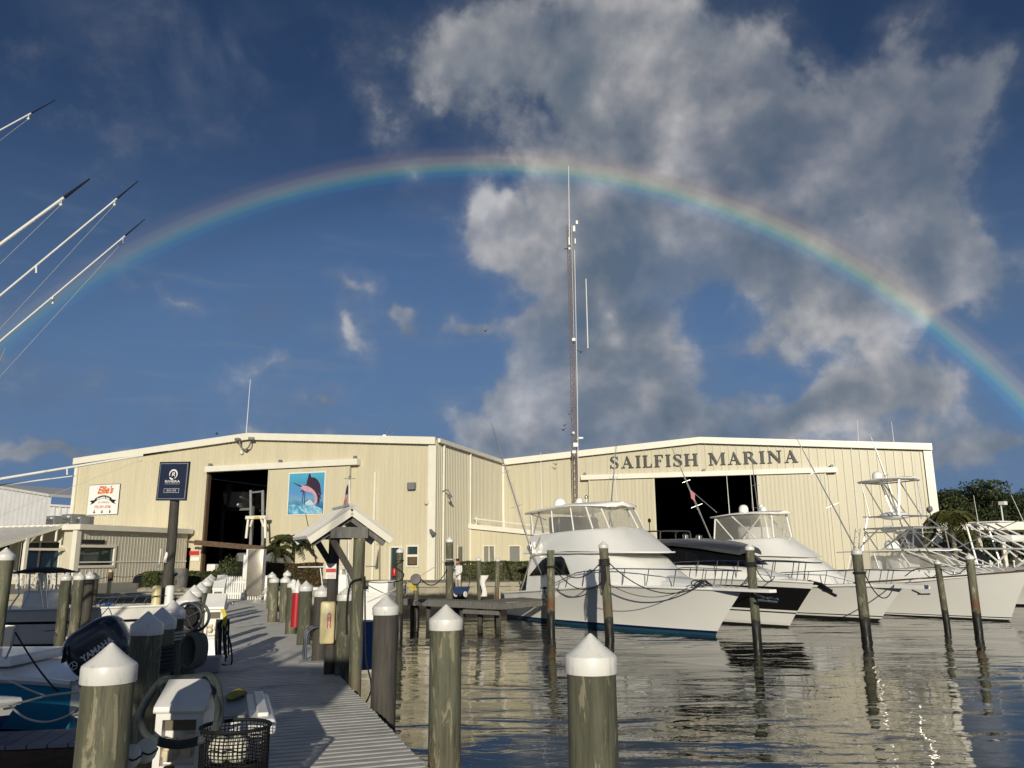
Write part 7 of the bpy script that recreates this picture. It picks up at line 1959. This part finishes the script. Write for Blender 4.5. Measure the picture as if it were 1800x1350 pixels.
def skin_person(name, label, base, rz, joints, edges, radii, mats):
    t = thing(name, label, 'person', tuple(base), rz)
    me = bpy.data.meshes.new('body'); me.from_pydata([tuple(j) for j in joints], edges, [])
    o = bpy.data.objects.new('body', me); C.objects.link(o)
    md = o.modifiers.new('skin', 'SKIN'); sd = o.modifiers.new('sub', 'SUBSURF'); sd.levels = 2; sd.render_levels = 2
    for v, r in zip(me.skin_vertices[0].data, radii): v.radius = r if isinstance(r, tuple) else (r, r)
    me.skin_vertices[0].data[0].use_root = True
    dg = bpy.context.evaluated_depsgraph_get()
    me2 = bpy.data.meshes.new_from_object(o.evaluated_get(dg)); bpy.data.objects.remove(o)
    for m in mats: me2.materials.append(m)
    for p in me2.polygons:
        c = p.center; p.use_smooth = True
        p.material_index = 1 if .78 < c.z < 1.44 and abs(c.x) < .30 and not (c.z < .95 and abs(c.x) > .22) else (2 if .42 < c.z <= .88 and abs(c.x) < .2 else 0)
    o2 = bpy.data.objects.new('body', me2); C.objects.link(o2); o2.parent = t; MW[o2.name] = MW[t.name]
    return t
pb = onz(804.5, 1048, LZ)
J = [(0, 0, .92), (0, .01, 1.12), (0, .02, 1.34), (0, .01, 1.46), (0, -.02, 1.56), (0, -.03, 1.68),
     (.10, 0, .88), (.11, -.02, .48), (.11, .04, .08), (.11, -.10, .04), (-.10, 0, .88), (-.12, .08, .48), (-.12, .16, .10), (-.12, .02, .05),
     (.18, .02, 1.40), (.24, -.05, 1.14), (.18, -.28, 1.02), (.16, -.36, 1.0), (-.18, .02, 1.40), (-.25, -.03, 1.14), (-.20, -.26, 1.02), (-.18, -.34, 1.0)]
E_ = [(0, 1), (1, 2), (2, 3), (3, 4), (4, 5), (0, 6), (6, 7), (7, 8), (8, 9), (0, 10), (10, 11), (11, 12), (12, 13), (2, 14), (14, 15), (15, 16), (16, 17), (2, 18), (18, 19), (19, 20), (20, 21)]
Rr = [(.15, .11), (.145, .105), (.17, .11), .055, (.075, .09), (.07, .085), .09, .062, .045, .035, .09, .062, .045, .035, .06, .045, .036, .03, .06, .045, .036, .03]
per = skin_person('person', 'person in a white shirt and dark cap pushing a cart on the low dock', (pb.x, pb.y, LZ), rad(-30), J, E_, Rr, [M['skin'], M['shirt'], M['tan']])
mb = MB(); mb.sphere((0, -.03, 1.715), .095, 14, 8, (1, 1.12, .65)); mb.box((0, -.15, 1.70), (.14, .10, .015)); mb.build('cap', M['hair'], per, world=False)
for sg in (-1, 1):
    mb = MB()
    for i in range(4): mb.tube([(sg * .17 + (i - 1.5) * .018, -.38, 1.0), (sg * .17 + (i - 1.5) * .018, -.43, .985 - .004 * i), (sg * .17 + (i - 1.5) * .016, -.44, .955)], [.010, .009, .007], 6)
    mb.tube([(sg * .13, -.35, 1.0), (sg * .115, -.40, .985)], [.011, .008], 6); mb.build('fingers', M['skin'], per, world=False)
mb = MB(); mb.sphere((0, -.115, 1.60), .018, 8, 6); 
for sg in (-1, 1): mb.sphere((sg * .078, -.02, 1.61), .02, 8, 6, (.5, 1, 1.4))
mb.build('face_features', M['skin'], per, world=False)
cp = onz(806, 1049, LZ) + Vector((.15, -.45, 0))
ct = thing('dock_cart', 'small dark blue dock cart with a white wheel in front of the person', 'cart', (cp.x, cp.y, LZ), rad(-30))
mb = MB(); mb.loft([[Vector((sx * a, sy * b, z)) for sx, sy in ((1, 1), (-1, 1), (-1, -1), (1, -1))] for a, b, z in ((.20, .26, .16), (.28, .36, .48))], True, True); mb.build('tub', M['cartblue'], ct, world=False, smooth=0)
for sg in (-1, 1):
    mb = MB(); mb.lathe([(.05, -.03), (.13, -.03), (.14, 0), (.13, .03), (.05, .03)], (sg * .27, -.05, .14), 16, Matrix.Rotation(PI / 2, 4, 'Y')); mb.build('wheel', M['white'], ct, world=False)
mb = MB(); mb.tube(smoothpath([(-.2, .3, .4), (-.2, .45, .95), (.2, .45, .95), (.2, .3, .4)], 4), .016, 6); mb.build('handle', M['black'], ct, world=False)
c_ = onz(850, 1049, LZ)
mb = MB(); rings = []
rnd = random.Random(2)
for k in range(9):
    z = LZ + .02 + k * .12; w = .15 - .06 * math.sin(k * .5); rings.append([Vector((c_.x + .03 * math.sin(k * .9) + (w + .03 * math.sin(3 * a + k)) * math.cos(a), c_.y + .08 * math.sin(a), z)) for a in [2 * PI * i / 14 for i in range(14)]])
mb.loft(rings, True, True); mb.build('white_cloth', M['shirt'], None, label='bunched white cloth hanging beside the corner piling of the low dock', cat='cloth')
c_ = aty(732, 1018, 33.4)
mb = MB(); mb.lathe([(.001, -.09), (.20, -.08), (.22, -.03), (.22, .03), (.20, .08), (.001, .09)], c_ + Vector((0, -.22, 0)), 20, Matrix.Rotation(PI / 2 - .2, 4, 'X')); mb.build('hose_reel', pmat('dark_purple_reel', (.05, .045, .06), .5), None, label='round dark hose reel on the sawn piling', cat='hose reel')
mb = MB()
for k in range(5): mb.tube(sag(c_ + Vector((-.35 + .07 * k, -.15, -.1)), c_ + Vector((-.15 + .05 * k, -.15, -.42)), .10, 6), .018, 5)
mb.build('yellow_cord', M['yellow'], None, label='yellow cord bunch hanging below the round dark hose reel', cat='cord')
P1 = Vector((-4.52, 32.58, 0)); P2 = Vector((-2.99, 38.24, 0))
mb = MB(); mb.tube(smoothpath([P1 + Vector((-.14, -.1, 2.7)), P1 + Vector((.16, -.16, 2.72)), P1 + Vector((-.18, -.14, 2.5)), P1 + Vector((.17, -.16, 2.2)), P1 + Vector((.05, -.16, 1.95)), P1 + Vector((-.18, -.16, 1.9)), P1 + Vector((-.2, -.14, 1.7))], 5), .024, 6); mb.build('rope_loops', M['rope'], None, label='black rope looped round the piling before the office door', cat='rope')
line(sag(P1 + Vector((-.1, -.15, 1.9)), Vector((-7.4, 37.5, 1.95)), .12, 10), .02, 'dark line running left from the looped piling to the moored boat')
line(sag(P2 + Vector((-.1, -.2, 2.75)), Vector((-6.2, 35.0, 1.0)), .1, 10), .022, 'pale tight line slanting down from the tallest piling', 'ropew')
line(sag(P2 + Vector((-.1, -.2, 2.3)), c_ + Vector((.2, -.1, 0)), .45, 12), .022, 'black line drooping between the hose reel and the tallest piling')
wrap(P2.x, P2.y, 2.45, 2.62, .175, 3, .03, M['rope'], 'black rope tied round the middle of the tallest piling', 'rope_coil')
wrap(P2.x, P2.y, 2.70, 2.76, .175, 1.5, .03, M['ropew'], 'pale rope tied just above the black one on the tallest piling', 'rope_coil')

# boat behind the kiosk
bo = aty(697, 1040, 37.5)
bb_ = thing('centre_console_boat', 'white open boat with a thin pipe top moored behind the kiosk', 'boat', (bo.x, 37.3, 0.15), rad(172))
HC = Hull(5.6, .7, 1.15, 1.0, lambda u: 1.15 + .30 * u, 0)
HC.build(bb_, [M['gelw']], [(-1, 0, 0, 2), (0, 1, 0, 7)]); HC.deck(bb_, M['nonskid'], 0, .18)
mb = MB(); mb.bbox((.55, 0, 1.38), (.9, 1.9, .55), .05); mb.build('transom_box', M['gelw'], bb_, world=False)
mb = MB(); mb.bbox((2.6, 0, 1.5), (.8, .8, .9), .1); mb.bbox((2.5, 0, 2.0), (.1, .8, .35), .03); mb.build('console', M['gelw'], bb_, world=False)
frame_tubes(bb_, [[(x, y, 1.1), (x + .2, y, 2.25)] for x in (2.0, 3.2) for y in (-.6, .6)], .03, M['alu'], 'top_frame')
mb = MB(); mb.bbox((2.8, 0, 2.30), (3.2, 1.6, .05), .02); mb.build('pipe_top', M['plastic'], bb_, world=False)
mb = MB(); mb.tube([(3.7, .2, 2.25), (4.3, .4, 4.7)], [.03, .015], 6); mb.build('outrigger', M['black'], bb_, world=False)
mb = MB(); mb.bbox((-.25, 0, 1.35), (.4, .45, .6), .1); mb.box((-.22, 0, .6), (.18, .16, 1.0)); mb.build('outboard_motor', M['greypaint'], bb_, world=False)
# flagpole
fp = aty(613, 1010, 42.5); ft_ = aty(615, 838, 42.5)
fg = thing('flagpole', 'white flagpole with a limp striped flag behind the kiosk roof', 'flagpole', (fp.x, 42.5, GZ))
mb = MB(); mb.tube([Vector((fp.x, 42.5, GZ - .2)), Vector((ft_.x, 42.5, ft_.z))], [.06, .035], 8); mb.build('pole', M['white'], fg)
mb = MB(); t_ = Vector((ft_.x, 42.5, ft_.z)); mb.sphere(t_, .07, 10, 6); mb.tube([t_ + Vector((-.3, 0, -.1)), t_ + Vector((.3, 0, -.1))], .018, 6); mb.tube([t_ + Vector((0, -.3, -.1)), t_ + Vector((0, .3, -.1))], .018, 6); mb.build('finial', M['greypaint'], fg)
fm, w_, b_2, o_2 = newmat('striped_flag')
tc_ = w_.n('ShaderNodeTexCoord'); sp3 = w_.n('ShaderNodeSeparateXYZ'); w_.put(sp3.inputs[0], tc_.outputs['UV'])
stp = w_.m('GREATER_THAN', w_.m('FRACT', w_.m('MULTIPLY', sp3.outputs[0], 6.5)), .5)
cc_ = w_.mix(stp, (.42, .05, .05, 1), (.68, .66, .62, 1)); cc_ = w_.mix(w_.m('GREATER_THAN', sp3.outputs[1], .62), cc_, (.03, .05, .14, 1)); w_.put(b_2.inputs['Base Color'], cc_); b_2.inputs['Roughness'].default_value = .8
mb = MB(); rows, colsn = 12, 13; vs = []; fs = []
zf0 = aty(613, 851, 42.5).z; zf1 = aty(612, 896, 42.5).z
for i in range(rows + 1):
    v = i / rows
    for j in range(colsn + 1):
        u = j / colsn
        vs.append(Vector((ft_.x - .06 - .42 * (u ** .8) * (.35 + .65 * v) * .62, 42.5 - .05 + .08 * math.sin(u * 14 + v * 2), zf0 + (zf1 - zf0) * (v * (1 - .15 * u) + .15 * u) )))
for i in range(rows):
    for j in range(colsn): a = i * (colsn + 1) + j; fs.append((a, a + 1, a + colsn + 2, a + colsn + 1))
mb.add(vs, fs); fo = mb.build('flag', fm, fg, recalc=False, smooth=60)
uvl = fo.data.uv_layers.new(name='UVMap')
for lp_ in fo.data.loops: i = lp_.vertex_index; uvl.data[lp_.index].uv = ((i % (colsn + 1)) / colsn, 1 - (i // (colsn + 1)) / rows)

# ---------------------------------------------------------------- boats and things at the left
# white boat with a pipe top, side on
wb = aty(-60, 1110, 28)
wt_ = thing('white_motor_boat', 'long white open boat with bow rail and black topped frame, left of the dock', 'boat', (wb.x, 28.9, 0), rad(-3))
LWB = aty(262, 1110, 28).x - wb.x
HW = Hull(LWB, .9, 1.25, 1.1, lambda u: 1.20 + .10 * u, 0, 4.0, 2.8)
HW.build(wt_, [M['gel'], M['gelblack']], [(-1, .08, 1, 2), (.08, .60, 0, 5), (.60, .67, 1, 1), (.67, 1, 0, 3)]); HW.deck(wt_, M['gelw'], .0, .0)
HW.rubrail(wt_, M['gelw'], .035, -.01)
bow_rail(wt_, HW, .45, .985, .32, 6, .10, .016)
xT = aty(50, 1060, 28).x - wb.x
segs = []
for y in (-.75, .75):
    segs += [[(xT - .7, y, 1.15), (xT - .35, y, 1.7), (xT - .45, y, 2.40)], [(xT - .25, y, 1.15), (xT + .0, y, 1.7), (xT - .05, y, 2.40)], [(xT + .55, y, 1.15), (xT + .25, y, 2.40)], [(xT + .70, y, 1.15), (xT + .45, y, 2.40)]]
frame_tubes(wt_, segs, .028, M['alu'], 'top_frame')
mb = MB(); mb.loft([[Vector((xT + x, k * .95, z + .10 * (1 - k * k))) for k in (-1, -.5, 0, .5, 1)] + [Vector((xT + x, k * .95, z - .03)) for k in (1, 0, -1)] for x, z in ((-.60, 2.42), (-.25, 2.50), (.25, 2.50), (.62, 2.42))], True, True); mb.build('soft_top', M['black'], wt_, world=False, smooth=50)
mb = MB(); mb.bbox((xT, 0, 1.45), (.9, .9, .7), .1); mb.build('console', M['gelw'], wt_, world=False)
# registration on the bow side
lp = HW.pt(.40, .42, -1)
for k, tx in enumerate(('O NJ',)):
    textmesh('hull_lettering', tx, .30, MW[wt_.name] @ Matrix.Translation((aty(24, 1093, 28).x - wb.x, -1.245, .62)) @ Matrix.Rotation(PI / 2, 4, 'X'), M['letter'], wt_, .002, offset=.012, shear=.1)
mb = MB(); a_ = MW[wt_.name] @ Vector((LWB * .80, -.95, 1.36)); 
for k in range(4): mb.tube([a_ + Vector((.10 * (k - 2), 0, 0)) + Vector((.10 * math.cos(2 * PI * i / 12), .05 * math.sin(2 * PI * i / 12), .05 * math.sin(2 * PI * i / 12 + k))) for i in range(12)], .016, 5, closed=True)
mb.tube(smoothpath([a_, a_ + Vector((.05, -.22, -.15)), a_ + Vector((.45, -2.2, -.55)), a_ + Vector((1.6, -6.5, -.3))]), .016, 5)
mb.build('mooring_line', M['ropeb'], None, label='dark line leading from the white boat bow cleat down to the dock', cat='rope')
# blue boat with an outboard
bx = aty(118, 1180, 10.2)
bl_ = thing('blue_motor_boat', 'sky blue motor boat with white gunwale, stern towards the dock', 'boat', (bx.x + .25, 10.9, 0), rad(178))
def zb_(u): return 1.50 - .10 * math.exp(-u * 9)
HBL = Hull(6.2, .9, 1.05, .95, zb_, 0, 2.8, 1.9)
HBL.build(bl_, [M['bluehull'], M['boot'], M['gelw']], [(-1, .30, 1, 2), (.30, .60, 1, 2), (.60, .95, 0, 4), (.95, 1, 2, 1)]); HBL.deck(bl_, M['gelw'], 0, .0)
HBL.rubrail(bl_, M['gelw'], .045, -.02)
mb = MB()
for sg in (-1, 1): mb.prism([(-.02, sg * 1.0, 1.36), (-.55, sg * .92, .95), (-.55, sg * .92, .80), (-.02, sg * 1.0, 1.05)], (0, -sg * .10, 0))
mb.box((-.28, 0, .80), (.55, 1.8, .08)); mb.build('swim_step', M['gelw'], bl_, world=False, smooth=0)
mb = MB(); mb.bbox((1.6, .1, 1.6), (1.3, 1.2, .12), .04); mb.build('hatch', M['gelw'], bl_, world=False)
om_c = aty(174, 1136, 9.9)
om = thing('outboard_motor', 'big dark YAMAHA outboard motor tilted beside the blue boat', 'outboard motor', tuple(om_c), rad(8))
def superell(c, r, e, M3, zr=(-1, 1), n=28, m_=14):
    rings = []
    for i in range(m_ + 1):
        v = zr[0] + (zr[1] - zr[0]) * i / m_
        ph = math.asin(max(-1, min(1, v)))
        cv = math.copysign(abs(math.cos(ph)) ** e[0], math.cos(ph)); sv = math.copysign(abs(math.sin(ph)) ** e[0], math.sin(ph))
        ring = []
        for k in range(n):
            a = 2 * PI * k / n
            ca, sa = math.cos(a), math.sin(a)
            ring.append(M3 @ Vector((r[0] * max(cv, .02) * math.copysign(abs(ca) ** e[1], ca), r[1] * max(cv, .02) * math.copysign(abs(sa) ** e[1], sa), r[2] * sv)) + Vector(c))
        rings.append(ring)
    return rings
TM = Matrix.Rotation(rad(-32), 3, 'Y')
mb = MB(); mb.loft(superell((0, 0, 0), (.35, .25, .29), (.66, .62), TM, (-.99, .55)), True, True); mb.build('cowling', M['outgrey'], om, world=False, smooth=40)
mb = MB(); mb.loft(superell((0, 0, 0), (.358, .257, .298), (.66, .62), TM, (.30, .999)), True, True); mb.build('cowling_top', M['outnavy'], om, world=False, smooth=40)
mb = MB(); mb.loft([[TM @ Vector((sx * a - .02, sy * b, z)) for sx, sy in ((1, 1), (-1, 1), (-1, -1), (1, -1))] for a, b, z in ((.20, .16, -.24), (.15, .12, -.55), (.10, .06, -1.0), (.14, .04, -1.4))], True, True); mb.build('midsection', M['outgrey'], om, world=False, smooth=0)
TX = MW[om.name] @ TM.to_4x4() @ Matrix.Translation((-.0, -.252, -.02)) @ Matrix.Rotation(PI / 2, 4, 'X')
textmesh('brand_lettering', 'YAMAHA', .098, TX @ Matrix.Rotation(rad(4), 4, 'Z') @ Matrix.Translation((.05, -.03, 0)), M['signwhite'], om, .003, offset=.003, sx=.95)
mb = MB()
mb.tube([TX @ Vector((-.245 + .042 * math.cos(2 * PI * i / 20), -.045 + .042 * math.sin(2 * PI * i / 20), .002)) for i in range(20)], .005, 5, closed=True)
for k in range(3):
    a = PI / 2 + k * 2 * PI / 3; mb.tube([TX @ Vector((-.245, -.045, .002)), TX @ Vector((-.245 + .038 * math.cos(a), -.045 + .038 * math.sin(a), .002))], .004, 5)
mb.build('brand_emblem', M['signwhite'], om)
mb = MB(); v0 = TX; mb.prism([v0 @ Vector((-.34, .05, -.02)), v0 @ Vector((-.24, .18, -.02)), v0 @ Vector((-.22, .20, -.02)), v0 @ Vector((-.30, .04, -.02))], (0, -.03, 0)); mb.build('air_intake', M['black'], om, smooth=0)
# finger pier in the corner
f0, f1 = onz(-140, 1318, .95), onz(150, 1305, .95); fB = onz(150, 1283, .95)
fp_ = thing('finger_pier', 'narrow grey plank finger pier in the lower left corner', 'pier', tuple(f1))
d = (f1 - f0).normalized(); nn = Vector((-d.y, d.x, 0)); L = (f1 - f0).length; dep = .78; k = 0.0
mb = MB()
while k < L - .1:
    a = f0 + d * k; mb.prism([a, a + d * .185, a + d * .185 + nn * dep, a + nn * dep], (0, 0, -.04)); k += .198
mb.build('planks', M['composite'], fp_, smooth=0)
mb = MB(); mb.beam(f0 - nn * .02 + Vector((0, 0, -.17)), f1 - nn * .02 + Vector((0, 0, -.17)), .05, .24); mb.beam(f0 + nn * (dep + .02) + Vector((0, 0, -.17)), f1 + nn * (dep + .02) + Vector((0, 0, -.17)), .05, .24); mb.build('edge_beam', M['brownwood'], fp_, smooth=0)
def wl(pts, r, l, m='ropew'):
    mb = MB(); mb.tube(smoothpath(pts, 6), r, 6); mb.build('mooring_line', M[m], None, label=l, cat='rope')
wl([aty(-10, 1244, 8.5), aty(40, 1234, 8.5), aty(84, 1223, 8.6), aty(140, 1216, 7.5)], .011, 'pale line stretched across the blue boat side to the near piling')
wl([aty(15, 1196, 9.2), aty(50, 1212, 9.0), aty(82, 1224, 8.6)], .009, 'thin line joining the pale stretched line from the left')
wl([aty(16, 1240, 8.4), aty(45, 1262, 8.2), aty(80, 1269, 8.0), aty(115, 1260, 7.6), aty(140, 1244, 7.2)], .010, 'slack line hanging low before the blue boat')
wl([aty(27, 1112, 9.6), aty(60, 1165, 9.3), aty(92, 1206, 9.0), aty(104, 1215, 9.0)], .010, 'dark line slanting down across the white gunwale', 'rope')
wl([aty(10, 1158, 9.9), aty(20, 1135, 9.8), aty(27, 1112, 9.7)], .012, 'short steel rod standing on the blue boat gunwale', 'ropew')
# neighbouring boat's bow poking in at the left edge
nb_ = aty(-20, 1190, 8.6)
nbt = thing('dark_hulled_boat', 'bow of a dark blue boat with pale gunwale poking in at the left edge', 'boat', (nb_.x - 4.1, 9.0, 0), rad(-4))
HN = Hull(3.6, .8, .9, .75, lambda u: 1.18 + .22 * u, 0, 2.4, 1.8)
HN.build(nbt, [M['boot'], M['gelw']], [(-1, 0, 0, 2), (0, .9, 0, 6), (.9, 1, 1, 1)]); HN.deck(nbt, M['gelw']); HN.rubrail(nbt, M['gelw'], .04, 0)
# patio furniture, white posts
def iron_chair(c, rz, label):
    t = thing('garden_chair', label, 'chair', tuple(c), rz, 'white iron patio chairs')
    mb = MB(); mb.lathe([(.22, .44), (.23, .455), (.22, .47), (.001, .47)], (0, 0, 0), 16); mb.build('seat', M['white'], t, world=False)
    mb = MB(); mb.tube(smoothpath([(-.2, .18, .45), (-.22, .24, .7), (0, .27, .95), (.22, .24, .7), (.2, .18, .45)], 5), .016, 6)
    for k in range(5): x = -.14 + .07 * k; mb.tube([(x, .19, .46), (x * .9, .25, .88 - abs(x) * .6)], .010, 5)
    for k in range(3): mb.tube([(.07 * (k - 1) + .045 * math.cos(2 * PI * i / 10), .235, .66 + .06 * (k % 2) + .045 * math.sin(2 * PI * i / 10)) for i in range(10)], .010, 5, closed=True)
    mb.build('backrest', M['white'], t, world=False)
    for sx in (-1, 1):
        for sy in (-1, 1): mb = MB(); mb.tube([(sx * .17, sy * .17, .45), (sx * .2, sy * .2, 0)], .014, 6); mb.build('leg', M['white'], t, world=False)
def iron_table(c, label):
    t = thing('garden_table', label, 'table', tuple(c), 0, 'white iron patio tables')
    mb = MB(); mb.lathe([(.46, .70), (.47, .715), (.46, .73), (.001, .73)], (0, 0, 0), 24); mb.build('top', M['white'], t, world=False)
    for k in range(4):
        a = k * PI / 2 + .5; mb = MB(); mb.tube(smoothpath([(math.cos(a) * .12, math.sin(a) * .12, .70), (math.cos(a) * .3, math.sin(a) * .3, .4), (math.cos(a) * .22, math.sin(a) * .22, .2), (math.cos(a) * .4, math.sin(a) * .4, 0)], 4), .018, 6)
        mb.tube([(math.cos(a) * (.26 + .06 * math.cos(2 * PI * i / 10)), math.sin(a) * (.26 + .06 * math.cos(2 * PI * i / 10)), .55 + .06 * math.sin(2 * PI * i / 10)) for i in range(10)], .012, 5, closed=True); mb.build('leg', M['white'], t, world=False)
def gp(px, Y): p = aty(px, 1000, Y); return Vector((p.x, Y, GZ))
iron_table(gp(92, 43), 'white scrolled iron table beside the deli corner post'); iron_table(gp(48, 43.5), 'white iron table under the porch, left of the corner one')
for px, Y, rz, l in ((76, 42.6, 1.2, 'white iron chair left of the corner table'), (106, 42.4, -1.0, 'white iron chair right of the corner table'), (90, 44.4, .1, 'white iron chair behind the corner table'), (32, 43.2, 1.4, 'white iron chair at the far left porch table'), (62, 44.2, -.4, 'white iron chair behind the left porch table')): iron_chair(gp(px, Y), rz, l)
def post_box(px, Y, h, label, boxy):
    b = gp(px, Y); t = thing('marker_post', label, 'post', tuple(b))
    mb = MB(); mb.bbox((b.x, b.y, GZ + h / 2), (.13, .13, h), .02); mb.build('post', M['fire'], t)
    mb = MB(); mb.bbox((b.x, b.y, GZ + .05), (.34, .34, .14), .03); mb.build('foot', M['concrete'], t)
    if boxy: mb = MB(); mb.bbox((b.x + .07, b.y - .09, GZ + h - .26), (.16, .10, .34), .02); mb.build('box', M['brownwood'], t)
post_box(195, 32.5, 1.05, 'pale yellow post with a brown box on the parking ground', True)
post_box(75, 31.5, 1.0, 'plain white post by the water, before the patio', False)
mb = MB(); mb.tube(sag(gp(195, 32.5) + Vector((0, 0, .8)), gp(270, 38) + Vector((0, 0, .9)), .12, 12), .014, 5); mb.tube(sag(gp(195, 32.5) + Vector((0, 0, .8)), gp(150, 33) + Vector((0, 0, .75)), .08, 10), .014, 5); mb.build('barrier_rope', M['yellow'], None, label='thin yellow rope strung from the pale post across the parking', cat='rope')
# dark dinghy upside down behind the hedge
cc0 = aty(282, 1006, 43)
dg_ = thing('dinghy', 'dark dinghy lying upside down behind the hedge left of the dealer sign post', 'dinghy', (cc0.x, 43, GZ), rad(-10))
mb = MB(); mb.loft([[Vector((x, y * w, .25 + h * k)) for y, k in ((-1, 0), (-.85, .6), (-.4, .95), (0, 1), (.4, .95), (.85, .6), (1, 0))] for x, w, h in ((-1.2, .55, .45), (-.8, .62, .55), (.2, .62, .58), (.9, .42, .5), (1.25, .08, .3))], False); mb.build('hull', M['gelblack'], dg_, world=False, smooth=50)
mb = MB(); mb.beam((-.8, -.7, .12), (-.8, .7, .12), .12, .24); mb.beam((.7, -.6, .12), (.7, .6, .12), .12, .24); mb.build('trestle', M['brownwood'], dg_, world=False, smooth=0)
wbq = gp(318, 40.5); mb = MB(); mb.lathe([(.30, 0), (.36, .25), (.37, .5), (.36, .75), (.30, 1.0), (.27, 1.0), (.27, .95), (.001, .95)], wbq, 14); mb.build('wooden_barrel', M['greywood'], None, label='weathered wooden barrel right of the dealer sign post', cat='barrel')

# ---------------------------------------------------------------- the boat off the left edge: its outriggers reach into the picture
def far_outrigger(base_px, tip_px, Y, r, label, joint=None):
    tip = aty(*tip_px, Y); b0 = aty(*base_px, Y); dv = (b0 - tip); base = tip + dv.normalized() * 11.0
    k = (aty(*joint, Y) - tip).length / 11.0 if joint else .12
    t = thing('outrigger', label, 'outrigger', tuple(base), group='outrigger poles reaching in from the left')
    kt = .55 / 11
    mb = MB(); mb.tube([base, base.lerp(tip, .5), base.lerp(tip, 1 - kt)], [r * 1.1, r * .75, r * .5], 8); mb.build('pole', M['white'], t)
    mb = MB(); mb.tube([base.lerp(tip, 1 - kt), tip], [r * .55, r * .25], 6); mb.build('tip', M['black'], t)
    j = base.lerp(tip, 1 - kt - .005)
    mb = MB(); mb.sphere(j - Vector((0, 0, .10)), .03, 8, 6); mb.tube([j, j - Vector((0, 0, .10))], .008, 4)
    if joint: j2 = base.lerp(tip, 1 - k); mb.tube([j2, j2 + Vector((.02, 0, -.16))], .02, 6)
    mb.build('pulley', M['plastic'], t)
    mb = MB(); mb.tube([j - Vector((0, 0, .1)), base + (tip - base) * .22 - Vector((.0, 0, 2.0))], .004, 4, caps=False); mb.build('halyard', M['ropew'], t)
    return base
far_outrigger((0, 229), (97, 176), 15.0, .030, 'topmost white outrigger pole reaching in at the upper left')
far_outrigger((0, 430), (158, 314), 13.0, .052, 'thickest white outrigger pole, second from the top at the left')
far_outrigger((0, 520), (243, 318), 15.0, .034, 'long white outrigger pole, third from the top at the left', (62, 465))
far_outrigger((0, 600), (255, 385), 16.0, .030, 'lowest steep white outrigger pole crossing the rainbow foot', (91, 520))
far_outrigger((0, 842), (295, 793), 18.0, .050, 'nearly level white outrigger pole crossing the left shed wall', (118, 822))
mb = MB(); mb.tube([aty(-200, 875, 18.3), aty(0, 853, 18.3), aty(134, 836, 18.3)], [.03, .022, .012], 6); mb.build('fishing_rod', M['white'], None, label='thin white rod below the level outrigger, ending at the shed corner', cat='rod')
# unseen big yacht copy for the outriggers, set to shade the white boat
def copy_tree(o, parent=None):
    c = o.copy(); C.objects.link(c)
    if parent: c.parent = parent
    for ch in list(o.children): copy_tree(ch, c)
    return c
yb = copy_tree(R1)
yb.location = (-12.9, 19.2, 0); yb.rotation_euler = (0, 0, rad(181))
yb['label'] = 'unseen white flybridge yacht set for shade beyond the left edge of the picture'; yb['group'] = 'yachts beyond the picture edge'
# unseen yacht added behind the photographer to shade the near dock and water
for i, (x, y, a, l) in enumerate(((-.7, -3.6, 183, 'unseen white flybridge yacht added behind the photographer for shade'),)):
    yc = copy_tree(R1); yc.location = (x, y, 0); yc.rotation_euler = (0, 0, rad(a)); yc['label'] = l; yc['group'] = 'yachts beyond the picture edge'

# ---------------------------------------------------------------- birds
def bird(px, py, Y, rz, label, s=.35):
    c = aty(px, py, Y); t = thing('bird', label, 'bird', tuple(c), rz); k = s / .75
    def V3(*a): return Vector(a) * k
    mb = MB(); mb.sphere((0, 0, 0), .13 * k, 10, 6, (2.2, .8, .8)); mb.sphere(V3(.28, 0, .04), .08 * k, 8, 5); mb.prism([V3(-.2, -.06, 0), V3(-.2, .06, 0), V3(-.5, .10, 0), V3(-.5, -.10, 0)], V3(0, 0, .02)); mb.build('body', M['black'], t, world=False)
    for sg in (-1, 1):
        mb = MB(); mb.loft([[V3(.1, sg * .05, .04), V3(-.12, sg * .05, .04)], [V3(.12, sg * .45, .26), V3(-.10, sg * .45, .24)], [V3(-.05, sg * .9, .30), V3(-.12, sg * .9, .30)]], False); mb.build('wing', M['black'], t, world=False)
bird(853, 582, 60, rad(70), 'small dark bird gliding alone in the blue sky', .3)
bird(992, 748, 58, rad(60), 'dark bird flying left of the mast, upper of two', .3); bird(990, 756, 58, rad(50), 'dark bird flying left of the mast, lower of two', .3)
bird(1021, 619, 53, rad(100), 'dark bird just below the mast side antenna', .3)
bird(381, 763, 61, rad(20), 'dark bird perched on the left shed roof slope', .25)
